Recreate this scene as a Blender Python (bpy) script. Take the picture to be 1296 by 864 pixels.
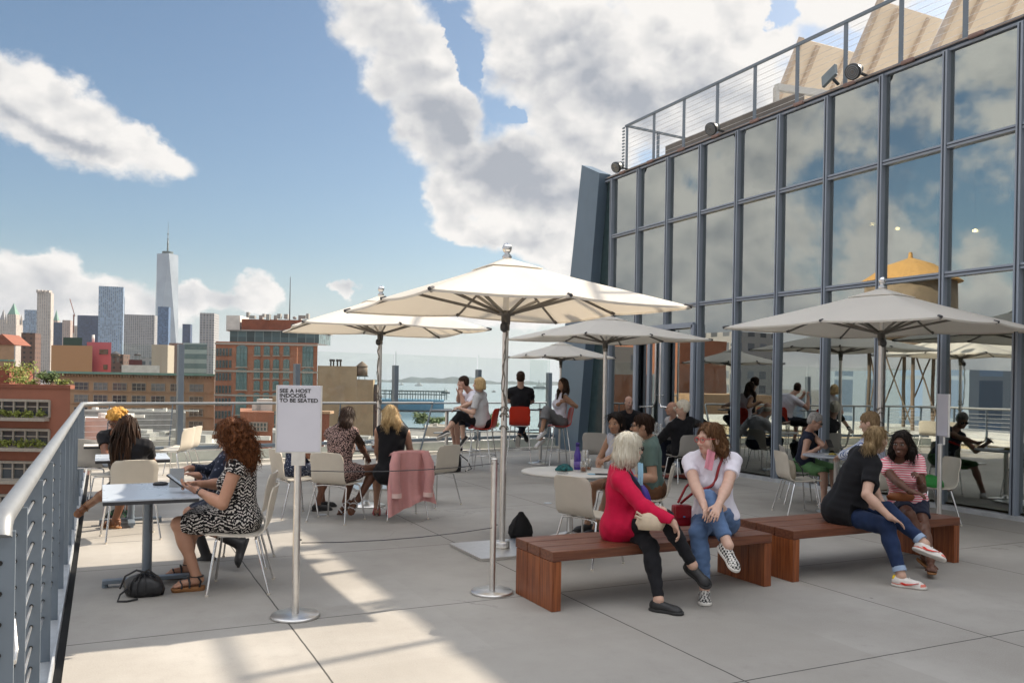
import bpy, bmesh, math, random
import numpy as np
from mathutils import Vector, Matrix

for o in list(bpy.data.objects): bpy.data.objects.remove(o)
SC = bpy.context.scene
COL = SC.collection
R = math.radians
# ------------------------------------------------------------------ camera
# World axes: X runs across the terrace towards the glass facade, Y along it, Z up; terrace floor is z = 0.
FPX, PX0, PY0 = 1060.0, 648.0, 483.0
ROLL, YAW, CH = R(1.0), R(26.04), 1.62
cam = bpy.data.cameras.new('camera'); camo = bpy.data.objects.new('camera', cam); COL.objects.link(camo)
cam.sensor_width = 36; cam.lens = 36 * FPX / 1296
cam.shift_y = (PY0 - 432) / 1296
cam.clip_start = 0.05; cam.clip_end = 60000
camo.matrix_world = Matrix.Translation((0, 0, CH)) @ Matrix.Rotation(-YAW, 4, 'Z') @ Matrix.Rotation(R(90), 4, 'X') @ Matrix.Rotation(ROLL, 4, 'Z')
SC.camera = camo

# ------------------------------------------------------------------ sun, sky
SUNV = Vector((1.32, 0.25, 1.0)).normalized()
sun = bpy.data.lights.new('sun', 'SUN'); suno = bpy.data.objects.new('sun', sun); COL.objects.link(suno)
sun.energy = 4.5; sun.angle = R(0.55); sun.color = (1.0, 0.88, 0.72)
suno.rotation_euler = SUNV.to_track_quat('Z', 'Y').to_euler()
SUN_EL = math.asin(SUNV.z); SUN_AZ = math.atan2(SUNV.x, SUNV.y)
SC.view_settings.view_transform = 'Standard'; SC.view_settings.look = 'None'
SC.view_settings.exposure = 1.0; SC.view_settings.gamma = 1.0
SC.view_settings.use_curve_mapping = False
SC.render.engine = 'CYCLES'
SC.cycles.use_denoising = True
SC.cycles.max_bounces = 10; SC.cycles.transparent_max_bounces = 24
SC.cycles.diffuse_bounces = 3; SC.cycles.glossy_bounces = 4; SC.cycles.transmission_bounces = 6
SC.cycles.caustics_reflective = False; SC.cycles.caustics_refractive = False
SC.cycles.sample_clamp_indirect = 8

W = bpy.data.worlds.new('World'); SC.world = W; W.use_nodes = True
NT = W.node_tree; NT.nodes.clear()

class G:
    """tiny node-graph helper"""
    def __init__(s, nt): s.nt = nt
    def n(s, t, **kw):
        x = s.nt.nodes.new(t)
        for k, v in kw.items(): setattr(x, k, v)
        return x
    def put(s, sock, v):
        if isinstance(v, bpy.types.NodeSocket): s.nt.links.new(v, sock)
        else: sock.default_value = v
    def m(s, op, a, b=0.0, c=0.0, clamp=False):
        x = s.n('ShaderNodeMath', operation=op); x.use_clamp = clamp
        s.put(x.inputs[0], a); s.put(x.inputs[1], b)
        if op in ('MULTIPLY_ADD', 'SMOOTH_MIN', 'SMOOTH_MAX', 'WRAP', 'COMPARE'): s.put(x.inputs[2], c)
        return x.outputs[0]
    def v(s, op, a, b=None, out=0):
        x = s.n('ShaderNodeVectorMath', operation=op); s.put(x.inputs[0], a)
        if b is not None:
            if op == 'SCALE': s.put(x.inputs['Scale'], b)
            else: s.put(x.inputs[1], b)
        return x.outputs[out]
    def sep(s, a):
        x = s.n('ShaderNodeSeparateXYZ'); s.put(x.inputs[0], a); return x.outputs
    def comb(s, a, b, c):
        x = s.n('ShaderNodeCombineXYZ')
        for i, q in enumerate((a, b, c)): s.put(x.inputs[i], q)
        return x.outputs[0]
    def noise(s, vec, scale, detail=4, rough=0.55, dist=0.0):
        x = s.n('ShaderNodeTexNoise'); s.put(x.inputs['Vector'], vec)
        x.inputs['Scale'].default_value = scale; x.inputs['Detail'].default_value = detail
        x.inputs['Roughness'].default_value = rough; x.inputs['Distortion'].default_value = dist
        return x.outputs
    def ramp(s, f, lo, hi, a=0.0, b=1.0, smooth=True):
        x = s.n('ShaderNodeMapRange'); x.interpolation_type = 'SMOOTHSTEP' if smooth else 'LINEAR'
        s.put(x.inputs['Value'], f); s.put(x.inputs['From Min'], lo); s.put(x.inputs['From Max'], hi)
        s.put(x.inputs['To Min'], a); s.put(x.inputs['To Max'], b)
        return x.outputs[0]
    def mix(s, f, a, b, blend='MIX'):
        x = s.n('ShaderNodeMix', data_type='RGBA', blend_type=blend)
        s.put(x.inputs['Factor'], f)
        for q, k in ((a, 6), (b, 7)):
            s.put(x.inputs[k], q if isinstance(q, bpy.types.NodeSocket) else (q[0], q[1], q[2], 1))
        return x.outputs[2]

g = G(NT)
tc = g.n('ShaderNodeTexCoord').outputs['Generated']
dx, dy, dz = g.sep(tc)
az = g.m('ARCTAN2', dx, dy)                      # 0 along +Y, positive towards +X (radians)
el = g.m('ARCSINE', dz)
skyn = g.n('ShaderNodeTexSky', sky_type='NISHITA'); skyn.sun_disc = False
skyn.sun_elevation = SUN_EL; skyn.sun_rotation = SUN_AZ
skyn.altitude = 30; skyn.air_density = 1.0; skyn.dust_density = 1.6; skyn.ozone_density = 2.2
def azel(px, py):
    a = (px - 648) / FPX; h = math.hypot(1, a)
    yh = PY0 + (px - 648) * math.tan(ROLL)
    return YAW + math.atan(a), math.atan((yh - py) / FPX / h)
# cloud banks: (px, py, half width, half height, turn in degrees) as they hang over the city, converted to azimuth / elevation
BANKS = [(75, 147, 104, 46, 20), (165, 182, 62, 25, 16), (20, 126, 50, 36, 15),
         (470, 10, 64, 60, 0), (515, 80, 55, 60, 50), (556, 168, 62, 58, 40), (600, 228, 75, 48, 30), (575, 250, 45, 34, 30),
         (650, 235, 95, 70, 20), (680, 305, 85, 34, 18), (585, 290, 44, 20, 15), (720, 330, 60, 30, 12),
         (690, 55, 100, 75, 0), (640, 20, 60, 50, 0), (760, 120, 120, 100, 0), (880, 50, 120, 70, 0), (740, 220, 80, 90, 0), (960, 40, 55, 36, 0),
         (860, 140, 150, 60, 0), (1060, -20, 110, 50, 0), (560, -60, 160, 40, 0),
         (20, 360, 95, 42, 8), (110, 372, 80, 34, 14), (170, 392, 60, 22, 10), (236, 385, 26, 20, 0), (318, 378, 30, 26, 0), (290, 388, 50, 14, 0),
         (425, 368, 12, 15, 0), (640, 400, 140, 14, 0), (30, 330, 40, 14, 0)]
GAPS = [(572, 60, 20, 62, -18), (632, 136, 24, 13, 30), (990, 15, 22, 26, -20)]
def bank_field(az_, el_, lst):
    tot = None
    for (px, py, w, h, t) in lst:
        a0, e0 = azel(px, py); k = 1 / FPX
        x = g.m('SUBTRACT', az_, a0); y = g.m('SUBTRACT', el_, e0)
        c, s_ = math.cos(R(-t)), math.sin(R(-t))
        u = g.m('MULTIPLY_ADD', x, c / (w * k), g.m('MULTIPLY', y, s_ / (w * k)))
        v = g.m('MULTIPLY_ADD', x, -s_ / (h * k), g.m('MULTIPLY', y, c / (h * k)))
        d = g.m('SQRT', g.m('ADD', g.m('MULTIPLY', u, u), g.m('MULTIPLY', v, v)))
        f = g.m('SUBTRACT', 1.0, d)
        tot = f if tot is None else g.m('SMOOTH_MAX', tot, f, 0.25)
    return tot
dirv = g.v('MULTIPLY', tc, (1.0, 1.0, 1.25))
# warp so that the banks get cauliflower outlines
w1 = g.noise(dirv, 6.0, 9, 0.66)[1]
warp = g.v('SUBTRACT', w1, (0.5, 0.5, 0.5))
wx, wy, _ = g.sep(warp)
az2 = g.m('MULTIPLY_ADD', wx, 0.13, az); el2 = g.m('MULTIPLY_ADD', wy, 0.10, el)
field = bank_field(az2, el2, BANKS)
gap = bank_field(az2, el2, GAPS)
gap = g.m('MULTIPLY', g.m('MAXIMUM', gap, 0.0), 1.7)
field = g.m('SUBTRACT', field, gap)
# scattered cumulus everywhere outside the part of the sky described above (seen only in the glass)
big = g.noise(dirv, 2.6, 8, 0.58, 0.3)[0]
away = g.ramp(g.m('COSINE', g.m('SUBTRACT', az, YAW + 0.05)), 0.80, 0.62)
else_f = g.m('MULTIPLY_ADD', big, 5.2, -1.98)
inside = g.m('SUBTRACT', 1.0, away)
field = g.m('ADD', g.m('MULTIPLY', field, inside), g.m('MULTIPLY', else_f, away))
fine = g.noise(dirv, 13.0, 12, 0.66)[0]
def billow(vec, scale, detail=2.0, rough=0.55):
    x = g.n('ShaderNodeTexVoronoi', feature='F1'); g.put(x.inputs['Vector'], vec); x.normalize = True
    x.inputs['Scale'].default_value = scale; x.inputs['Detail'].default_value = detail; x.inputs['Roughness'].default_value = rough
    return g.m('SUBTRACT', 1.0, x.outputs['Distance'])
dw = g.v('ADD', dirv, g.v('SCALE', g.v('SUBTRACT', g.noise(dirv, 22.0, 6, 0.6)[1], (.5, .5, .5)), 0.030))
bil = billow(dw, 15.0)
dens = g.m('ADD', g.m('ADD', field, g.m('MULTIPLY_ADD', fine, 0.45, -0.225)), g.m('MULTIPLY_ADD', bil, 1.15, -0.80))
alpha = g.ramp(dens, -0.14, 0.26)
# body of the cloud: sunlit billows (noise difference towards the sun) and greyer thick middle
sunoff = (0.030, -0.012, 0.055)
m1 = g.noise(dirv, 11.0, 8, 0.60)[0]; m2 = g.noise(g.v('ADD', dirv, tuple(.5 * q for q in sunoff)), 11.0, 8, 0.60)[0]
b1 = g.noise(dirv, 3.6, 2, 0.5)[0]; b2 = g.noise(g.v('ADD', dirv, tuple(2.0 * q for q in sunoff)), 3.6, 2, 0.5)[0]
bil2 = billow(g.v('ADD', dw, (0.010, -0.004, 0.022)), 15.0)
lit = g.m('MULTIPLY_ADD', g.m('SUBTRACT', bil, bil2), 2.2, 0.80)
lit = g.m('MULTIPLY_ADD', g.m('SUBTRACT', m1, m2), 0.9, lit)
lit = g.m('MULTIPLY_ADD', g.m('SUBTRACT', b1, b2), 1.5, lit)
GREY = [(640, 222, 100, 48, 22), (705, 255, 70, 60, 0), (725, 85, 80, 60, 10), (590, 190, 50, 26, 40), (840, 120, 90, 40, -10), (660, 305, 60, 18, 15), (100, 182, 90, 9, 20), (60, 392, 90, 14, 6)]
grey = g.m('MULTIPLY_ADD', g.m('SUBTRACT', bil, 0.62), -0.8, bank_field(az2, el2, GREY))
thick_in = g.m('MULTIPLY', g.ramp(grey, -0.9, 0.9), g.ramp(dens, 0.0, 0.7))
thick = g.m('ADD', g.m('MULTIPLY', thick_in, inside), g.m('MULTIPLY', g.ramp(dens, 0.05, 1.1), away))
body = g.ramp(el, 0.06, 0.26, 0.35, 0.72)
lit = g.m('SUBTRACT', lit, g.m('MULTIPLY', thick, body))
lit = g.m('ADD', lit, g.ramp(dens, 0.0, 0.5, 0.22, 0.0))
lit = g.m('MAXIMUM', lit, 0.0, clamp=True)
ccol = g.mix(g.ramp(lit, 0.0, 1.0, 0, 1, False), (0.46, 0.49, 0.545), (1.03, 1.00, 0.965))
skycol = g.n('ShaderNodeHueSaturation'); g.put(skycol.inputs['Color'], skyn.outputs[0]); skycol.inputs['Saturation'].default_value = 1.04
pale = g.ramp(el, -0.02, 0.16, 0.80, 0.0)
skyt = g.mix(1.0, skycol.outputs[0], (1.0, 1.01, 0.96), 'MULTIPLY')
skyp = g.mix(pale, skyt, (5.4, 5.9, 6.4))
bg_sky = g.n('ShaderNodeBackground'); g.put(bg_sky.inputs[0], skyp); bg_sky.inputs[1].default_value = 0.066
bg_cl = g.n('ShaderNodeBackground'); g.put(bg_cl.inputs[0], ccol); g.put(bg_cl.inputs[1], g.m('MULTIPLY_ADD', g.m('MULTIPLY', away, g.ramp(el, .62, .95, -.02, .95)), 1.0, .46))  # unseen overhead clouds are boosted to add fill light in the shade
mxs = g.n('ShaderNodeMixShader'); g.put(mxs.inputs[0], alpha)
NT.links.new(bg_sky.outputs[0], mxs.inputs[1]); NT.links.new(bg_cl.outputs[0], mxs.inputs[2])
wo = g.n('ShaderNodeOutputWorld'); NT.links.new(mxs.outputs[0], wo.inputs[0])
W.cycles.sampling_method = 'MANUAL'; W.cycles.sample_map_resolution = 512

# ------------------------------------------------------------------ helpers
cy, sy_ = math.cos(YAW), math.sin(YAW)
def c2w(a, d, z=0.0): return Vector((a * cy + d * sy_, -a * sy_ + d * cy, z))
def at(px, py, d):
    """a point d metres in front of the lens, measured off the photograph"""
    x, y = px - PX0, py - PY0
    c, s = math.cos(-ROLL), math.sin(-ROLL)
    x, y = c * x - s * y, s * x + c * y
    return c2w(x / FPX * d, d, CH - y / FPX * d)
def yawv(deg):   # direction in the horizontal plane: 0 away from the lens, 90 to the right
    a = R(deg); return c2w(math.sin(a), math.cos(a))

MATS = {}
def mat(name, col, rough=0.6, metal=0.0, var=0.12, scale=6.0, bump=0.0, bscale=60.0, spec=0.5, sheen=0.0, coat=0.0, fn=None):
    if name in MATS: return MATS[name]
    m = bpy.data.materials.new(name); m.use_nodes = True; nt = m.node_tree; h = G(nt)
    b = nt.nodes['Principled BSDF']
    co = h.n('ShaderNodeTexCoord').outputs['Object']
    n = h.noise(co, scale, 5, 0.6)[0]
    f = h.ramp(n, 0.3, 0.7)
    lo = tuple(max(0, c * (1 - var)) for c in col); hi = tuple(min(1, c * (1 + var)) for c in col)
    c = h.mix(f, lo, hi)
    if fn: c = fn(h, co, c)
    h.put(b.inputs['Base Color'], c)
    n2 = h.noise(co, min(scale, 3.0), 4, 0.6)[0]; rv = 0.02 if (metal > .2 or rough < .4) else 0.07
    h.put(b.inputs['Roughness'], h.ramp(n2, 0.2, 0.8, max(0.02, rough - rv), min(1, rough + rv)))
    b.inputs['Metallic'].default_value = metal; b.inputs['Specular IOR Level'].default_value = spec
    if sheen: b.inputs['Sheen Weight'].default_value = sheen
    if coat: b.inputs['Coat Weight'].default_value = coat
    if bump:
        bn = h.n('ShaderNodeBump'); bn.inputs['Strength'].default_value = bump; bn.inputs['Distance'].default_value = 0.01
        h.put(bn.inputs['Height'], h.noise(co, bscale, 5, 0.65)[0]); nt.links.new(bn.outputs[0], b.inputs['Normal'])
    MATS[name] = m; return m
def bcol(r, g_, b, k=0.80, d=0.18):
    c = srgb(r, g_, b); m = sum(c) / 3; return tuple(k * (x * (1 - d) + m * d) for x in c)
def srgb(r, g_, b): return tuple(((c / 255) / 12.92 if c / 255 <= 0.04045 else ((c / 255 + 0.055) / 1.055) ** 2.4) for c in (r, g_, b))

class MB:
    """collects solids and links them as ONE mesh object"""
    def __init__(s): s.v = []; s.f = []; s.sm = []
    def add(s, vs, fs, smooth=False):
        k = len(s.v); s.v += [tuple(p) for p in vs]; s.f += [tuple(i + k for i in f) for f in fs]; s.sm += [smooth] * len(fs); return s
    def box(s, c, d, rz=0.0, bev=0.0, M=None):
        hx, hy, hz = d[0] / 2, d[1] / 2, d[2] / 2
        if bev > 0:
            bm = bmesh.new(); bmesh.ops.create_cube(bm, size=1.0)
            bmesh.ops.scale(bm, vec=d, verts=bm.verts)
            bmesh.ops.bevel(bm, geom=list(bm.edges), offset=bev, segments=2, affect='EDGES', profile=0.6)
            bm.verts.index_update()
            vs = [v.co.copy() for v in bm.verts]; fs = [[v.index for v in f.verts] for f in bm.faces]; bm.free()
        else:
            vs = [Vector((x, y, z)) for z in (-hz, hz) for (x, y) in ((-hx, -hy), (hx, -hy), (hx, hy), (-hx, hy))]
            fs = [(3, 2, 1, 0), (4, 5, 6, 7), (0, 1, 5, 4), (1, 2, 6, 5), (2, 3, 7, 6), (3, 0, 4, 7)]
        if M is None: M = Matrix.Rotation(rz, 4, 'Z')
        T = Matrix.Translation(c) @ M
        return s.add([T @ v for v in vs], fs)
    def tube(s, pts, r, n=10, cap=True, smooth=True, closed=False):
        pts = [Vector(p) for p in pts]; m = len(pts); rs = r if isinstance(r, (list, tuple)) else [r] * m
        vs, fs = [], []; up = None
        for i, p in enumerate(pts):
            if closed: t = (pts[(i + 1) % m] - pts[i - 1])
            else: t = (pts[min(i + 1, m - 1)] - pts[max(i - 1, 0)])
            t.normalize()
            if up is None: up = t.orthogonal().normalized()
            else:
                up = up - t * up.dot(t)
                up = up.normalized() if up.length > 1e-6 else t.orthogonal().normalized()
            w = t.cross(up)
            vs += [p + (up * math.cos(2 * math.pi * k / n) + w * math.sin(2 * math.pi * k / n)) * rs[i] for k in range(n)]
        for i in range(m if closed else m - 1):
            j = (i + 1) % m
            fs += [(i * n + k, i * n + (k + 1) % n, j * n + (k + 1) % n, j * n + k) for k in range(n)]
        s.add(vs, fs, smooth)
        if cap and not closed:
            s.add(vs[:n], [tuple(range(n))[::-1]]); s.add(vs[-n:], [tuple(range(n))])
        return s
    def bar(s, a, b, w, h, up=(0, 0, 1)):
        a, b = Vector(a), Vector(b); t = b - a; L = t.length; t.normalize(); u = Vector(up)
        if abs(t.dot(u)) > 0.99: u = Vector((1, 0, 0))
        x = t.cross(u).normalized(); z = x.cross(t)
        M = Matrix((x, t, z)).transposed().to_4x4()
        return s.box((a + b) / 2, (w, L, h), M=M)
    def lathe(s, prof, c=(0, 0, 0), n=32, smooth=True, M=None):
        vs = []; m = len(prof)
        for (r, z) in prof: vs += [Vector((r * math.cos(2 * math.pi * k / n), r * math.sin(2 * math.pi * k / n), z)) for k in range(n)]
        T = Matrix.Translation(c) @ (M if M else Matrix())
        fs = [(i * n + k, i * n + (k + 1) % n, (i + 1) * n + (k + 1) % n, (i + 1) * n + k) for i in range(m - 1) for k in range(n)]
        fs += [tuple(range(n))[::-1], tuple(range((m - 1) * n, m * n))]
        return s.add([T @ v for v in vs], fs, smooth)
    def prism(s, poly, axis, lo, hi):
        """extrude a polygon given in the two other axes along axis"""
        n = len(poly)
        def mk(p, t): return {'x': (t, p[0], p[1]), 'y': (p[0], t, p[1]), 'z': (p[0], p[1], t)}[axis]
        vs = [mk(p, lo) for p in poly] + [mk(p, hi) for p in poly]
        fs = [tuple(range(n))[::-1], tuple(range(n, 2 * n))] + [(i, (i + 1) % n, n + (i + 1) % n, n + i) for i in range(n)]
        return s.add(vs, fs)
    def grid(s, P, smooth=True, flip=False):
        """P[i][j] points"""
        ni, nj = len(P), len(P[0]); vs = [p for row in P for p in row]
        fs = [(i * nj + j, i * nj + j + 1, (i + 1) * nj + j + 1, (i + 1) * nj + j) for i in range(ni - 1) for j in range(nj - 1)]
        if flip: fs = [f[::-1] for f in fs]
        return s.add(vs, fs, smooth)
    def slab(s, P, N, t):
        """a sheet of thickness t from a grid of points and their normals"""
        ni, nj = len(P), len(P[0])
        Q = [[P[i][j] - N[i][j] * t for j in range(nj)] for i in range(ni)]
        s.grid(P); s.grid(Q, flip=True)
        ring = [(0, j) for j in range(nj)] + [(i, nj - 1) for i in range(1, ni)] + [(ni - 1, j) for j in range(nj - 2, -1, -1)] + [(i, 0) for i in range(ni - 2, 0, -1)]
        vs = [P[i][j] for i, j in ring] + [Q[i][j] for i, j in ring]; n = len(ring)
        s.add(vs, [(k, n + k, n + (k + 1) % n, (k + 1) % n) for k in range(n)], True)
        return s
    def build(s, name, m, parent=None, loc=None):
        me = bpy.data.meshes.new(name); me.from_pydata(s.v, [], s.f); me.update()
        me.polygons.foreach_set('use_smooth', s.sm)
        bm = bmesh.new(); bm.from_mesh(me); bmesh.ops.recalc_face_normals(bm, faces=bm.faces); bm.to_mesh(me); bm.free()
        o = bpy.data.objects.new(name, me); COL.objects.link(o); o.data.materials.append(m)
        if parent: o.parent = parent
        if loc is not None: o.location = loc
        return o
def tag(o, label=None, cat=None, group=None, kind=None):
    if label: o['label'] = label
    if cat: o['category'] = cat
    if group: o['group'] = group
    if kind: o['kind'] = kind
    return o
def thing(name, label, cat, loc=(0, 0, 0), rz=0.0, group=None):
    o = bpy.data.objects.new(name, None); COL.objects.link(o); o.location = loc; o.rotation_euler = (0, 0, rz)
    o.empty_display_size = 0.2
    return tag(o, label, cat, group)
def copy_tree(o, parent=None):
    c = o.copy(); COL.objects.link(c)
    if parent: c.parent = parent
    for ch in list(o.children): copy_tree(ch, c)
    return c
def dup(o, loc, rz, label, group=None):
    c = copy_tree(o); c.location = loc; c.rotation_euler = (0, 0, rz); c['label'] = label
    if group: c['group'] = group
    return c
# ================================================================== setting: ground, water, hills
def planar(name, m, poly, z, kind='structure'):
    b = MB(); b.add([(p[0], p[1], z) for p in poly], [tuple(range(len(poly)))]); o = b.build(name, m); return tag(o, kind=kind)
M_city = mat('city_ground', (0.16, 0.155, 0.15), 0.9, var=0.35, scale=0.03)
GZ = -27.0
planar('ground', M_city, [c2w(-9000, -3000), c2w(9000, -3000), c2w(9000, 13000), c2w(-9000, 13000)], GZ - 0.6)
def water_fn(h, co, c): return c
M_water = mat('water', (0.17, 0.24, 0.28), 0.16, var=0.25, scale=0.006, bump=0.25, bscale=0.12)
planar('water', M_water, [c2w(-62, 505), c2w(40, 470), c2w(260, 470), c2w(3000, 900), c2w(9000, 9000), c2w(9000, 12500), c2w(-5200, 12500), c2w(-3500, 7200), c2w(-640, 3600), c2w(-130, 900)], GZ)
M_hill = mat('hill', (0.045, 0.068, 0.075), 0.95, var=0.35, scale=0.004)  # base colour has blue distance haze mixed into it
b = MB(); random.seed(3)
P = []
for i in range(81):
    a = -2600 + i * 62
    hgt = 46 + 22 * math.sin(i * 0.23 + 1.0) + 12 * math.sin(i * 0.61) + 7 * math.sin(i * 1.7) + random.uniform(0, 5)
    if i < 16: hgt *= i / 16 * 0.8
    row = [c2w(a, 9100, GZ - 1), c2w(a, 9300, GZ + hgt * .45), c2w(a, 9800, GZ + hgt), c2w(a, 10600, GZ + hgt * 0.8), c2w(a, 11500, GZ - 1)]
    P.append(row)
b.grid(P); tag(b.build('hills', M_hill), kind='structure')
# a low wooded point with sheds in front of the hills
b = MB(); P = []
for i in range(30):
    a = 230 + i * 17; hgt = 9 + 5 * math.sin(i * 0.7) + random.uniform(0, 4)
    P.append([c2w(a, 4000, GZ - .5), c2w(a, 4020, GZ + hgt), c2w(a, 4150, GZ + hgt), c2w(a, 4180, GZ - .5)])
b.grid(P); tag(b.build('land', M_hill), kind='structure')

# ------------------------------------------------------------------ city materials
def wingrid(pu, pz, fu, fz, wc, z0=0.0):
    def fn(h, co, c):
        x, y, z = h.sep(co)
        u = h.m('ADD', x, h.m('MULTIPLY', y, 1.0))
        a = h.m('LESS_THAN', h.m('ABSOLUTE', h.m('SUBTRACT', h.m('FRACT', h.m('DIVIDE', u, pu)), 0.5)), fu / 2)
        b_ = h.m('LESS_THAN', h.m('ABSOLUTE', h.m('SUBTRACT', h.m('FRACT', h.m('DIVIDE', h.m('ADD', z, z0), pz)), 0.5)), fz / 2)
        cell = h.n('ShaderNodeTexWhiteNoise', noise_dimensions='3D')
        h.put(cell.inputs['Vector'], h.comb(h.m('FLOOR', h.m('DIVIDE', u, pu)), 0.0, h.m('FLOOR', h.m('DIVIDE', z, pz))))
        wcol = h.mix(cell.outputs[0], tuple(q * 0.55 for q in wc), tuple(min(1, q * 1.5) for q in wc))
        return h.mix(h.m('MULTIPLY', a, b_), c, wcol)
    return fn
M_glassdark = mat('window_glass', (0.045, 0.06, 0.075), 0.08, var=0.4, scale=0.3, spec=0.8)
M_glassteal = mat('teal_window_glass', (0.10, 0.19, 0.20), 0.08, var=0.3, scale=0.3, spec=0.8)
M_paleframe = mat('pale_window_frame', (0.34, 0.31, 0.27), 0.6)
M_darkframe = mat('dark_window_frame', (0.10, 0.13, 0.13), 0.5)
def block(name, label, px0, px1, ytop, d, deep, m, rot=0.0, group=None, cat='building', parts=False, ybase=None):
    p0, p1 = at(px0, ytop, d), at(px1, ytop, d)
    W_ = (p1 - p0).length; top = (p0.z + p1.z) / 2
    zb = GZ if ybase is None else at((px0 + px1) / 2, ybase, d).z
    H_ = top - zb; W2 = W_
    if rot: W2 = (W_ - deep * abs(math.sin(rot))) / math.cos(rot)
    kx0, kx1 = (deep * (px0 - 648) / FPX, deep * (px1 - 648) / FPX - .02) if rot == 0 else (0, 0)
    b = MB(); b.add([(x, y, z) for z in (0, H_) for (x, y) in ((0, 0), (W2, 0), (W2 + kx1, deep), (kx0, deep))],
                    [(3, 2, 1, 0), (4, 5, 6, 7), (0, 1, 5, 4), (1, 2, 6, 5), (2, 3, 7, 6), (3, 0, 4, 7)])
    loc = Vector((p0.x, p0.y, zb)); rz = -YAW + rot
    if rot < 0:    # near corner moves right, left side shows
        q = c2w(deep * math.sin(-rot), 0); loc -= Vector((0, 0, 0)); loc = loc
    if parts:
        t = thing(name, label, cat, loc, rz, group); b.build('wall', m, t); return t, W2, H_
    o = b.build(name, m, loc=loc); o.rotation_euler = (0, 0, rz); tag(o, label, cat, group); return o, W2, H_

M_brick = mat('red_brick', bcol(150, 84, 58), 0.85, var=0.15, scale=0.6)
M_brick2 = mat('orange_brick', bcol(178, 112, 78), 0.85, var=0.12, scale=0.4)
M_tan = mat('tan_stone', bcol(190, 150, 112), 0.85, var=0.10, scale=0.3)
M_tanb = mat('tan_brick', bcol(176, 152, 118), 0.9, var=0.13, scale=0.35)
M_teal = mat('copper_cornice', bcol(120, 165, 150), 0.7)
M_white = mat('white_render', (0.62, 0.61, 0.58), 0.8, var=0.10, scale=0.5)
M_grey = mat('grey_concrete', (0.30, 0.30, 0.29), 0.85, var=0.18, scale=0.4)
M_dark = mat('dark_roofing', (0.06, 0.06, 0.065), 0.8)
M_wood = mat('tank_wood', (0.16, 0.12, 0.09), 0.85, var=0.25, scale=1.0)
M_steelp = mat('painted_steel', srgb(120, 131, 142), 0.42, var=0.06, scale=3, metal=0.25)
M_leafg = mat('leaves', (0.075, 0.12, 0.03), 0.7, var=0.6, scale=2.5)
M_leafy = mat('bright_leaves', (0.17, 0.20, 0.035), 0.7, var=0.5, scale=2.5)
M_bark = mat('bark', (0.09, 0.07, 0.05), 0.9)

def leaves(b, c, rad, n, size, seed):
    rr = random.Random(seed)
    clumps = [(rr.uniform(-1, 1), rr.uniform(-1, 1), rr.uniform(-1, 1)) for _ in range(9)]
    for _ in range(n):
        q = rr.choice(clumps)
        p = Vector((c[0] + rad[0] * (q[0] * .62 + rr.gauss(0, .22)), c[1] + rad[1] * (q[1] * .62 + rr.gauss(0, .22)), c[2] + rad[2] * (q[2] * .62 + rr.gauss(0, .22))))
        u = Vector((rr.gauss(0, 1), rr.gauss(0, 1), rr.gauss(0, 1))).normalized(); w = u.orthogonal().normalized()
        s = size * rr.uniform(.6, 1.4)
        b.add([p - u * s, p + w * s * .5, p + u * s, p - w * s * .5], [(0, 1, 2, 3)])
def tree(label, pos, h, rad, m, seed, group=None, n=900, leaf=0.35):
    t = thing('tree', label, 'tree', pos, 0, group)
    b = MB(); b.tube([(0, 0, 0), (0.1, 0, h * .3), (0, .1, h * .6), (0, 0, h * .85)], [h * .03, h * .025, h * .015, h * .006], 8)
    for k in range(5):
        a = k * 1.3; b.tube([(0, 0, h * .45), (math.cos(a) * rad * .6, math.sin(a) * rad * .6, h * .75)], [h * .012, h * .004], 6)
    b.build('trunk', M_bark, t)
    b = MB(); leaves(b, (0, 0, h * .68), (rad, rad, h * .36), n, leaf, seed); b.build('crown', m, t)
    return t

# ------------------------------------------------------------------ far skyline
SK = 'far downtown towers'
def tower_mat(name, col, wc, pu=5, pz=4, fu=.5, fz=.5): return mat(name, col, 0.55, var=0.06, scale=0.02, fn=wingrid(pu, pz, fu, fz, wc))
T_blue = tower_mat('blue_glass_tower', bcol(86, 118, 156), bcol(70, 104, 146), 4, 4, .8, .7)
T_navy = tower_mat('navy_glass_tower', bcol(62, 84, 120), bcol(48, 68, 104), 6, 4, .8, .7)
T_pale = tower_mat('pale_stone_tower', bcol(206, 194, 182), bcol(140, 140, 146), 7, 5, .45, .55)
T_grey = tower_mat('grey_stone_tower', bcol(172, 170, 170), bcol(110, 116, 128), 6, 5, .55, .55)
T_lblue = tower_mat('light_glass_tower', bcol(156, 176, 196), bcol(120, 150, 184), 6, 5, .6, .9)
T_brown = tower_mat('brown_brick_tower', bcol(116, 84, 70), bcol(66, 56, 54), 5, 4, .35, .45)
T_pink = tower_mat('pink_stone_tower', bcol(196, 172, 160), bcol(140, 130, 130), 7, 5, .4, .5)
T_sil = mat('silver_glass', bcol(182, 194, 206), 0.14, metal=0.35, var=0.08, scale=0.02, fn=wingrid(400, 9, 0, 0, (0.3, 0.36, 0.42)))
GRDBASE = 478
def sky(label, px0, px1, y, d, m, rot=0.25, deep=40, name='tower'):
    return block(name, label, px0, px1, y, d, deep, m, rot)[0]
sky('slim pale stone tower standing left of the glass tower pair', 47, 65, 370, 2900, T_pale, .2, 30)
b = MB(); o_ = at(56, 370, 2910)
for k in range(4): b.box((o_.x + (k - 1.5) * 11, o_.y, o_.z + 2), (7, 20, 10), -YAW)
b.build('crown', T_pale, None, None)
crown = bpy.data.objects['crown']; stone = [o for o in COL.objects if o.get('label') == 'slim pale stone tower standing left of the glass tower pair'][0]
crown.parent = stone; crown.matrix_parent_inverse = Matrix.LocRotScale(stone.location, stone.rotation_euler, None).inverted()
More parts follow.
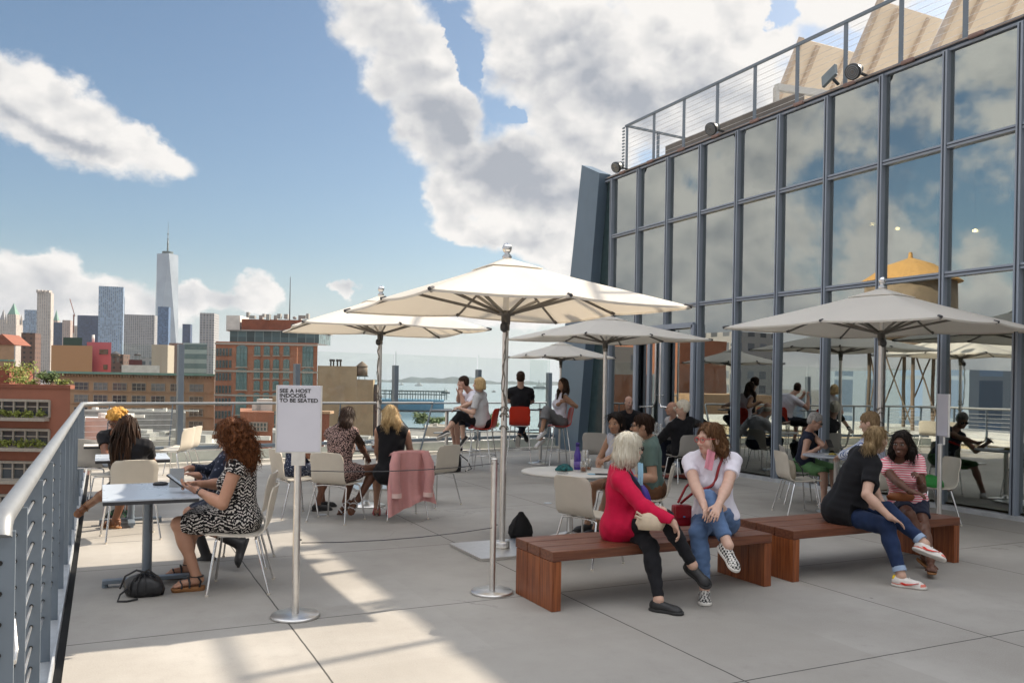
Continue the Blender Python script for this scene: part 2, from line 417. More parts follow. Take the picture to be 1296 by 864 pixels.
sky('grey blue office slab behind the slim pale tower', 31, 48, 392, 3300, T_lblue, .1)
sky('wide dark navy glass block between slim pale and striped towers', 98, 127, 399, 3200, T_navy, .1)
t_ = sky('tall pale striped tower with blue glass side', 125, 157, 362, 2800, T_lblue, .35, 40)
sky('thin dark slab at the right edge of the striped tower', 153, 158, 376, 2950, T_navy, 0, 30)
sky('broad grey stone tower with many windows and green roof line', 157, 195, 398, 2500, T_grey, .15, 40)
sky('small blue glass tower in front of the tallest tower', 200, 215, 388, 2500, T_blue, .2, 30)
sky('lower blue glass block left of the broad grey tower', 149, 158, 404, 3000, T_blue, 0, 30)
sky('short dark tower right of the tallest tower', 231, 243, 410, 3100, T_navy, .2)
sky('grey banded office tower rising behind the brick building', 253, 273, 396, 1700, T_grey, .1)
sky('dark navy block right of the green spired tower', 68, 80, 408, 3000, T_navy, 0)
sky('pinkish stone tower left of the wide navy block', 79, 92, 405, 2900, T_pink, .3)
sky('pale slab tower peeping at the left of navy block', 90, 98, 412, 3200, T_pale, 0)
sky('low blue grey office block at the far left', 22, 36, 405, 3500, T_lblue, 0)
# gothic tower with stepped crown and green pyramid roof
def stepped(label, px, ytop, w, d, m, rm):
    t = thing('stepped_tower', label, 'tower', at(px, GRDBASE, d), -YAW)
    t.location.z = GZ; H_ = at(px, ytop, d).z - GZ; w = w * d / FPX
    b = MB(); b.box((0, 0, H_ * .36), (w, w, H_ * .72)); b.box((0, 0, H_ * .78), (w * .7, w * .7, H_ * .14))
    for sx in (-1, 1):
        for s2 in (-1, 1): b.lathe([(w * .09, H_ * .70), (w * .07, H_ * .8), (0.05, H_ * .86)], (sx * w * .42, s2 * w * .42, 0), 8, False)
    b.build('wall', m, t)
    b = MB(); b.lathe([(w * .46, H_ * .85), (w * .2, H_ * .93), (.1, H_)], (0, 0, 0), 4, False, Matrix.Rotation(R(45), 4, 'Z')); b.build('roof', rm, t)
    return t
stepped('pale gothic tower with green pyramid roof at far left', 16, 383, 15, 3000, T_pale, M_teal)
stepped('pale gothic tower cut by the left edge of skyline', 3, 391, 9, 3100, T_pale, T_grey)
stepped('small tower with sharp green copper spire', 70, 392, 8, 3100, T_pink, M_teal)
# the tallest tower: square base turning to a square top through eight triangles, mast on top
wt = thing('tallest_tower', 'tallest silver glass tower with tapering facets and mast', 'tower', c2w((209.5 - 648) / FPX * 3000, 3000, GZ), -YAW + .5)
Ht = at(209.5, 322, 3000).z - GZ; s0 = 13.4 * 3000 / FPX * .98; s1 = s0 * .74
b = MB(); base = [(-s0, -s0), (s0, -s0), (s0, s0), (-s0, s0)]; top = [(0, -s1 * 1.30), (s1 * 1.30, 0), (0, s1 * 1.30), (-s1 * 1.30, 0)]
vs = [(x, y, 0) for x, y in base] + [(x, y, 60) for x, y in base] + [(x, y, Ht) for x, y in top]
fs = [(0, 1, 5, 4), (1, 2, 6, 5), (2, 3, 7, 6), (3, 0, 4, 7), (8, 9, 10, 11)]
for k in range(4): fs += [(4 + k, 4 + (k + 1) % 4, 8 + k), (4 + (k + 1) % 4, 8 + (k + 1) % 4, 8 + k)]
b.add(vs, fs); b.build('wall', T_sil, wt)
b = MB(); b.lathe([(19, Ht), (19, Ht + 9), (18, Ht + 10)], (0, 0, 0), 20, False); b.build('ring', M_darkframe, wt)
b = MB(); b.tube([(0, 0, Ht), (0, 0, Ht + 50), (0, 0, Ht + 51), (0, 0, Ht + 116)], [3.2, 2.4, 1.3, .5], 8)
for z in (18, 36, 54, 72): b.lathe([(3.6, Ht + z), (3.6, Ht + z + 2.5)], (0, 0, 0), 8, False)
b.build('mast', M_darkframe, wt)
# crane among the towers
cr = thing('tower_crane', 'thin red tower crane leaning over the far towers', 'crane', c2w((92 - 648) / FPX * 2800, 2800, at(92, 410, 2800).z), -YAW)
b = MB(); b.tube([(0, 0, -30), (0, 0, 32)], 2.2, 4); b.build('mast', M_brick, cr)
b = MB(); b.tube([(4, 0, 26), (-14, 0, 84)], 1.2, 4); b.build('jib', M_brick, cr)

# ------------------------------------------------------------------ middle distance
t, W_, H_ = block('tan_building', 'low tan building with red tiled roof at left edge', -20, 18, 436, 430, 14, M_tan, 0, parts=True)
b = MB(); b.prism([(-.5, H_), (W_ + .5, H_), (W_ * .6, H_ + 5.5)], 'y', -.5, 14.5); b.build('roof', M_brick, t)
b = MB(); b.box((W_ / 2, -.2, H_ - 8), (W_ + .6, .5, .8)); b.build('cornice', M_teal, t)
block('brown_tower', 'dark brown brick apartment slab near the left edge', 27, 47, 421, 700, 14, T_brown, .2)
block('orange_building', 'plain orange brick block with two small windows', 65, 117, 437, 420, 16, mat('orange_render', bcol(196, 146, 96), .85, fn=wingrid(9.5, 60, .22, .06, (0.12, .10, .09), 26)), 0)
t, W_, H_ = block('pink_building', 'bright pink rendered building beside the orange block', 110, 141, 433, 440, 16, mat('pink_render', bcol(196, 96, 112), .85), 0, parts=True)
for k, (x, z, w, h) in enumerate(((W_ * .7, H_ - 5, 4.5, 2.6), (W_ * .78, H_ - 13, 2.2, 2.6))):
    b = MB(); b.box((x, -.12, z), (w, .3, h)); b.build('window', M_glassdark, t)
b = MB(); b.lathe([(.7, H_), (.7, H_ + 4)], (W_ * .1, 4, 0), 8); b.build('chimney', M_white, t)
block('green_building', 'dark green roof block behind the orange building', 80, 104, 427, 520, 12, mat('dark_green', bcol(58, 84, 72), .8), 0)
block('white_building', 'long low white building behind the tan cornice', 154, 202, 462, 330, 10, M_white, 0)
block('stone_building', 'square grey stone tower block with blank wall', 192, 215, 436, 360, 10, mat('grey_stone', bcol(184, 170, 152), .85), .12)
block('mauve_building', 'brownish block right of the grey stone tower', 214, 234, 434, 420, 12, mat('mauve_stone', bcol(150, 124, 112), .85), 0)
block('glass_building', 'teal glass office block left of the arched brick building', 232, 262, 434, 300, 12, mat('teal_glass_wall', bcol(150, 180, 184), .15, fn=wingrid(60, 3.4, 1, .55, bcol(96, 134, 142))), 0)
block('red_building', 'small dark red building with roof clutter', 163, 180, 455, 500, 12, mat('dark_red', bcol(112, 52, 52), .85), 0)
block('grey_building', 'grey masonry block between pink building and broad tower', 140, 158, 448, 620, 14, T_brown, .1)
block('slate_building', 'grey blue apartment block behind the white roof', 176, 196, 452, 600, 14, T_grey, 0)
def water_tank(label, px, ytop, ybot, d, w, m_roof=M_dark, m_body=M_wood, legs=3.0, group=None):
    top, bot = at(px, ytop, d), at(px, ybot, d); t = thing('water_tank', label, 'water tank', bot, 0, group); r = w / 2; H = top.z - bot.z
    b = MB(); b.lathe([(r, legs), (r * .97, H * .72)], n=20); b.build('tank_body', m_body, t)
    b = MB(); b.lathe([(r * 1.1, H * .72), (r * .55, H * .88), (.06, H)], n=20, smooth=False); b.build('tank_roof', m_roof, t)
    b = MB()
    for k in range(4):
        a = k * math.pi / 2 + .5; b.tube([(math.cos(a) * r * .75, math.sin(a) * r * .75, 0), (math.cos(a) * r * .75, math.sin(a) * r * .75, legs)], r * .06, 6)
    b.box((0, 0, legs - .08), (r * 1.9, r * 1.9, .16)); b.build('stand', M_darkframe, t)
    return t
water_tank('small wooden water tank between pink and white buildings', 146, 444, 458, 420, 4.4)
water_tank('dark wooden water tank on the red rooftop', 174, 446, 456, 500, 4.0)

# long tan building with triple windows and a copper cornice
t, W_, H_ = block('long_tan_building', 'long tan stone building with rows of triple windows and copper cornice', 66, 272, 474, 265, 22, M_tan, 0, parts=True)
b = MB(); b.box((W_ / 2, -.5, H_ + .35), (W_ + 1.6, 1.6, .7)); b.build('cornice', M_teal, t)
b = MB()
for k in range(int(W_ / .9)): b.box((k * .9 + .4, -.25, H_ - .55), (.4, .5, .7))
b.box((W_ / 2, -.12, H_ - 1.4), (W_, .25, .35)); b.build('bracket_band', M_tan, t)
def win_unit(w, h, n, mf, mg, arch=False):
    b = MB(); x0 = -w / 2; wl = w / n
    for k in range(n + 1): b.box((x0 + k * wl, -.05, h / 2), (.16, .26, h))
    for z in (0, h * .5, h): b.box((0, -.04, z), (w + .2, .24, .14))
    f = b.build('window', mf)
    b = MB(); b.box((0, .02, h / 2), (w, .1, h)); b.build('pane', mg, f)
    return f
M_blind = mat('window_with_blind', (.20, .21, .22), .35, var=.3, scale=.4); M_glassmid = mat('grey_window_glass', (.09, .11, .13), .1, var=.4, scale=.3, spec=.8)
wp_ = [win_unit(4.3, 2.3, 3, M_paleframe, m_) for m_ in (M_glassdark, M_glassmid, M_blind)]; used_ = set(); random.seed(5)
rows = [H_ - 5.0 - 3.9 * k for k in range(6)]
for zz in rows:
    for k in range(8):
        x = 3.3 + k * (W_ - 6) / 7.5
        kk_ = random.choice((0, 0, 0, 1, 1, 2)) if len(used_) == 3 else len(used_); o = copy_tree(wp_[kk_]) if kk_ in used_ else wp_[kk_]; used_.add(kk_)
        o.parent = t; o.location = (x, -.02, zz)
b = MB()
for zz in rows: b.box((W_ / 2, -.1, zz - .35), (W_, .3, .22))
b.build('sill_course', M_tan, t)

# arched brick building with a glazed penthouse
d3 = 235
t, W_, H_ = block('arched_brick_building', 'orange brick building with tall arched windows and glazed penthouse', 273, 402, 433, d3, 26, M_brick2, 0, parts=True)
sc = d3 / FPX
def bx(px, y): p = at(px, y, d3); q = at(273, y, d3); return (p - q).length * (1 if px > 273 else -1), p.z - GZ
def arched(wm, hm, nv, mg):
    b = MB(); n = 10; pts = [(-wm / 2, 0), (wm / 2, 0)] + [(wm / 2 * math.cos(a), hm - wm * .28 + wm * .28 * math.sin(a)) for a in [math.pi * k / n for k in range(n + 1)]]
    b.prism(pts, 'y', -.04, .06); f = b.build('window', mg)
    b = MB()
    for k in range(nv + 1): b.box((-wm / 2 + wm * k / nv, -.1, (hm - wm * .15) / 2), (.14, .14, hm - wm * .15))
    for z in (0, hm * .33, hm * .66): b.box((0, -.1, z), (wm, .14, .14))
    b.build('glazing_bars', mat('teal_bars', (0.12, 0.2, 0.2), .5), f)
    b = MB(); b.box((0, -.12, -.25), (wm + .5, .34, .3)); b.build('sill', M_paleframe, f)
    return f
def putw(proto, cols, ys, used):
    for y in ys:
        for px in cols:
            x, z = bx(px, y); o = proto if not used[0] else copy_tree(proto); used[0] = True
            o.parent = t; o.location = (x, -.03, z)
putw(arched(13 * sc, 27 * sc, 3, M_glassteal), [306.5, 390], [463.5, 492.5, 524, 553], [False])
putw(arched(7 * sc, 11.5 * sc, 2, M_glassteal), [326, 338, 350, 363], [449, 466, 478, 493, 508, 522, 536, 550], [False])
slit = win_unit(2.0 * sc, 9 * sc, 1, M_darkframe, M_glassdark)
putw(slit, [275.5, 279.5, 283.5, 287.5, 292], [450, 465, 481, 497, 513, 529, 545], [False])
b = MB()
for y in (435, 469.5, 500): x, z = bx(300, y); b.box((W_ / 2, -.12, z), (W_ + .3, .3, .5))
b.build('string_course', M_paleframe, t)
ph = MB(); ph.box((W_ * .56, 9, H_ + 1.6), (W_ * .88, 15, 3.2)); ph.build('penthouse', mat('penthouse_glass', bcol(120, 146, 150), .12, fn=wingrid(2.4, 40, .9, 1, bcol(74, 104, 110))), t)
ph = MB(); ph.box((W_ * .56, 9, H_ + 3.3), (W_ * .92, 16.5, .35)); ph.build('penthouse_roof', M_grey, t)
ph = MB(); ph.box((W_ * .46, 14, H_ + 5.2), (W_ * .62, 10, 3.6)); ph.build('upper_storey', M_brick, t)
ph = MB(); ph.box((W_ * .05, 14, H_ + 5.8), (W_ * .14, 8, 4.6)); ph.build('stair_tower', M_white, t)
ph = MB(); random.seed(8)
for k in range(12): ph.box((W_ * (.2 + .055 * k), 12 + random.uniform(-3, 3), H_ + 7.4 + random.random()), (random.uniform(.6, 1.6), 1.5, random.uniform(.6, 1.8)))
ph.build('roof_plant', M_grey, t)
ph = MB(); ph.tube([(W_ * .6, 13, H_ + 6), (W_ * .6, 13, H_ + 20)], [.22, .08], 6); ph.build('antenna', M_dark, t)

t, W_, H_ = block('blank_brick_building', 'tan brick building with blank wall and rooftop water tank', 402, 452, 463, 165, 18, M_tanb, 0, parts=True)
b = MB(); b.box((W_ + 1.6, 1.0, H_ / 2 - 1.3), (3.2, 1.9, H_ - 2.6)); b.build('lower_wing', M_tanb, t)
b = MB(); b.box((W_ + 3.7, 1.6, H_ / 2 - 2), (1.0, 1.4, H_ - 3)); b.build('side_wing', M_glassdark, t)
b = MB()
for x in (.25, .32, .42, .5): b.lathe([(.16, H_), (.16, H_ + .9), (.3, H_ + 1.0), (.3, H_ + 1.4)], (W_ * x, 3, 0), 8)
b.build('roof_vent', M_dark, t)
water_tank('weathered wooden water tank on the blank brick building', 458, 457, 480, 166, 2.2, M_wood, M_wood, .7)
t, W_, H_ = block('low_brick_building', 'low brown brick building with one wide window below the railing', 304, 347, 521, 110, 12, M_brick2, 0, parts=True)
b = win_unit(2.2, 1.1, 5, M_paleframe, M_glassteal); b.parent = t; b.location = (W_ * .55, -.03, H_ - 2.5)
b = MB(); b.box((W_ * .5, 5, H_ + .8), (2.6, 2, 1.6)); b.box((W_ * .2, 5, H_ + .4), (1.2, 2, .9)); b.build('roof_plant', M_white, t)
b = MB(); b.box((W_ * .9, 2, H_ + 1), (.6, .6, 2)); b.build('chimney', M_tanb, t)
t, W_, H_ = block('chimney_stack', 'short red brick stack in front of the blank wall', 405, 417, 524, 100, 2, M_brick, 0, parts=True, cat='chimney')
b = MB(); b.box((W_ / 2, 1, H_ + .2), (W_ + .2, 2.2, .3)); b.build('cap', M_tan, t)
random.seed(21)
LOWS = [('pale low building with flat roof left of the terrace corner', 108, 140, 532, 96, M_white), ('white parapet building behind the blond man', 128, 190, 560, 70, M_white),
        ('flat grey roof with white ducts below the far rail', 190, 240, 556, 80, M_grey), ('pale roof strip in front of the long tan building', 95, 235, 521, 200, M_grey),
        ('white flat roof building below the dining terrace', 225, 300, 566, 64, M_white), ('cream low building beside the river walk', 538, 590, 541, 180, mat('cream_render', bcol(206, 192, 174), .85)),
        ('pale flat roof beside the blank brick building', 410, 500, 566, 84, M_white), ('white riverside roof under the high tables', 498, 640, 561, 120, M_white), ('long white roof near the river railings', 600, 720, 560, 140, M_white),
        ('grey low building near the red stack', 345, 402, 548, 95, M_grey)]
for (lb, x0, x1, y, d, m) in LOWS:
    t, W_, H_ = block('low_building', lb, x0, x1, y, d, 9, m, 0, parts=True)
    b = MB()
    for k in range(5): b.box((random.uniform(.1, .9) * W_, random.uniform(2, 7), H_ + .35), (random.uniform(.5, 1.6), random.uniform(.6, 1.5), random.uniform(.4, .9)))
    b.build('roof_plant', random.choice((M_white, M_grey, M_steelp)), t)
    for yy in (.1, 8.9):
        b = MB(); b.box((W_ / 2 + yy * .0, yy, H_ + .15), (W_ * .98, .25, .35)); b.build('parapet', M_white, t)

# red brick apartment house with planted balconies at the left edge
t, W_, H_ = block('red_brick_apartments', 'red brick apartment house with planted balconies at left edge', -60, 89, 489, 78, 20, mat('deep_red_brick', bcol(166, 100, 74), .85, var=.1, scale=.7), 0, parts=True)
s3 = 78 / FPX
for k, (yt, yb) in enumerate(((506, 527), (543, 565), (584, 606), (626, 648))):
    z0 = at(0, yb, 78).z - GZ; z1 = at(0, yt, 78).z - GZ; wx = W_ - 25 * s3
    f = MB(); f.box((wx / 2, -.05, z1), (wx, .5, .22)); f.box((wx / 2, -.05, z0), (wx, .5, .22))
    for q in range(11): f.box((wx - q * 1.1, -.06, (z0 + z1) / 2), (.14, .3, z1 - z0))
    f.box((wx / 2, -.02, (z0 + z1) / 2 + .2), (wx, .12, .1))
    w = f.build('window', M_paleframe, t)
    f = MB(); f.box((wx / 2, .05, (z0 + z1) / 2), (wx, .12, z1 - z0)); f.build('pane', M_glassdark, w)
    if k < 2:
        f = MB()
        for q in range(7): leaves(f, (wx - .7 - q * 1.0, -.5, z0 + .35), (.6, .35, .45), 110, .12, k * 20 + q)
        f.build('balcony_plants', M_leafy, t)
    f = MB(); f.box((wx / 2, -.55, z0 - .18), (wx, .9, .3)); f.build('balcony', M_paleframe, t)
b = MB(); b.box((W_ / 2, .3, H_ + .05), (W_ + .1, .8, .35)); b.build('parapet', M_brick, t)
b = MB(); b.box((W_ - 9.5, 5, H_ + 1), (4, 4, 1.8)); b.build('roof_hut', M_brick, t)
def hedge(label, px, y, d, rad, n, m, seed):
    p = at(px, y, d); t = thing('shrub', label, 'shrub', p)
    b = MB(); leaves(b, (0, 0, rad[2]), rad, n, .13, seed); b.build('foliage', m, t)
    b = MB()
    for k in range(4): b.tube([(0, 0, 0), ((k - 1.5) * rad[0] * .5, 0, rad[2])], .03, 5)
    b.build('stem', M_bark, t)
hedge('bright yellow green shrub on the red brick roof', 25, 488, 80, (1.5, 1.2, 1.15), 700, M_leafy, 5)
hedge('dark clipped hedge on the red brick roof corner', 60, 488, 80, (1.3, .8, .75), 700, M_leafg, 6)
hedge('low yellow plant beside the clipped hedge', 45, 489, 79.5, (.6, .4, .35), 200, M_leafy, 7)
hedge('small green planting at the end of the hedge', 80, 489, 79.5, (.7, .4, .4), 200, M_leafy, 9)
tree('dark round tree on the river bank beside cream building', (c2w(-52, 500) + Vector((0, 0, GZ))), 9, 6, M_leafg, 11, 'river bank trees', 1500, .6)
tree('spreading tree on the bank behind the cream building', (c2w(-43, 490) + Vector((0, 0, GZ))), 7.5, 5, M_leafg, 12, 'river bank trees', 1300, .6)
tree('low bushy tree by the river behind the red stool', (c2w(-9.5, 430) + Vector((0, 0, GZ))), 12, 3.6, M_leafg, 13, 'river bank trees', 1000, .5)
tree('bright green street tree beside the blank brick wall', (c2w(-23, 120) + Vector((0, 0, GZ))), 13.5, 2.6, M_leafy, 15, None, 1100, .4)
tree('dull green street tree in front of the tan building', (c2w(-52, 140) + Vector((0, 0, GZ))), 13, 4, M_leafg, 16, None, 1100, .45)
# blue pier shed on the river with a frame structure on its roof
t, W_, H_ = block('pier_shed', 'long blue pier shed with steel roof frames on the river', 466, 562, 506, 760, 60, mat('pier_blue', bcol(80, 140, 172), .7, fn=wingrid(16, 40, .55, .12, (.55, .6, .62), 4)), 0, parts=True)
b = MB()
for k in range(15):
    x = W_ * k / 14; b.box((x, 8, H_ + 4), (.7, .7, 8)); b.box((x, 30, H_ + 4), (.7, .7, 8))
for y_ in (8, 30): b.box((W_ / 2, y_, H_ + 8), (W_, 1.0, 1.0)); b.box((W_ / 2, y_, H_ + 5), (W_, .6, .6))
for k in range(15): b.box((W_ * k / 14, 19, H_ + 8.2), (.7, 22, .7))
b.build('roof_frame', M_darkframe, t)
b = MB(); b.box((W_ / 2, 30, .2), (W_ + 6, 64, 2.4)); b.build('pier_deck', M_dark, t)
# boats
def boat(label, px, d, L, m):
    p = at(px, 490, d); p.z = GZ; t = thing('boat', label, 'boat', p, -YAW, 'boats on the bay')
    b = MB(); b.add([(-L / 2, -L * .13, L * .14), (L * .42, -L * .13, L * .14), (L / 2, 0, L * .17), (L * .42, L * .13, L * .14), (-L / 2, L * .13, L * .14),
                     (-L * .46, -L * .08, 0), (L * .38, -L * .08, 0), (L * .44, 0, 0), (L * .38, L * .08, 0), (-L * .46, L * .08, 0)],
                    [(0, 1, 2, 3, 4), (9, 8, 7, 6, 5), (0, 5, 6, 1), (1, 6, 7, 2), (2, 7, 8, 3), (3, 8, 9, 4), (4, 9, 5, 0)]); b.build('hull', m, t)
    b = MB(); b.box((0, 0, L * .22), (L * .5, L * .18, L * .16)); b.box((L * .08, 0, L * .34), (L * .2, L * .14, L * .1)); b.build('cabin', M_white, t)
    b = MB(); b.tube([(-L * .1, 0, L * .3), (-L * .1, 0, L * .55)], L * .02, 5); b.build('mast', M_dark, t)
boat('dark tugboat crossing the middle of the bay', 564, 1900, 21, M_dark)
boat('white ferry at the far left of the bay', 530, 4200, 40, M_white)
boat('small white boat near the far shore', 508, 4600, 30, M_white)
boat('dark launch between umbrella pole and seated man', 625, 2300, 12, M_dark)
boat('grey ship moored below the wooded point', 684, 3700, 70, M_grey)

# ------------------------------------------------------------------ what stands to the left of the frame and shows in the facade glass
t = thing('rooftop_building', 'sunlit cream rooftop building opposite the glass facade', 'building', (-26, 36, GZ))
b = MB(); b.box((0, 0, -GZ / 2 - .6), (10, 46, -GZ - 1.2)); b.build('wall', mat('cream_wall', bcol(214, 196, 160), .85), t)
b = MB(); b.box((0, 0, -GZ - 1.1), (10.4, 46.4, .3)); b.build('parapet', M_white, t)
wt2 = thing('roof_tank', 'big wooden roof tank with yellow cone roof opposite the facade', 'water tank', (-25, 36.5, -.9))
b = MB(); b.lathe([(2.75, 5.4), (2.65, 9.2)], n=28); b.build('tank_body', mat('old_tank_wood', (.22, .17, .12), .85, var=.25, scale=1.2), wt2)
b = MB(); b.lathe([(3.0, 9.2), (1.4, 10.3), (.15, 10.75), (.1, 11.1)], n=28, smooth=False); b.build('tank_roof', mat('yellow_roof', bcol(214, 160, 70), .7), wt2)
b = MB()
for k in range(8):
    a = k * math.pi / 4; b.tube([(2.3 * math.cos(a), 2.3 * math.sin(a), 0), (2.3 * math.cos(a), 2.3 * math.sin(a), 5.4)], .11, 6)
    b.tube([(2.3 * math.cos(a), 2.3 * math.sin(a), .2), (2.3 * math.cos(a + .785), 2.3 * math.sin(a + .785), 5)], .05, 5)
b.box((0, 0, 5.2), (6.2, 6.2, .35)); b.build('stand', M_wood, wt2)
random.seed(77)
for k in range(34):
    ang = random.uniform(-1.85, -0.30); dist = random.uniform(90, 420)
    x, y = dist * math.sin(ang), dist * math.cos(ang)
    a_, d_ = x * cy - y * sy_, x * sy_ + y * cy
    if d_ > 0 and a_ / d_ > -0.85: continue
    w, dp = random.uniform(14, 30), random.uniform(14, 30); h = -GZ + dist * random.uniform(-.012, .07)
    b = MB(); b.box((0, 0, h / 2), (w, dp, h)); m = random.choice((T_brown, T_pale, T_grey, M_tan, M_brick2, T_lblue))
    o = b.build('city_block', m, loc=(x, y, GZ)); o.rotation_euler = (0, 0, random.uniform(-.3, .3))
    tag(o, 'city building beyond the left edge, mirrored in the facade', 'building', 'city buildings behind the left railing')
# ================================================================== the terrace
FX = 10.3                                   # plane of the glass facade
def far_y(x): return 15.85 + 0.215 * (x + 0.28)
def on_far(px):                             # where a ray of the photograph meets the far edge, plan view
    q = at(px, 500, 1.0); a, b_ = q.x, q.y
    t_ = (15.85 + 0.215 * 0.28) / (b_ - 0.215 * a); return a * t_, b_ * t_
def concrete(h, co, c):
    x, y, z = h.sep(co)
    # cast joints every 2.08 m, fine tooled line, edges slightly worn
    wv = h.noise(co, 3.0, 4, .6)[0]; wig = h.m('MULTIPLY_ADD', wv, .012, -.006)
    def line(q, off, sp):
        f = h.m('ABSOLUTE', h.m('SUBTRACT', h.m('FRACT', h.m('DIVIDE', h.m('ADD', h.m('ADD', q, wig), off), sp)), .5))
        return h.ramp(f, .5 - .0072 / sp, .5 - .0032 / sp)
    j = h.m('MAXIMUM', line(x, -1.128, 2.07), line(y, -3.565, 2.085))
    st = h.noise(co, .55, 6, .62)[0]; sp = h.noise(co, 7.0, 6, .7)[0]; gr = h.noise(co, 110.0, 3, .6)[0]
    c2 = h.mix(h.ramp(st, .35, .68), (.29, .27, .242), (.40, .38, .35))
    c2 = h.mix(h.m('MULTIPLY', h.ramp(sp, .52, .75), .45), c2, (.27, .25, .23))
    c2 = h.mix(h.m('MULTIPLY', h.ramp(gr, .35, .65), .24), c2, (.46, .44, .41))
    slab_id = h.n('ShaderNodeTexWhiteNoise', noise_dimensions='2D')
    h.put(slab_id.inputs['Vector'], h.comb(h.m('FLOOR', h.m('DIVIDE', h.m('ADD', x, -.093), 2.07)), h.m('FLOOR', h.m('DIVIDE', h.m('ADD', y, -2.52), 2.085)), 0))
    c2 = h.mix(h.m('MULTIPLY', slab_id.outputs[0], .42), c2, (.30, .28, .25))
    # hairline cracks and small dark spots
    vo = h.n('ShaderNodeTexVoronoi', feature='DISTANCE_TO_EDGE'); h.put(vo.inputs['Vector'], h.v('ADD', co, h.v('SCALE', h.noise(co, 1.5, 5, .6)[1], .8))); vo.inputs['Scale'].default_value = .28
    crack = h.m('MULTIPLY', h.ramp(vo.outputs[0], .004, .0015), h.ramp(h.noise(co, .4, 2)[0], .52, .60))
    c2 = h.mix(h.m('MULTIPLY', crack, .6), c2, (.14, .13, .12))
    v2 = h.n('ShaderNodeTexVoronoi'); h.put(v2.inputs['Vector'], co); v2.inputs['Scale'].default_value = 2.6
    spot = h.m('MULTIPLY', h.ramp(v2.outputs[0], .055, .03), h.ramp(v2.outputs[1], .78, .8))
    c2 = h.mix(h.m('MULTIPLY', spot, .7), c2, (.12, .11, .10))
    smg = h.ramp(h.noise(h.v('ADD', co, (7.3, 2.1, 0)), 1.3, 7, .68)[0], .56, .74); c2 = h.mix(h.m('MULTIPLY', smg, .38), c2, (.20, .185, .165))
    return h.mix(h.m('MULTIPLY', j, .95), c2, (.035, .033, .03))
M_floor = mat('terrace_concrete', (.3, .28, .25), .72, bump=.12, bscale=45, fn=concrete)
b = MB(); Y0 = -9
tp = [(-.17, Y0), (FX, Y0), (FX, far_y(FX) + .3), (-.17, far_y(-.17) + .3)]
b.prism(tp, 'z', -.35, 0); tag(b.build('terrace_floor', M_floor), kind='structure')
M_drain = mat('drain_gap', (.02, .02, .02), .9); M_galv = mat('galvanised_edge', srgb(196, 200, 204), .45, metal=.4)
b = MB(); b.box((-.195, 4, -.10), (.05, 23, .12)); tag(b.build('floor_gap', M_drain), kind='structure')
# kerb of the far edge
M_kerb = mat('pale_kerb', srgb(186, 190, 182), .5, var=.08); M_stone = mat('pale_stone_strip', srgb(208, 204, 194), .7)
def far_bar(b, x0, x1, off, z, w, h_): b.bar((x0, far_y(x0) + off, z), (x1, far_y(x1) + off, z), w, h_)
b = MB(); far_bar(b, -.25, FX, .02, .03, .16, .06); tag(b.build('floor_strip', M_stone), kind='structure')
t = thing('edge_kerb', 'pale low kerb with metal channel along the far edge', 'kerb')
b = MB(); far_bar(b, -.3, FX, .18, .12, .12, .24); b.build('upstand', M_kerb, t)
b = MB(); far_bar(b, -.3, FX, .26, .30, .16, .06); b.build('channel', M_steelp, t)
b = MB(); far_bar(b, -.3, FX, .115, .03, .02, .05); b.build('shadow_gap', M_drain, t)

# ------------------------------------------------------------------ left railing: flat steel posts, nine cables, tubular handrail
M_steel = mat('brushed_steel', (.70, .69, .67), .34, metal=1.0, var=.05, scale=20)
M_chrome = mat('chrome', (.72, .72, .72), .12, metal=1.0, var=.03)
M_cable = mat('cable', (.80, .80, .80), .35, metal=1.0)
RX, RZ = -.30, 1.12
rail = thing('cable_railing', 'long grey steel cable railing with tubular handrail on the left edge', 'railing')
yend = far_y(RX) + .05
b = MB(); b.tube([(RX, 3.26, RZ - .05), (RX, 3.28, RZ - .01), (RX, 3.34, RZ + .005)] + [(RX, y, RZ + .005) for y in (5, 8, 11, 14)] + [(RX, yend - .35, RZ + .005), (RX + .06, yend - .12, RZ + .005), (RX + .25, yend + .03, RZ + .005), (RX + .5, far_y(RX + .5) + .05, RZ + .005)], .036, 14)
b.build('handrail', mat('handrail_metal', srgb(140, 143, 146), .45, metal=.5, var=.04), rail)
ys = [3.27] + [3.82 + .955 * k for k in range(13)]
for k, y in enumerate(ys):
    b = MB(); b.box((RX, y, RZ / 2 - .17), (.082 if k else .09, .014, RZ + .28), bev=.002)
    p = b.build('post', M_steelp, rail)
    b = MB()
    for q in range(9): b.lathe([(.009, -.012), (.009, .012)], (RX, y, .16 + q * .103), 8, False, Matrix.Rotation(R(90), 4, 'X'))
    b.build('ferrule', M_drain, p)
for q in range(9):
    z = .16 + q * .103; b = MB(); pts = []
    for y0, y1 in zip(ys[:-1], ys[1:]): pts += [(RX, y0, z), (RX, (y0 + y1) / 2, z - .003)]
    b.tube(pts + [(RX, ys[-1], z)], .0052, 6); b.build('cable', M_cable, rail)
b = MB(); b.box((RX + .075, 7, -.03), (.012, 19, .12)); b.box((RX + .02, 7, -.12), (.12, 19, .03)); b.build('toe_plate', M_galv, rail)
b = MB(); b.tube([(RX + .02, 3.55, .72), (RX + .035, 3.5, .62), (RX + .035, 3.42, .60), (RX, 3.36, .66), (RX, 3.3, .72)], .008, 6); b.build('cable_loop', M_cable, rail)
# near length of the same railing past the gap, only its end post shows beyond the frame edge: left out (out of view)

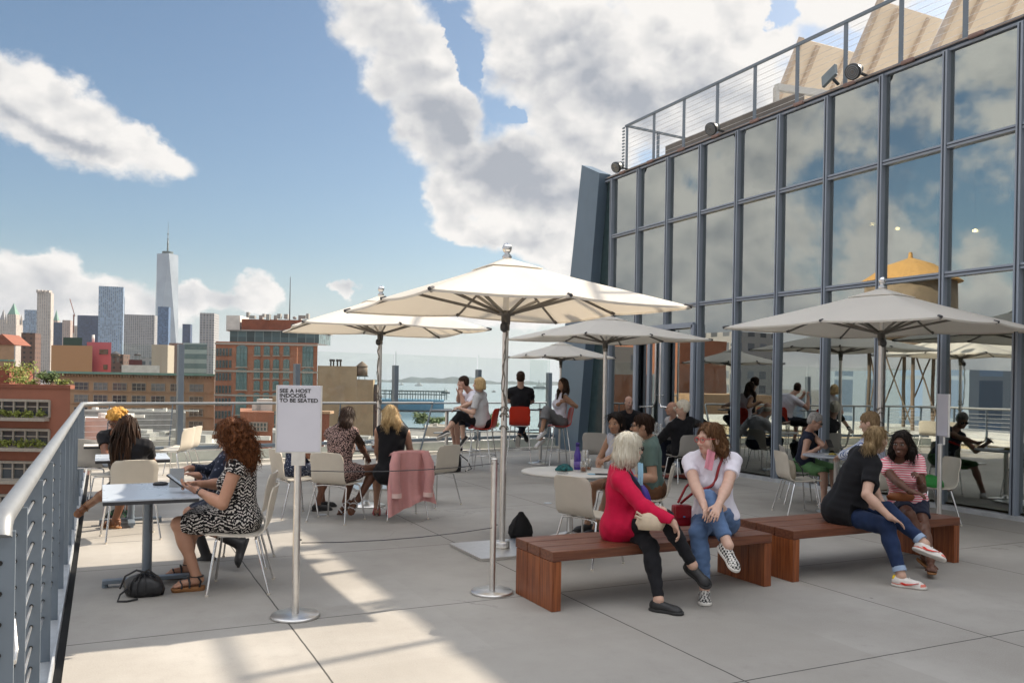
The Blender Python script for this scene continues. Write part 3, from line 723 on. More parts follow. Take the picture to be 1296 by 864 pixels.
# far railing: handrail, thin posts and slanting stays, glass windscreen on tall posts behind it
fr = thing('far_railing', 'thin steel handrail with cables along the far terrace edge', 'railing')
x0, _ = on_far(111); x1, _ = on_far(549)
b = MB(); b.tube([(x0 - .1, far_y(x0 - .1) + .05, RZ + .005), (x1, far_y(x1) + .05, RZ + .005)], .026, 10); b.build('handrail', mat('handrail_metal', (1, 1, 1)), fr)
for px in (139, 219, 296, 432, 549):
    x, _ = on_far(px); b = MB()
    if px == 549: b.bar((x, far_y(x) + .05, RZ), (x - .28, far_y(x) + .05, .05), .06, .02)
    else: b.bar((x, far_y(x) + .05, RZ), (x - .05, far_y(x) + .12, .28), .05, .02)
    b.build('post', M_steelp, fr)
for q in range(8):
    z = .36 + q * .095; b = MB(); b.tube([(x0 - .1, far_y(x0) + .05, z), (on_far(219)[0], far_y(on_far(219)[0]) + .05, z)], .0035, 5); b.build('cable', M_cable, fr)
fr2 = thing('river_railing', 'thin dark handrail behind the red bar stools', 'railing')
x2 = FX - .5
b = MB(); b.tube([(x1 + .05, far_y(x1) + .1, RZ), (x2, far_y(x2) + .1, RZ)], .02, 8); b.build('handrail', M_steelp, fr2)
b = MB(); b.tube([(x1 + .05, far_y(x1) + .1, .46), (x2, far_y(x2) + .1, .46)], .016, 8); b.build('mid_rail', M_steelp, fr2)
for x in (x1 + .9, x1 + 2.3, x2 - .2):
    b = MB(); b.bar((x, far_y(x) + .1, RZ), (x, far_y(x) + .1, .2), .03, .015); b.build('post', M_steelp, fr2)
M_ws = bpy.data.materials.new('windscreen_glass'); M_ws.use_nodes = True; nt = M_ws.node_tree; h = G(nt); nt.nodes.clear()
tr = h.n('ShaderNodeBsdfTransparent'); tr.inputs[0].default_value = (.955, .975, .965, 1)
gl = h.n('ShaderNodeBsdfGlossy'); gl.inputs['Roughness'].default_value = .02; gl.inputs[0].default_value = (.9, .95, .95, 1)
lw = h.n('ShaderNodeLayerWeight'); lw.inputs[0].default_value = .18
ms = h.n('ShaderNodeMixShader'); h.put(ms.inputs[0], h.ramp(lw.outputs[0], 0, 1, .02, .55, False)); nt.links.new(tr.outputs[0], ms.inputs[1]); nt.links.new(gl.outputs[0], ms.inputs[2])
ou = h.n('ShaderNodeOutputMaterial'); nt.links.new(ms.outputs[0], ou.inputs[0])
ws = thing('glass_windscreen', 'tall clear glass windscreen panels on grey posts along the far edge', 'windscreen')
wx_ = [on_far(p)[0] for p in (229, 378, 504, 610, 700)]
for k, x in enumerate(wx_):
    b = MB(); top = (2.2, 1.9, 1.93, 1.89, 1.86)[k]
    b.box((x, far_y(x) + .22, top / 2 + .1), (.10, .12, top - .2), 0.21, bev=.004); b.build('post', M_steelp, ws)
    if k: b = MB(); b.box((x, far_y(x) + .22, 2.05), (.016, .03, .36), 0.21); b.build('fin', M_ws, ws)
xs = [.25] + wx_ + [FX - .9]
for a_, b_ in zip(xs[:-1], xs[1:]):
    zt = 2.17; p = MB(); p.bar((a_ + .03, far_y(a_) + .26, .30 + (zt - .30) / 2), (b_ - .03, far_y(b_) + .26, .30 + (zt - .30) / 2), .012, zt - .30); p.build('pane', M_ws, ws)

# ------------------------------------------------------------------ glass facade
BL = thing('glass_building', 'museum wing with a tall reflecting glass facade in blue grey mullions', 'building')
M_mul = mat('mullion_metal', srgb(150, 160, 174), .40, metal=.1, var=.05, scale=2)
M_muldk = mat('mullion_groove', srgb(42, 50, 62), .5)
M_fg = bpy.data.materials.new('facade_glass'); M_fg.use_nodes = True; nt = M_fg.node_tree; h = G(nt); nt.nodes.clear()
tr = h.n('ShaderNodeBsdfTransparent'); tr.inputs[0].default_value = (.50, .56, .53, 1)
gl = h.n('ShaderNodeBsdfGlossy'); gl.inputs['Roughness'].default_value = .0; gl.inputs[0].default_value = (.83, .86, .82, 1)
bn = h.n('ShaderNodeBump'); bn.inputs['Strength'].default_value = .012; bn.inputs['Distance'].default_value = .05
co = h.n('ShaderNodeTexCoord').outputs['Object']; h.put(bn.inputs['Height'], h.noise(co, .9, 2, .5)[0]); nt.links.new(bn.outputs[0], gl.inputs['Normal'])
lw = h.n('ShaderNodeLayerWeight'); lw.inputs[0].default_value = .35
ms = h.n('ShaderNodeMixShader'); h.put(ms.inputs[0], h.ramp(lw.outputs[0], 0, 1, .48, .95, False)); nt.links.new(tr.outputs[0], ms.inputs[1]); nt.links.new(gl.outputs[0], ms.inputs[2])
ou = h.n('ShaderNodeOutputMaterial'); nt.links.new(ms.outputs[0], ou.inputs[0])
MY = [16.05 - 1.0435 * k for k in range(0, 22)]
Z1, Z2, Z3, ZT = .06, 3.18, 4.93, 6.24
for k, y in enumerate(MY):
    b = MB(); b.box((FX + .005, y, ZT / 2), (.13, .075, ZT), bev=.003)
    m_ = b.build('mullion', M_mul, BL)
    b = MB(); b.box((FX - .063, y, ZT / 2), (.006, .016, ZT - .04)); b.build('groove', M_muldk, m_)
def transom(z, y0, y1, hh=.075):
    b = MB(); b.box((FX + .012, (y0 + y1) / 2, z), (.11, abs(y1 - y0), hh)); o = b.build('transom', M_mul, BL)
    b = MB(); b.box((FX - .047, (y0 + y1) / 2, z), (.006, abs(y1 - y0), .014)); b.build('groove', M_muldk, o)
for a_, b_ in zip(MY[:-1], MY[1:]):
    for z in (Z2, Z3): transom(z, a_ - .04, b_ + .04)
    for (z0, z1) in ((Z1, Z2), (Z2, Z3), (Z3, ZT)):
        p = MB(); p.box((FX + .03, (a_ + b_) / 2, (z0 + z1) / 2), (.016, abs(a_ - b_) - .07, z1 - z0 - .07)); p.build('pane', M_fg, BL)
b = MB(); b.box((FX + .012, 5, .03), (.16, 24, .06)); b.build('sill', M_galv, BL)
for k, z in enumerate((ZT + .0, ZT + .036, ZT + .072)):
    b = MB(); b.box((FX + .06 + .02 * (k % 2), 5.2, z), (.16 + .03 * (k % 2), 23.2, .034)); b.build('eaves_trim', (M_mul, M_muldk, M_steelp)[k], BL)
b = MB(); b.tube([(FX - .05, y, ZT + .05) for y in (-5, 0, 6, 12, 16.2)], .014, 8); b.build('conduit', mat('conduit', srgb(150, 140, 136), .5), BL)
for k in range(12):
    b = MB(); b.box((FX - .05, 15.6 - 1.0435 * k * 1.0, ZT + .05), (.05, .22, .06), bev=.02); b.build('junction_box', mat('junction_box', srgb(140, 116, 110), .6), BL)
# roof, back and end walls, first floor and interior
M_int = mat('interior_wall', (.30, .29, .26), .8, var=.05); M_intf = mat('interior_floor', (.16, .13, .10), .4)
b = MB(); b.box((FX + 7.64, 4.5, ZT - .01), (15, 24.0, .16)); b.build('roof', M_grey, BL)
b = MB(); b.box((FX + 9, 4.5, 3), (.2, 24, 6.2)); b.build('back_wall', M_int, BL)
b = MB(); b.box((FX + 7.6, 16.45, 0), (15, .2, 12.5)); b.box((FX + 7.6, -7.4, 0), (15, .2, 12.5)); b.build('end_wall', M_int, BL)
b = MB(); b.box((FX + 7.6, 4.5, -.1), (15, 23.6, .2)); b.build('floor', M_intf, BL)
b = MB(); b.box((FX + 4.9, 4.5, 5.2), (8, 23.6, .1)); b.build('ceiling', M_int, BL)
M_lamp = bpy.data.materials.new('warm_lamp'); M_lamp.use_nodes = True
e = M_lamp.node_tree.nodes['Principled BSDF']; e.inputs['Emission Color'].default_value = (1, .62, .28, 1); e.inputs['Emission Strength'].default_value = 14; e.inputs['Base Color'].default_value = (.8, .6, .4, 1)
for k, (x, y, z) in enumerate(((11.9, 10.3, 4.45), (12.4, 10.2, 4.4), (12.2, 8.6, 4.1), (12.4, 7.4, 4.15))):
    l = thing('ceiling_spot', 'small warm lit ceiling spot seen through the facade glass', 'lamp', (x, y, z), 0, 'lit spots inside the glass facade')
    b = MB(); b.lathe([(.012, -.02), (.032, -.015), (.036, .015), (.015, .03)], n=12); b.build('bulb', M_lamp, l)
    b = MB(); b.tube([(0, 0, .06), (0, 0, 5.15 - z)], .008, 6); b.build('stem', M_dark, l)
# end pillar: slanting folded steel plate
t = thing('end_pillar', 'slanting blue grey steel fin closing the far end of the facade', 'pillar')
b = MB(); b.prism([(16.35, 6.42), (17.15, 6.78), (18.35, -.02), (17.15, -.02)], 'x', FX - .18, FX + .12); b.build('fin', mat('pillar_steel', srgb(104, 122, 138), .45, metal=.25, var=.06, scale=1.2), t)
b = MB(); b.prism([(16.14, 6.30), (16.33, 6.40), (17.10, .0), (16.14, .0)], 'x', FX + .05, FX + .15); b.build('infill', mat('infill_dark', (.035, .06, .065), .15), t)
b = MB(); b.bar((FX - .02, 16.40, 6.3), (FX - .02, 17.2, 0), .06, .08, (1, 0, 0)); b.build('rib', M_mul, t)
# double doors
t = thing('double_door', 'tall glazed double doors with long chrome pull handles', 'door', (FX, 14.43, 0))
dy0, dy1, dz = 14.91 - 14.43, 12.98 - 14.43, 2.78
b = MB()
for y in (dy0, -.02, dy1): b.box((-.08, y, dz / 2), (.07, .09, dz))
b.box((-.08, (dy0 + dy1) / 2, dz), (.07, dy0 - dy1, .10)); b.box((-.08, (dy0 + dy1) / 2, .05), (.07, dy0 - dy1, .10)); b.build('frame', M_mul, t)
mid = -.48
b = MB(); b.box((-.09, mid, dz / 2), (.06, .16, dz)); b.build('leaf_stile', M_mul, t)
for s in (.10, -.10):
    b = MB(); yb = mid + s * .8
    b.tube([(-.20, yb, 2.72), (-.20, yb, 1.28), (-.20, yb + s * .5, 1.17), (-.20, mid + s * 6.2, 1.15), (-.14, mid + s * 6.4, 1.15)], .020, 10)
    for z in (2.6, 1.4): b.tube([(-.2, yb, z), (-.1, yb, z)], .012, 8)
    b.build('handle', M_chrome, t)
# roof railing
t = thing('roof_railing', 'cable railing with grey posts along the roof edge', 'railing')
RXX = FX + .12; rys = [15.70 - 1.021 * k for k in range(20)]
for y in rys:
    b = MB(); b.box((RXX, y, ZT + .6), (.02, .075, 1.05), bev=.003); b.build('post', M_steelp, t)
b = MB(); b.bar((RXX, rys[0] + .06, ZT + 1.13), (RXX, rys[-1], ZT + 1.13), .05, .045); b.build('handrail', M_steelp, t)
for q in range(9):
    b = MB(); b.tube([(RXX, rys[0], ZT + .22 + q * .098), (RXX, rys[-1], ZT + .22 + q * .098)], .0035, 5); b.build('cable', M_cable, t)
b = MB(); b.bar((RXX + .03, rys[0] + .02, ZT + 1.13), (RXX + 3.5, rys[0] + .3, ZT + 1.13), .05, .045); b.bar((RXX + .9, rys[0] + .08, ZT + .1), (RXX + .9, rys[0] + .08, ZT + 1.1), .05, .05); b.build('return_rail', M_steelp, t)
b = MB()
for k in range(14): b.lathe([(.02, -.03), (.02, .03)], (RXX, rys[0] + .14, ZT + .2 + k * .07), 8, False, Matrix.Rotation(R(90), 4, 'X'))
b.build('turnbuckle', M_steelp, t)
# skylight monitors on the roof
M_sky = bpy.data.materials.new('skylight_panel'); M_sky.use_nodes = True; nt = M_sky.node_tree; h = G(nt); pb = nt.nodes['Principled BSDF']
co = h.n('ShaderNodeTexCoord').outputs['Object']; c = h.mix(h.noise(co, 1.5, 4)[0], (.72, .67, .60), (.80, .75, .68)); h.put(pb.inputs['Base Color'], c); pb.inputs['Roughness'].default_value = .6
tl = h.n('ShaderNodeBsdfTranslucent'); h.put(tl.inputs[0], c); ms = h.n('ShaderNodeMixShader'); ms.inputs[0].default_value = .5
nt.links.new(pb.outputs[0], ms.inputs[1]); nt.links.new(tl.outputs[0], ms.inputs[2]); nt.links.new(ms.outputs[0], nt.nodes['Material Output'].inputs[0])
M_rib = mat('skylight_rib', srgb(206, 192, 178), .6)
SKL = ['first sloping cream skylight from the left on the roof', 'second sloping cream skylight from the left on the roof', 'third cream skylight from the left, cut by the frame top',
       'cream roof skylight nearest the right edge of the photo']
for k in range(4):
    yt = 14.95 - 2.26 * k
    t = thing('skylight', SKL[k], 'skylight', (14.9, yt, 0), 0, 'sawtooth skylights on the roof')
    b = MB(); b.prism([(0, 9.9), (.06, 9.94), (2.32, 6.30), (2.2, 6.30)], 'x', 0, 1.9); b.build('panel', M_sky, t)
    b = MB(); b.prism([(-.02, 9.92), (.07, 9.97), (2.40, 6.30), (2.14, 6.30)], 'x', -.10, -.003); b.build('gable', M_rib, t)
    for x0, x1 in ((.36, .46), (1.34, 1.40)):
        b = MB(); b.prism([(-.07, 9.80), (-.005, 9.83), (2.18, 6.32), (2.08, 6.32)], 'x', x0, x1); b.build('rib', M_rib, t)
    b = MB(); b.box((.95, 1.6, 6.5), (1.8, 1.5, .5)); b.build('curb', M_white, t)
t = thing('roof_beam', 'grey steel beam lying along the roof behind the railing', 'beam', (FX + .6, 12.6, ZT + .1))
b = MB(); b.bar((0, 2.2, .30), (0, -1.6, .30), .18, .22); b.build('beam', mat('beam_grey', srgb(118, 112, 106), .6), t)
b = MB(); b.bar((.1, -.9, .75), (2.4, -.9, .9), .10, .12); b.bar((.1, -.9, .1), (.1, -.9, .75), .08, .08); b.build('bracket', M_white, t)
# floodlights clamped to the eaves
FL = [(9.04, 'black ribbed floodlight on the eaves nearest the right edge'), (12.28, 'black floodlight on the eaves near the middle of the facade'), (15.45, 'black floodlight at the far left end of the eaves')]
M_fl = mat('floodlight_black', (.05, .055, .06), .4, metal=.3)
for y, lb in FL:
    t = thing('floodlight', lb, 'floodlight', (FX - .06, y, ZT + .11), 0, 'floodlights along the eaves'); t.scale = (.8, .8, .8)
    Mx = Matrix.Rotation(R(-118), 4, 'Y') @ Matrix.Rotation(R(14), 4, 'X')
    b = MB(); b.lathe([(.06, -.14), (.085, -.1), (.085, -.03), (.1, 0), (.13, .05), (.15, .13), (.15, .17)], (-.22, 0, .03), 20, True, Mx); b.build('housing', M_fl, t)
    b = MB(); b.lathe([(.13, .171), (.13, .18)], (-.22, 0, .03), 20, False, Mx)
    b.build('lens', mat('lamp_lens', (.10, .10, .11), .18, spec=.8), t)
    b = MB()
    for r_q in (.045, .08, .115): b.tube([Mx @ Vector((r_q * math.cos(a), r_q * math.sin(a), .183)) + Vector((-.22, 0, .03)) for a in [2 * math.pi * q / 20 for q in range(20)]], .007, 6, closed=True)
    b.build('grille', M_steelp, t)
    b = MB()
    for k in range(6): b.lathe([(.092, -.10 + k * .017), (.092, -.094 + k * .017)], (-.22, 0, .03), 20, False, Mx)
    b.build('fin', M_steelp, t)
    b = MB(); b.bar((.05, 0, -.03), (-.2, 0, 0), .05, .03); b.build('bracket', M_fl, t)
t = thing('flat_floodlight', 'flat grey square floodlight plate clamped to the roof railing', 'floodlight', (FX - .05, 9.66, ZT + .26))
b = MB(); b.box((-.08, 0, 0), (.05, .30, .24), M=Matrix.Rotation(R(-25), 4, 'X') @ Matrix.Rotation(R(20), 4, 'Y'), bev=.01); b.build('plate', mat('plate_grey', srgb(120, 130, 134), .5), t)
b = MB(); b.bar((-.06, 0, 0), (.12, 0, -.1), .04, .03); b.build('bracket', M_fl, t)
# lower roof to the left of the railing
t = thing('lower_terrace', 'white lower roof glimpsed through the left railing', 'roof', (-5.2, 6, -4.2))
b = MB(); b.box((0, 0, 0), (9.2, 26, .3)); b.build('deck', M_white, t)
b = MB(); b.box((-4.5, 0, .5), (.3, 26, .9)); b.build('parapet', M_white, t)
b = MB(); b.box((4.45, 0, 1.8), (.25, 26, 3.7)); b.build('wall', M_steelp, t)
b = MB()
for k in range(6): b.box((-1.5 + (k % 2) * 2, -9 + k * 3.5, .5), (1.2, 1.6, .8))
b.build('roof_plant', M_grey, t)
# ================================================================== furniture
def rzyaw(th): return -(YAW + R(th))
def pos(px, d): p = at(px, 500, d); return Vector((p.x, p.y, 0))
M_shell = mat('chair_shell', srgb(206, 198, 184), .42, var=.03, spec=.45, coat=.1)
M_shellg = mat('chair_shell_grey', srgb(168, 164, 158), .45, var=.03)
M_shellr = mat('stool_shell_red', srgb(196, 44, 14), .4, var=.05)
def shell_mb(h0=0.0, top=.80, w0=.205, w1=.215):
    prof = [(.235, .425), (.225, .437), (.19, .444), (.12, .440), (.04, .434), (-.04, .432), (-.11, .436), (-.16, .450), (-.195, .480), (-.215, .525), (-.228, .58), (-.240, .64), (-.252, .70), (-.262, .75), (-.270, .785), (-.274, top)]
    n = len(prof); m = 15; P = []
    for i, (y, z) in enumerate(prof):
        s = i / (n - 1); hw = w0 + (w1 - w0) * math.sin(math.pi * min(1, s * 1.25)) if s < .8 else w1 - (s - .8) * .1
        e = 1.0
        if i < 3: e = (.84, .93, .985)[i]
        if i > n - 4: e = (.985, .95, .86)[i - (n - 3)]
        row = []
        for j in range(m):
            u = -1 + 2 * j / (m - 1); x = u * hw * e; c = abs(u) ** 3
            seat = max(0, 1 - s / .45); back = max(0, (s - .45) / .55)
            row.append(Vector((x, y + c * .03 * min(1, back * 2), z + c * .018 * seat + h0 - (c * .012 if i > n - 3 else 0))))
        P.append(row)
    N = []
    for i in range(n):
        r_ = []
        for j in range(m):
            a = P[min(i + 1, n - 1)][j] - P[max(i - 1, 0)][j]; b_ = P[i][min(j + 1, m - 1)] - P[i][max(j - 1, 0)]
            r_.append(b_.cross(a).normalized() * -1)
        N.append(r_)
    if N[4][7].z < 0: N = [[-q for q in r_] for r_ in N]
    b = MB(); b.slab(P, N, .011); return b
def make_chair(label, m, group='white shell chairs on the terrace'):
    t = thing('shell_chair', label, 'chair', (0, 0, 0), 0, group)
    shell_mb().build('seat_shell', m, t)
    b = MB()
    for y in (.15, -.13): b.tube([(-.19, y, .405), (-.1, y, .415), (.1, y, .415), (.19, y, .405)], .0095, 8)
    for x in (-.1, .1): b.tube([(x, .15, .415), (x, -.13, .415)], .008, 8)
    b.build('under_frame', M_chrome, t)
    for sx in (-1, 1):
        for (y, yf) in ((.15, .205), (-.13, -.235)):
            b = MB(); b.tube([(sx * .185, y, .405), (sx * .20, y * 1.03, .392), (sx * .245, yf, .012), ], .0095, 8); l = b.build('leg', M_chrome, t)
            b = MB(); b.lathe([(.013, 0), (.013, .014)], (sx * .246, yf, 0), 8, False); b.build('foot', M_shell, l)
    return t
CH0 = make_chair('cream shell chair under the woman in the zigzag dress', M_shell)
CH0.location = (.97, 6.70, 0); CH0.rotation_euler = (0, 0, rzyaw(258))
GC = 'white shell chairs on the terrace'
def chair(p, th, label): return dup(CH0, (p[0], p[1], 0), rzyaw(th), label, GC)
chair((1.12, 7.60), 262, 'cream shell chair mostly hidden behind the woman in the zigzag dress')
chair((.27, 9.17), -32, 'cream shell chair whose back faces us under the woman with braids')
chair(pos(150, 10.05), 190, 'cream shell chair under the man with orange curls')
chair(pos(222, 13.4), 275, 'empty white shell chair in side view by the far kerb, nearer of two')
chair(pos(232, 13.9), 272, 'empty white shell chair in side view by the far kerb, just behind another')
chair((2.43, 9.48), 20, 'cream shell chair under the woman in the leopard print top')
chair((2.05, 10.0), 55, 'cream shell chair partly hidden behind the sign board')
chair((3.20, 9.45), -25, 'cream shell chair with a pink jacket over its back')
chair((3.92, 10.25), -52, 'empty cream shell chair right of the pink jacket')
chair((3.97, 6.50), 45, 'empty cream shell chair just behind the first bench')
chair(pos(822, 8.75), 282, 'cream shell chair under the man in the green tee')
chair(pos(788, 9.45), 215, 'cream shell chair under the woman with the pale scarf')
chair(pos(797, 16.9), 190, 'cream shell chair under the man in black facing the camera')
chair(pos(850, 15.1), 250, 'cream shell chair under the bald person beside the white haired man')
chair(pos(1012, 10.75), 85, 'empty cream shell chair with a canvas bag on its seat')
chair(pos(1105, 9.9), -38, 'cream shell chair under the man in the striped blue shirt')
chair(pos(1181, 10.2), 268, 'cream shell chair with a green jacket left on its seat')
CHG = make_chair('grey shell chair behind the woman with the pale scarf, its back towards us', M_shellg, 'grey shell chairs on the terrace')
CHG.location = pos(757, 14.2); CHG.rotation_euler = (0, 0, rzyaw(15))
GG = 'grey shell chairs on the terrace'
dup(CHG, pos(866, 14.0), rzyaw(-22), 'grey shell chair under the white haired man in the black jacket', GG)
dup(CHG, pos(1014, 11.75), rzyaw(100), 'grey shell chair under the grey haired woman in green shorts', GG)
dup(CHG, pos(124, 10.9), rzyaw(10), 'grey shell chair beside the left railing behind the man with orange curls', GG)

# red bar stools
def make_stool(label):
    t = thing('bar_stool', label, 'bar stool', (0, 0, 0), 0, 'red bar stools at the high tables')
    shell_mb(.345, .80, .195, .205).build('seat_shell', M_shellr, t)
    b = MB()
    for y in (.13, -.12): b.tube([(-.16, y, .76), (.16, y, .76)], .010, 8)
    b.build('under_frame', M_chrome, t)
    for sx in (-1, 1):
        for (y, yf) in ((.13, .22), (-.12, -.23)):
            b = MB(); b.tube([(sx * .16, y, .76), (sx * .175, y, .74), (sx * .24, yf, 0)], .0105, 8); b.build('leg', M_chrome, t)
    q = [(s * .215, y, .30) for (s, y) in ((-1, .19), (1, .19), (1, -.195), (-1, -.195))]
    b = MB(); b.tube(q, .008, 8, closed=True); b.build('footrest', M_chrome, t)
    return t
ST0 = make_stool('red bar stool under the blonde woman at the left high table'); ST0.location = pos(612, 15.0); ST0.rotation_euler = (0, 0, rzyaw(283))
dup(ST0, pos(592, 16.0), rzyaw(245), 'red bar stool hidden behind the man resting his chin on his hands')
dup(ST0, pos(658, 16.5), rzyaw(0), 'red bar stool whose back faces us under the man in black')
dup(ST0, pos(708, 16.3), rzyaw(262), 'red bar stool by the pillar under the woman with long hair')

# tables
M_top = mat('table_top_grey', srgb(176, 184, 194), .28, var=.03, spec=.6); M_topw = mat('table_top_white', srgb(222, 220, 214), .35, var=.02)
M_topd = mat('table_top_dark', srgb(104, 104, 106), .3, var=.05); M_edge = mat('table_edge', (.03, .03, .035), .5)
def sq_table(label, loc, sx, sy, z=.74, group='square pedestal tables', top=None):
    t = thing('pedestal_table', label, 'table', (loc[0], loc[1], 0), 0, group)
    b = MB(); b.box((0, 0, z - .006), (sx, sy, .012), bev=.003); b.build('table_top', top or M_top, t)
    b = MB(); b.box((0, 0, z - .024), (sx - .006, sy - .006, .024)); b.build('edge_band', M_edge, t)
    b = MB(); b.tube([(0, .1, z - .03), (0, .1, .06)], .036, 16); b.build('pole', M_steelp, t)
    b = MB(); b.box((0, .1, .045), (.62, .07, .03), bev=.004); b.box((0, .1, .04), (.07, .60, .028), bev=.004)
    for (x, y) in ((-.29, .1), (.29, .1), (0, .38), (0, -.18)): b.lathe([(.022, 0), (.022, .03)], (x, y, 0), 8, False)
    b.build('base', M_steelp, t); return t
sq_table('grey pedestal table with a white card holder at lower left', (.33, 6.98), .64, .98)
sq_table('grey pedestal table between the woman with braids and man with orange curls', (.30, 9.95), .72, .72)
sq_table('white topped table close to the far left railing corner', (.15, 11.9), .7, .7, top=M_topw)
def rd_table(label, p, r, z, m, d, base='tripod', group='round pedestal tables'):
    t = thing('round_table', label, 'table', (p[0], p[1], 0), 0, group)
    b = MB(); b.lathe([(r - .012, z - .022), (r, z - .012), (r, z - .004), (r - .006, z)], n=56); b.build('table_top', m, t)
    b = MB(); b.tube([(0, 0, z - .02), (0, 0, .08)], .032, 16); b.build('pole', M_steel if d else M_chrome, t)
    b = MB()
    if base == 'tripod':
        for k in range(4): a = k * math.pi / 2 + .4; b.tube([(0, 0, .10), (math.cos(a) * .12, math.sin(a) * .12, .07), (math.cos(a) * .30, math.sin(a) * .30, .02)], [.035, .028, .016], 10)
    else: b.lathe([(.24, 0), (.24, .012), (.05, .03), (.035, .06)], n=32)
    b.build('base', M_steel, t); return t
P_T5 = pos(724, 8.45); rd_table('white round table with a purple bottle behind the first bench', P_T5, .50, .73, M_topw, 0)
P_T4 = pos(466, 10.75); rd_table('dark round table between the leopard print woman and the blonde', P_T4, .38, .74, M_topd, 1, 'disc')
P_T6 = pos(829, 15.0); rd_table('round table set with glasses before the white haired man', P_T6, .42, .74, M_topw, 1, 'disc')
P_T7 = pos(1060, 10.9); rd_table('grey round table between grey haired woman and striped shirt man', P_T7, .42, .74, M_top, 1, 'disc')
P_H1 = pos(566, 15.5); P_H2 = pos(685, 16.75)
for p, lb in ((P_H1, 'high bar table of the couple on the left red stools'), (P_H2, 'high bar table between man in black and long haired woman')):
    rd_table(lb, p, .32, 1.08, M_topd, 1, 'disc', 'high bar tables')

# benches of red brown hardwood
def wood(h, co, c):
    st = h.noise(h.v('MULTIPLY', co, (1.0, 22.0, 22.0)), 2.2, 6, .62)[0]
    c = h.mix(h.ramp(st, .3, .72), srgb(92, 52, 38), srgb(130, 82, 58))
    return h.mix(h.m('MULTIPLY', h.ramp(h.noise(co, 3.0, 4)[0], .45, .7), .35), c, srgb(74, 40, 30))
def woodv(h, co, c):
    st = h.noise(h.v('MULTIPLY', co, (22.0, 22.0, 1.0)), 2.2, 6, .62)[0]
    c = h.mix(h.ramp(st, .3, .72), srgb(110, 56, 30), srgb(162, 94, 52))
    return h.mix(h.m('MULTIPLY', h.ramp(h.noise(co, 3.0, 4)[0], .45, .7), .3), c, srgb(84, 38, 22))
M_wtop = mat('bench_wood_top', (.2, .07, .04), .42, fn=wood, bump=.05, bscale=90); M_wleg = mat('bench_wood_side', (.2, .07, .04), .4, fn=woodv, bump=.05, bscale=90)
def bench(label, x0, x1, y0, y1, rz=0):
    z = .425; w = y1 - y0; L = x1 - x0
    t = thing('wooden_bench', label, 'bench', (x0, y0, 0), rz, 'hardwood benches')
    n = 3; pw = (w - .012 * (n - 1)) / n
    for k in range(n):
        b = MB(); b.box((L / 2, pw / 2 + k * (pw + .012), z - .035), (L, pw, .07), bev=.004); b.build('seat_plank', M_wtop, t)
    for x in (.037, L - .037):
        for k in range(n):
            b = MB(); b.box((x, pw / 2 + k * (pw + .004) + .004, (z - .072) / 2), (.074, pw, z - .074), bev=.003); b.build('side_panel', M_wleg, t)
    b = MB(); b.box((L / 2, w / 2, z - .09), (L - .16, .08, .035)); b.build('stretcher', M_wleg, t)
bench('hardwood bench under the woman in the pink cardigan', 2.87, 4.90, 5.17, 5.76)
bench('hardwood bench under the blonde in black and woman in striped tee', 5.16, 7.24, 5.20, 5.86)

# umbrellas
M_can = bpy.data.materials.new('canopy_cloth'); M_can.use_nodes = True; nt = M_can.node_tree; h = G(nt); pb = nt.nodes['Principled BSDF']
co = h.n('ShaderNodeTexCoord').outputs['Object']
c = h.mix(h.noise(co, 2.0, 5, .6)[0], srgb(232, 229, 223), srgb(243, 240, 234)); h.put(pb.inputs['Base Color'], c); pb.inputs['Roughness'].default_value = .9; pb.inputs['Specular IOR Level'].default_value = .1
bn = h.n('ShaderNodeBump'); bn.inputs['Strength'].default_value = .35; bn.inputs['Distance'].default_value = .02; h.put(bn.inputs['Height'], h.noise(h.v('MULTIPLY', co, (1, 1, .3)), 3.5, 4, .6)[0]); nt.links.new(bn.outputs[0], pb.inputs['Normal'])
tl = h.n('ShaderNodeBsdfTranslucent'); h.put(tl.inputs[0], h.mix(.5, c, (.88, .80, .68))); ms = h.n('ShaderNodeMixShader'); ms.inputs[0].default_value = .46
nt.links.new(pb.outputs[0], ms.inputs[1]); nt.links.new(tl.outputs[0], ms.inputs[2]); nt.links.new(ms.outputs[0], nt.nodes['Material Output'].inputs[0])
M_ribm = mat('umbrella_rib', srgb(120, 116, 110), .35, metal=.6)
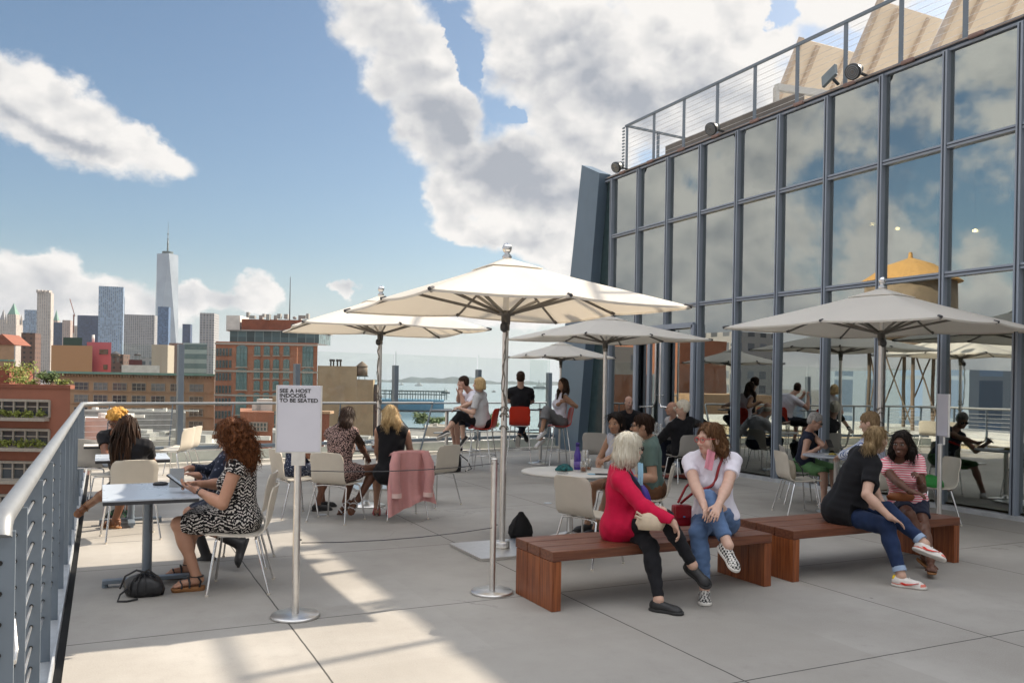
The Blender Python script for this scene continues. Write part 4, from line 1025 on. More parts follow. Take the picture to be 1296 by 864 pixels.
def umbrella(label, p, s, rz, zr, za, pole_r=.030, base=True, cords=True):
    t = thing('patio_umbrella', label, 'umbrella', (p[0], p[1], 0), rz, 'square white market umbrellas')
    # canopy: eight gores, rim sags between the rib ends
    N = 64; M_ = 14; P = []; H_ = za - zr
    def rim(k):
        a = 2 * math.pi * k / N; c_, s_ = math.cos(a), math.sin(a); r = s / max(abs(c_), abs(s_))
        d8 = abs(((a / (math.pi / 4)) % 1) - .5) * 2          # 1 at a rib, 0 between two
        return Vector((c_ * r, s_ * r, 0)), (1 - d8 ** 2)
    rims = [rim(k) for k in range(N)]
    rmax = s * math.sqrt(2)
    def canopy(f0, f1, dz, off):
        G_ = []
        for i in range(M_ + 1):
            f = f0 + (f1 - f0) * i / M_; row = []
            for k in range(N + 1):
                q, sag = rims[k % N]; rr = q.length
                mid = (rmax / rr - 1)                                   # mid ribs are shorter, so slightly steeper
                z = zr + H_ * (1 - f) * (1 - .22 * f * (1 - f)) + mid * .06 * f - sag * .020 * f * f * (1.2 - .2 * f)
                in_ = 1 - sag * .02 * f
                row.append(Vector((q.x * f * in_, q.y * f * in_, z + dz)))
            G_.append(row)
        return G_
    def sheet(name, f0, f1, dz, parent):
        A = canopy(f0, f1, dz, 0); B_ = [[v - Vector((0, 0, .004)) for v in r_] for r_ in A]
        b = MB(); b.grid(A); b.grid(B_, flip=True)
        lip = [A[-1], [v - Vector((0, 0, .022)) for v in A[-1]]] if f1 > .9 else [A[-1], B_[-1]]
        b.grid(lip)
        if f1 > .9: b.grid([[v * 1 + Vector((0, 0, -.022)) for v in A[-1]], [Vector((v.x * .995, v.y * .995, v.z - .004)) for v in A[-1]]])
        return b.build(name, M_can, parent)
    sheet('canopy', .07, 1.0, 0, t)
    sheet('vent_cap', .02, .21, .014, t)
    b = MB(); b.lathe([(.03, za - .02), (.05, za + .02), (.022, za + .05), (.04, za + .075), (.048, za + .105), (.03, za + .14), (.004, za + .15)], n=20); b.build('finial', M_chrome, t)
    zh = zr - .05
    for k in range(8):
        a = k * math.pi / 4; L = s * math.sqrt(2) if k % 2 else s; d = Vector((math.cos(a), math.sin(a), 0))
        def zz(f): return zr + H_ * (1 - f) * (1 - .22 * f * (1 - f)) + (0 if k % 2 else (math.sqrt(2) - 1) * .06 * f) - .022
        b = MB(); b.tube([d * (L * f) + Vector((0, 0, zz(f))) for f in (.04, .25, .5, .75, .99)], .013, 6); r_ = b.build('rib', M_ribm, t)
        b = MB(); b.bar(d * .05 + Vector((0, 0, zh)), d * (L * .56) + Vector((0, 0, zz(.56) - .01)), .016, .028); b.build('strut', M_ribm, r_)
        b = MB(); b.tube([d * (L * .965) + Vector((0, 0, zz(.97) + .02)), d * (L * 1.006) + Vector((0, 0, zz(1.0) + .02))], .016, 6); b.build('rib_tip', M_dark, r_)
    b = MB(); b.tube([(0, 0, .05), (0, 0, za)], pole_r, 18); b.build('pole', M_steel, t)
    b = MB(); b.lathe([(pole_r + .012, zh - .10), (pole_r + .016, zh - .02), (.085, zh - .012), (.085, zh + .015), (pole_r + .02, zh + .03)], n=20); b.tube([(0, 0, zh - .16), (0, 0, zh - .10)], pole_r + .008, 16); b.build('hub', M_ribm, t)
    if base:
        b = MB(); b.box((0, 0, .022), (.78, .78, .012), bev=.003); b.box((0, 0, .008), (.77, .77, .014)); b.lathe([(.075, .028), (.075, .085), (.06, .095), (pole_r + .004, .10)], n=24); b.build('base_plate', M_steel, t)
    if cords:
        rr = random.Random(int(p[0] * 100)); b = MB()
        for (r0, z1, z2) in ((.05, zh - .05, 1.25), (.058, zh - .04, 1.3)):
            pts = []
            for i in range(14):
                q = i / 13; pts.append((r0 * math.cos(-1.9 + rr.uniform(-.5, .5)) - (.03 * math.sin(q * 3.1)), r0 * math.sin(-1.9) - .02 * math.sin(q * 3.1), z1 + (z2 - z1) * q))
            b.tube(pts, .0055, 6)
        for z in (1.30, 1.36, 1.18): b.tube([((pole_r + .012) * math.cos(a), (pole_r + .012) * math.sin(a), z + .02 * math.sin(2 * a)) for a in [2 * math.pi * k / 14 for k in range(14)]], .006, 6, closed=True)
        b.build('cord', M_ribm, t)
        b = MB(); b.lathe([(.01, -.05), (.035, -.03), (.04, .0), (.035, .03), (.01, .05)], (-.04, -.05, zh - .13), 12); b.build('pulley', M_dark, t)
    return t
umbrella('large sunlit cream umbrella on a steel plate in the middle', (3.47, 7.26), 1.24, 0, 2.32, 2.80)
q = pos(480, 12.6); umbrella('sunlit cream umbrella left of the nearest one, its pole before the bay', q, 1.30, R(-5), 2.36, 2.88)
q = pos(1114, 10.45); umbrella('white umbrella in shade at right in front of the facade', q, 1.36, R(12), 2.36, 2.86)
q = pos(765, 14.1); umbrella('shaded grey white umbrella beside the double doors', q, 1.24, R(3), 2.36, 2.76, cords=False)
q = pos(709, 16.6); umbrella('smallest looking shaded umbrella by the slanting pillar', q, .78, R(0), 2.12, 2.42, .020, False, False)

# stanchions with cords and the sign
def stanchion(label, p, h_):
    t = thing('stanchion', label, 'stanchion', (p[0], p[1], 0), 0, 'brushed steel barrier posts')
    b = MB(); b.lathe([(.165, 0), (.165, .012), (.158, .020), (.03, .026)], n=44); b.build('base', M_steel, t)
    b = MB(); b.tube([(0, 0, .02), (0, 0, h_)], .024, 18); b.build('post', M_steel, t)
    b = MB(); b.lathe([(.026, h_ - .004), (.027, h_ + .006), (.02, h_ + .014)], n=18); b.build('cap', M_steel, t)
    for z in (.52, h_ - .03):
        b = MB(); b.tube([(.024, 0, z), (.034, .0, z)], .006, 6); b.build('cord_eye', M_dark, t)
    return t
S1, S2 = Vector((1.20, 5.75, 0)), Vector((2.71, 5.83, 0))
stanchion('brushed steel post on a round base carrying the white sign', S1, 1.06); stanchion('brushed steel barrier post in front of the umbrella plate', S2, 1.02)
q3 = pos(1191, 9.0); stanchion('brushed steel post behind the right bench carrying an edge-on sign', q3, 1.02)
for z, lb in ((.995, 'thin black upper cord between the two barrier posts'), (.505, 'thin black lower cord between the two barrier posts')):
    b = MB(); b.tube([S1 + (S2 - S1) * f + Vector((0, -.02, z - .03 * 4 * f * (1 - f))) for f in (.02, .2, .4, .6, .8, .985)], .0035, 6); tag(b.build('barrier_cord', M_dark), lb, 'cord', 'cords between the barrier posts')
M_board = mat('sign_board', srgb(206, 206, 216), .22, var=.015, coat=.4); M_ink = mat('black_ink', (.02, .02, .022), .6)
def signboard(label, p, rz, letters):
    t = thing('sign_board', label, 'sign', (p[0], p[1], 0), rz)
    b = MB(); b.box((0, 0, 1.345), (.296, .012, .45), bev=.003); b.build('board', M_board, t)
    b = MB(); b.box((-.148, 0, 1.345), (.008, .018, .452)); b.box((.148, 0, 1.345), (.008, .018, .452)); b.box((0, 0, 1.119), (.304, .018, .008)); b.build('frame', M_steel, t)
    b = MB(); b.box((0, .004, 1.075), (.09, .02, .09)); b.build('bracket', M_steel, t)
    if letters:
        for k, s_ in enumerate(('SEE A HOST', 'INDOORS', 'TO BE SEATED')):
            cu = bpy.data.curves.new('lettering', 'FONT'); cu.body = s_; cu.size = .036; cu.extrude = .0006; cu.offset = .0008; cu.space_character = 1.0
            tmp = bpy.data.objects.new('lettering', cu); COL.objects.link(tmp); bpy.context.view_layer.update()
            me = bpy.data.meshes.new_from_object(tmp.evaluated_get(bpy.context.evaluated_depsgraph_get())); bpy.data.objects.remove(tmp)
            o = bpy.data.objects.new('lettering', me); COL.objects.link(o); me.materials.clear(); me.materials.append(M_ink); o.parent = t
            o.location = (-.130, -.0075, 1.522 - k * .0325); o.rotation_euler = (R(90), 0, 0); o.scale = (1.09, 1, 1)
    return t
signboard('white sign board reading SEE A HOST INDOORS TO BE SEATED', S1 + Vector((-.005, -.035, 0)), R(-20), True)
signboard('white sign board seen edge-on above the right bench', q3 + Vector((0, -.03, 0)), R(58), False)

for px, y, lb in ((407.5, 651, 'small pale floor disc near the leopard print woman'), (584, 688.5, 'small pale floor disc at the edge of the umbrella plate'), (693.5, 636.5, 'small pale floor disc left of the white round table')):
    r_ = at(px, y, 1.0) - Vector((0, 0, CH)); p = r_ * (-CH / r_.z); b = MB(); b.lathe([(.055, .001), (.055, .005), (.048, .007)], (p.x, p.y, 0), 20); tag(b.build('floor_disc', M_galv), lb, 'floor disc', 'pale discs set in the floor')
# ------------------------------------------------------------------ small things
M_blk = mat('black_leather', (.018, .018, .02), .38, var=.3, scale=12, bump=.2, bscale=40); M_blkc = mat('black_cloth', (.015, .015, .017), .85, bump=.2, bscale=50)
def lump(prof, c, n=24, sq=(1, 1, 1), wob=.06, seed=1, rz=0):
    rr = random.Random(seed); ph = [rr.uniform(0, 6.3) for _ in range(6)]; rows = []
    for (r, z) in prof:
        rows.append([Vector((r * math.cos(a) * (1 + wob * math.sin(3 * a + ph[0] + z * 20) + wob * .6 * math.sin(7 * a + ph[1] - z * 31)) * sq[0], r * math.sin(a) * (1 + wob * math.sin(4 * a + ph[2] + z * 17)) * sq[1], z * sq[2])) for a in [2 * math.pi * k / n for k in range(n + 1)]])
    Mz = Matrix.Rotation(rz, 4, 'Z'); b = MB(); b.grid([[Mz @ v + Vector(c) for v in r_] for r_ in rows]); return b
t = thing('handbag', 'black leather handbag slumped on the floor by the table foot', 'bag', (.30, 6.74, 0)); t.scale = (.82, .82, .90)
lump([(.01, .003), (.15, .006), (.175, .05), (.165, .11), (.12, .16), (.05, .185), (.005, .187)], (0, 0, 0), sq=(1.0, .72, .95), wob=.11, seed=4, rz=-.4).build('bag_body', M_blk, t)
for k in range(5):
    a = -2.4 + k * .42; b = MB(); b.tube([(.165 * math.cos(a) * q1, .125 * math.sin(a) * q1, z1) for q1, z1 in ((1.0, .03), (1.03, .07), (.98, .11), (.74, .155), (.36, .182))], .006, 6); b.build('piping', M_blk, t)
for k, (s, h_) in enumerate(((-.07, .24), (.03, .235))):
    b = MB(); b.tube([(-.13 + s, -.05, .08), (-.09 + s, -.07, .18), (.0 + s, -.06, h_ - .02), (.08, -.04, .17), (.13, -.04, .07)], .009, 8); b.build('strap', M_blk, t)
b = MB(); b.tube([(-.12, -.06, .09), (-.2, -.14, .05), (-.22, -.2, .012), (-.15, -.22, .010), (-.06, -.18, .012)], .008, 8); b.build('strap', M_blk, t)
p = pos(662, 8.75)
t = thing('drawstring_sack', 'black drawstring sack on the floor beside the umbrella plate', 'bag', p)
lump([(.01, .003), (.15, .006), (.165, .05), (.15, .12), (.10, .19), (.045, .245), (.03, .27), (.005, .275)], (0, 0, 0), sq=(.82, .6, .98), wob=.08, seed=9).build('sack', M_blkc, t)
b = MB(); b.tube([(-.03, 0, .25), (-.1, -.05, .15), (-.13, -.06, .03), (-.10, -.08, .01)], .004, 6); b.build('drawstring', M_blkc, t)
p = pos(576, 14.9)
t = thing('backpack', 'black backpack on the floor beneath the left high table', 'bag', p)
lump([(.01, .003), (.14, .01), (.15, .1), (.145, .25), (.10, .34), (.03, .37), (.005, .372)], (0, 0, 0), sq=(.9, .6, 1), wob=.04, seed=3).build('bag_body', M_blkc, t)
b = MB(); b.tube([(.08, 0, .33), (.25, -.02, .2), (.33, -.03, .05), (.2, -.05, .012)], .01, 8); b.build('strap', M_blkc, t)
# pink jacket draped over a chair back
M_jack = mat('pink_linen', srgb(206, 150, 148), .9, var=.08, scale=5, bump=.15, bscale=120, sheen=.2)
JM = Matrix.Translation((3.20, 9.45, 0)) @ Matrix.Rotation(rzyaw(-25), 4, 'Z')
t = thing('pink_jacket', 'pink linen jacket draped over the blonde woman\'s chair back', 'jacket', JM.translation, rzyaw(-25))
rows, nr = [], []
for i in range(26):
    q = i / 25
    if q < .16: y, z = -.255 + (.16 - q) * .15, .815 - (.16 - q) * .25      # front of the backrest
    else:
        f = (q - .16) / .84; y = -.29 - .04 * f - .03 * f * f; zf = lambda u_, f=f: .815 - f * (.64 - .06 * u_)
        z = .8
    row = []
    for j in range(41):
        u = -1 + 2 * j / 40; z = zf(u) if q >= .16 else z; hw = .225 + .075 * max(0, q - .16) ; fold = math.sin(u * 7 + 1.3 * q) * .026 * q + math.sin(u * 15 + 2 + q) * .012 * q
        c = abs(u) ** 4; row.append(Vector((u * hw + .012 * math.sin(q * 7), y + c * .05 * (1 - q) - fold, z - c * .03 + (.03 * math.sin(u * 3.0 + .6) * q if q > .9 else 0))))
    rows.append(row)
nr = [[(rows[min(i + 1, 25)][j] - rows[max(i - 1, 0)][j]).cross(rows[i][min(j + 1, 40)] - rows[i][max(j - 1, 0)]).normalized() for j in range(41)] for i in range(26)]
b = MB(); b.slab(rows, nr, .010); b.build('jacket_body', M_jack, t)
M_liner = mat('pale_cuff', srgb(226, 196, 190), .9)
for s in (-1, 1):
    b = MB(); b.tube([(s * .17, -.30, .79), (s * .205, -.345, .66), (s * .21, -.365, .5), (s * .19, -.375, .36), (s * .185, -.38, .31)], [.045, .06, .058, .052, .05], 14); sl = b.build('sleeve', M_jack, t)
    b = MB(); b.tube([(s * .187, -.38, .335), (s * .185, -.381, .285)], [.056, .058], 14); b.build('cuff', M_liner, sl)
# on the white round table
def on5(px, y, z=.73):
    r_ = at(px, y, 1.0) - Vector((0, 0, CH)); k = (z - CH) / r_.z; return Vector((r_.x * k, r_.y * k, z))
M_purple = mat('purple_bottle', srgb(72, 48, 150), .25, var=.05, coat=.5)
t = thing('bottle', 'purple water bottle standing on the white round table', 'bottle', on5(730.5, 594))
b = MB(); b.lathe([(.033, 0), (.036, .004), (.036, .15), (.030, .18), (.019, .21), (.018, .24)], n=24); b.build('bottle_body', M_purple, t)
b = MB(); b.lathe([(.021, .24), (.021, .275), (.017, .28)], n=16); b.build('cap', mat('bottle_cap', srgb(50, 40, 120), .4), t)
b = MB(); b.lathe([(.0364, .03), (.0366, .03), (.0366, .085), (.0364, .085)], n=24); b.build('label', mat('bottle_label', srgb(120, 100, 180), .5), t)
M_clear = bpy.data.materials.new('clear_glass'); M_clear.use_nodes = True; nt = M_clear.node_tree; h = G(nt); nt.nodes.clear()
tr = h.n('ShaderNodeBsdfTransparent'); tr.inputs[0].default_value = (.90, .90, .89, 1); gl = h.n('ShaderNodeBsdfGlossy'); gl.inputs['Roughness'].default_value = .03
lw = h.n('ShaderNodeLayerWeight'); lw.inputs[0].default_value = .35; ms = h.n('ShaderNodeMixShader'); h.put(ms.inputs[0], h.ramp(lw.outputs[1], 0, 1, .05, .7, False)); nt.links.new(tr.outputs[0], ms.inputs[1]); nt.links.new(gl.outputs[0], ms.inputs[2])
ou = h.n('ShaderNodeOutputMaterial'); nt.links.new(ms.outputs[0], ou.inputs[0])
M_tea = mat('amber_drink', srgb(196, 104, 40), .2)
def glass(label, p, r, h_, fill=None, group=None):
    t = thing('drinking_glass', label, 'glass', p, 0, group)
    b = MB(); b.lathe([(r * .8, 0), (r * .82, .004), (r, h_), (r * .95, h_), (r * .77, .008), (.001, .008)], n=20); b.build('glass_body', M_clear, t)
    if fill: b = MB(); b.lathe([(r * .72, .010), (r * .80, fill), (.001, fill)], n=18); b.build('drink', M_tea, t)
    return t
glass('short glass of amber drink beside the purple bottle', on5(738.5, 597), .038, .10, .05)
glass('tall clear carafe behind the amber drink', on5(740.5, 592), .036, .19)
glass('clear plastic cup held by the woman with the pale scarf', on5(744.5, 594.5), .038, .115, .03)
M_paper = mat('white_paper', (.75, .75, .73), .8)
t = thing('paper_cup', 'small white paper cup just left of the purple bottle', 'cup', on5(725.5, 592)); b = MB(); b.lathe([(.025, 0), (.034, .09), (.031, .09), (.023, .006)], n=18); b.build('cup_body', M_paper, t)
t = thing('scarf_bundle', 'crumpled teal and dark cloth on the white round table', 'cloth', on5(715, 595.5))
lump([(.005, .003), (.085, .004), (.09, .025), (.06, .055), (.02, .07), (.003, .07)], (0, 0, 0), sq=(1, .7, 1), wob=.22, seed=6).build('cloth_body', mat('teal_pattern', (.02, .12, .13), .8, var=.9, scale=28), t)
t = thing('plate', 'clear plastic lid lying beside the teal cloth', 'lid', on5(712, 599)); b = MB(); b.lathe([(.055, .002), (.06, .012), (.05, .014), (.01, .016)], n=24); b.build('lid_body', M_clear, t)
t = thing('mobile_phone', 'dark phone lying at the right side of the white table', 'phone', on5(763, 600.5)); b = MB(); b.box((0, 0, .006), (.15, .08, .009), -.5, bev=.003); b.build('phone_body', M_blk, t)
t = thing('face_mask', 'pale blue face mask flat on the white round table', 'mask', on5(751, 600)); b = MB(); b.box((0, 0, .004), (.11, .07, .005), -.3, bev=.002); b.build('mask_body', mat('mask_blue', srgb(150, 196, 220), .8), t)
# on the grey table at lower left
t = thing('card_holder', 'white card in a clear stand on the grey table', 'card holder', (.54, 7.13, .74), rzyaw(-12))
b = MB(); b.box((0, 0, .075), (.105, .004, .145), M=Matrix.Rotation(R(-8), 4, 'X')); b.build('card', mat('card_white', srgb(216, 220, 228), .4), t)
b = MB(); b.box((0, .02, .006), (.11, .075, .004)); b.box((0, -.004, .075), (.112, .002, .152), M=Matrix.Rotation(R(-8), 4, 'X')); b.build('stand', M_clear, t)
t = thing('sunglasses_case', 'small black case lying on the grey table', 'case', (.43, 7.28, .74)); lump([(.003, .0), (.05, .003), (.055, .015), (.04, .026), (.003, .03)], (0, 0, 0), sq=(1.1, .6, 1), wob=.03).build('case_body', M_blk, t)
# glasses on the dark round table and the one before the white haired man
for k, (dx_, dy_, hh) in enumerate(((-.12, -.08, .12), (.05, -.12, .10), (.16, .05, .13), (-.02, .14, .11))):
    glass('clear tumbler on the dark round table between two women', P_T4 + Vector((dx_, dy_, .74)), .036, hh, .04 if k % 2 else None, 'tumblers on the dark round table')
t = thing('menu_card', 'small folded white card on the dark round table', 'card', P_T4 + Vector((.10, -.22, .74)), .4); b = MB(); b.box((0, 0, .06), (.09, .004, .12), M=Matrix.Rotation(R(-14), 4, 'X')); b.box((0, .03, .06), (.09, .004, .12), M=Matrix.Rotation(R(14), 4, 'X')); b.build('card', M_paper, t)
for k, (dx_, dy_, hh) in enumerate(((-.2, -.1, .15), (-.05, .1, .18), (.1, -.15, .12), (.2, .1, .17), (.02, -.02, .2), (-.15, .2, .14))):
    glass('clear glass among drinks before the white haired man', P_T6 + Vector((dx_, dy_, .74)), .04, hh, None, 'drinks on the far round table')
t = thing('vase', 'glass vase with small white flowers on the far round table', 'vase', P_T6 + Vector((.0, .25, .74))); b = MB(); b.lathe([(.03, 0), (.045, .08), (.03, .14), (.028, .14), (.04, .08), (.026, .01)], n=16); b.build('vase_body', M_clear, t)
b = MB(); leaves(b, (0, 0, .27), (.12, .12, .12), 120, .018, 3); b.build('flowers', M_paper, t)
for k, (dx_, dy_) in enumerate(((-.12, -.05), (.12, -.1))):
    t = thing('plate', ('white plate of food before the grey haired woman', 'white plate of food before the striped shirt man')[k], 'plate', P_T7 + Vector((dx_, dy_, .74))); b = MB(); b.lathe([(.06, .002), (.11, .014), (.105, .016), (.05, .006), (.001, .006)], n=28); b.build('plate_body', M_paper, t)
    lump([(.002, .008), (.05, .01), (.045, .03), (.002, .04)], (0, 0, 0), wob=.2, seed=k).build('food', mat('food', (.35, .28, .06), .7, var=.6, scale=40), t)
t = thing('dark_tray', 'flat dark tray on the high table by the river', 'tray', P_H2 + Vector((.05, -.05, 1.08))); b = MB(); b.lathe([(.12, .002), (.14, .02), (.13, .02), (.001, .006)], n=24); b.build('tray_body', M_blk, t)
# bags and garments left on chairs
cp = pos(1010, 10.75)
t = thing('canvas_bag', 'beige canvas bag propped on the empty chair at right', 'bag', cp + Vector((.0, 0, .445)), rzyaw(85))
lump([(.005, .003), (.12, .005), (.13, .08), (.12, .18), (.08, .24), (.01, .25)], (0, -.10, 0), sq=(1.0, .55, .95), wob=.05, seed=12).build('bag_body', mat('beige_canvas', srgb(176, 166, 148), .85, bump=.2), t)
b = MB(); b.tube([(-.08, -.03, .22), (-.04, .03, .2), (.03, .06, .12), (.07, .06, .03)], .008, 6); b.build('strap', M_blk, t)
t = thing('green_jacket', 'bright green jacket heaped on the chair seat at right', 'jacket', pos(1174, 10.15) + Vector((0, 0, .445)), rzyaw(268))
lump([(.005, .003), (.19, .004), (.2, .05), (.16, .11), (.06, .14), (.004, .142)], (0, 0, 0), sq=(.9, 1.05, 1), wob=.1, seed=5).build('jacket_body', mat('green_cloth', srgb(52, 140, 66), .85, bump=.3, bscale=30), t)
t = thing('dark_pouch', 'small black pouch on the empty chair right of the jacket', 'bag', pos(546, 10.75) + Vector((0, 0, .445))); lump([(.003, .003), (.08, .005), (.085, .05), (.06, .08), (.003, .085)], (0, 0, 0), wob=.05).build('pouch_body', M_blkc, t)
# ================================================================== people: implicit bodies turned into one smooth mesh each
f32 = np.float32
class Field:
    """signed distance sum of soft primitives, sampled on a grid and meshed with surface nets"""
    def __init__(s): s.p = []
    def cone(s, a, b, r1, r2, k=.02, flat=None):
        a, b = np.array(a, float), np.array(b, float); r = max(r1, r2) + .002
        s.p.append(('c', a, b, r1, r2, k, np.minimum(a, b) - r, np.maximum(a, b) + r)); return s
    def ell(s, c, rad, M=None, k=.02):
        c = np.array(c, float); M = np.eye(3) if M is None else np.array(M, float); rad = np.array(rad, float)
        e = np.abs(M.T @ np.diag(rad)).max(axis=1) * 1.15 if False else np.full(3, rad.max())
        e = np.sqrt(((M.T * rad) ** 2).sum(axis=1))
        s.p.append(('e', c, rad, M, None, k, c - e, c + e)); return s
    def cut(s, fn): s.p.append(('cut', fn)); return s
    def bounds(s):
        lo = np.min([q[6] for q in s.p if q[0] != 'cut'], axis=0); hi = np.max([q[7] for q in s.p if q[0] != 'cut'], axis=0); return lo, hi
    def mesh(s, h, disp=None, pad=.03):
        lo, hi = s.bounds(); lo = lo - pad; hi = hi + pad
        n = np.ceil((hi - lo) / h).astype(int) + 1
        F = np.full(n, .2, f32)
        ax = [(lo[i] + h * np.arange(n[i])).astype(f32) for i in range(3)]
        for q in s.p:
            if q[0] == 'cut': continue
            kk = q[5]; m = kk + .035
            i0 = np.maximum(0, np.floor((q[6] - m - lo) / h).astype(int)); i1 = np.minimum(n, np.ceil((q[7] + m - lo) / h).astype(int) + 1)
            X = ax[0][i0[0]:i1[0]][:, None, None]; Y = ax[1][i0[1]:i1[1]][None, :, None]; Z = ax[2][i0[2]:i1[2]][None, None, :]
            if q[0] == 'c':
                a, b_, r1, r2 = q[1], q[2], q[3], q[4]; ba = b_ - a; L2 = float(ba @ ba) + 1e-9
                px, py, pz = X - f32(a[0]), Y - f32(a[1]), Z - f32(a[2])
                t = np.clip((px * f32(ba[0]) + py * f32(ba[1]) + pz * f32(ba[2])) / f32(L2), 0, 1)
                d = np.sqrt((px - t * f32(ba[0])) ** 2 + (py - t * f32(ba[1])) ** 2 + (pz - t * f32(ba[2])) ** 2) - (f32(r1) + t * f32(r2 - r1))
            else:
                c, rad, M = q[1], q[2], q[3]
                px, py, pz = X - f32(c[0]), Y - f32(c[1]), Z - f32(c[2])
                u = [px * f32(M[i][0]) + py * f32(M[i][1]) + pz * f32(M[i][2]) for i in range(3)]
                k0 = np.sqrt((u[0] / f32(rad[0])) ** 2 + (u[1] / f32(rad[1])) ** 2 + (u[2] / f32(rad[2])) ** 2)
                k1 = np.sqrt((u[0] / f32(rad[0] ** 2)) ** 2 + (u[1] / f32(rad[1] ** 2)) ** 2 + (u[2] / f32(rad[2] ** 2)) ** 2) + f32(1e-6)
                d = k0 * (k0 - 1) / k1
            V = F[i0[0]:i1[0], i0[1]:i1[1], i0[2]:i1[2]]
            hh = np.maximum(kk - np.abs(V - d), 0) / f32(max(kk, 1e-6))
            V[...] = np.minimum(V, d) - hh * hh * f32(kk * .25)
        # work only near the surface from here on
        near = np.argwhere(np.abs(F) < .07)
        pts = lo + near * h; val = F[near[:, 0], near[:, 1], near[:, 2]].astype(float)
        if disp is not None: val = val + disp(pts)
        for q in s.p:
            if q[0] == 'cut': val = np.maximum(val, q[1](pts))
        F[near[:, 0], near[:, 1], near[:, 2]] = val
        far = np.argwhere(F <= -.07)
        if len(far) and any(q[0] == 'cut' for q in s.p):
            pts = lo + far * h; v = F[far[:, 0], far[:, 1], far[:, 2]].astype(float)
            for q in s.p:
                if q[0] == 'cut': v = np.maximum(v, q[1](pts))
            F[far[:, 0], far[:, 1], far[:, 2]] = v
        F[0] = F[-1] = .1; F[:, 0] = F[:, -1] = .1; F[:, :, 0] = F[:, :, -1] = .1
        return nets(F, lo, h)
def nets(F, lo, h):
    S = F < 0; nx, ny, nz = F.shape
    cnt = np.zeros((nx - 1, ny - 1, nz - 1), np.uint8)
    offs = [(i, j, k) for i in (0, 1) for j in (0, 1) for k in (0, 1)]
    for (i, j, k) in offs: cnt += S[i:nx - 1 + i, j:ny - 1 + j, k:nz - 1 + k]
    cells = np.argwhere((cnt > 0) & (cnt < 8)); idm = np.full(cnt.shape, -1, np.int32)
    idm[cells[:, 0], cells[:, 1], cells[:, 2]] = np.arange(len(cells))
    cv = np.stack([F[cells[:, 0] + i, cells[:, 1] + j, cells[:, 2] + k] for (i, j, k) in offs], 1)
    pos_ = np.zeros((len(cells), 3)); num = np.zeros(len(cells))
    for a in range(8):
        for b_ in range(a + 1, 8):
            oa, ob = offs[a], offs[b_]
            if sum(abs(p - q) for p, q in zip(oa, ob)) != 1: continue
            fa, fb = cv[:, a], cv[:, b_]; m = (fa < 0) != (fb < 0)
            t = np.where(m, fa / np.where(m, fa - fb, 1), 0)
            for d in range(3): pos_[:, d] += np.where(m, oa[d] + t * (ob[d] - oa[d]), 0)
            num += m
    V = lo + (cells + pos_ / num[:, None]) * h
    quads = []
    for d in range(3):
        e1, e2 = [(1, 2), (2, 0), (0, 1)][d]
        sl0 = [slice(1, -1)] * 3; sl0[d] = slice(0, -1); sl1 = list(sl0); sl1[d] = slice(1, None)
        A, B_ = S[tuple(sl0)], S[tuple(sl1)]
        ed = np.argwhere(A != B_)
        if not len(ed): continue
        o = np.ones(3, int); o[d] = 0; ed = ed + o
        inside = S[ed[:, 0], ed[:, 1], ed[:, 2]]
        def cid(u, v):
            c = ed.copy(); c[:, e1] -= u; c[:, e2] -= v; return idm[c[:, 0], c[:, 1], c[:, 2]]
        q = np.stack([cid(1, 1), cid(0, 1), cid(0, 0), cid(1, 0)], 1)
        q[~inside] = q[~inside][:, ::-1]; quads.append(q)
    Q = np.concatenate(quads); Q = Q[(Q >= 0).all(1)]
    # two passes of gentle smoothing
    for _ in range(2):
        acc = np.zeros_like(V); c = np.zeros(len(V))
        for k in range(4):
            np.add.at(acc, Q[:, k], V[Q[:, (k + 1) % 4]]); np.add.at(acc, Q[:, k], V[Q[:, (k - 1) % 4]]); np.add.at(c, Q[:, k], 2)
        V = V * .55 + .45 * acc / np.maximum(c, 1)[:, None]
    return V, Q
def np_mesh(name, V, Q, m, parent, origin, paint=None):
    me = bpy.data.meshes.new(name); V = V - np.array(origin)
    me.vertices.add(len(V)); me.vertices.foreach_set('co', V.astype(f32).ravel())
    me.loops.add(Q.size); me.loops.foreach_set('vertex_index', Q.astype(np.int32).ravel())
    me.polygons.add(len(Q)); me.polygons.foreach_set('loop_start', np.arange(0, Q.size, 4, dtype=np.int32))
    me.polygons.foreach_set('use_smooth', np.ones(len(Q), bool)); me.update(calc_edges=True)
    if paint is not None:
        at_ = me.color_attributes.new('tone', 'FLOAT_COLOR', 'POINT'); col = np.ones((len(V), 4), f32); col[:, :3] = paint; at_.data.foreach_set('color', col.ravel())
    o = bpy.data.objects.new(name, me); COL.objects.link(o); me.materials.append(m)
    if parent: o.parent = parent
    return o
def wob(P, wl, seed, aniso=(1, 1, 1)):
    r_ = np.random.RandomState(seed); out = 0
    Q = P * np.array(aniso)
    for k in range(5):
        d = r_.normal(size=3); d /= np.linalg.norm(d); out = out + np.sin(Q @ d * (6.283 / (wl * r_.uniform(.6, 1.5))) + r_.uniform(0, 6.28) + 1.5 * np.sin(Q @ r_.normal(size=3) * 4))
    return out / 5
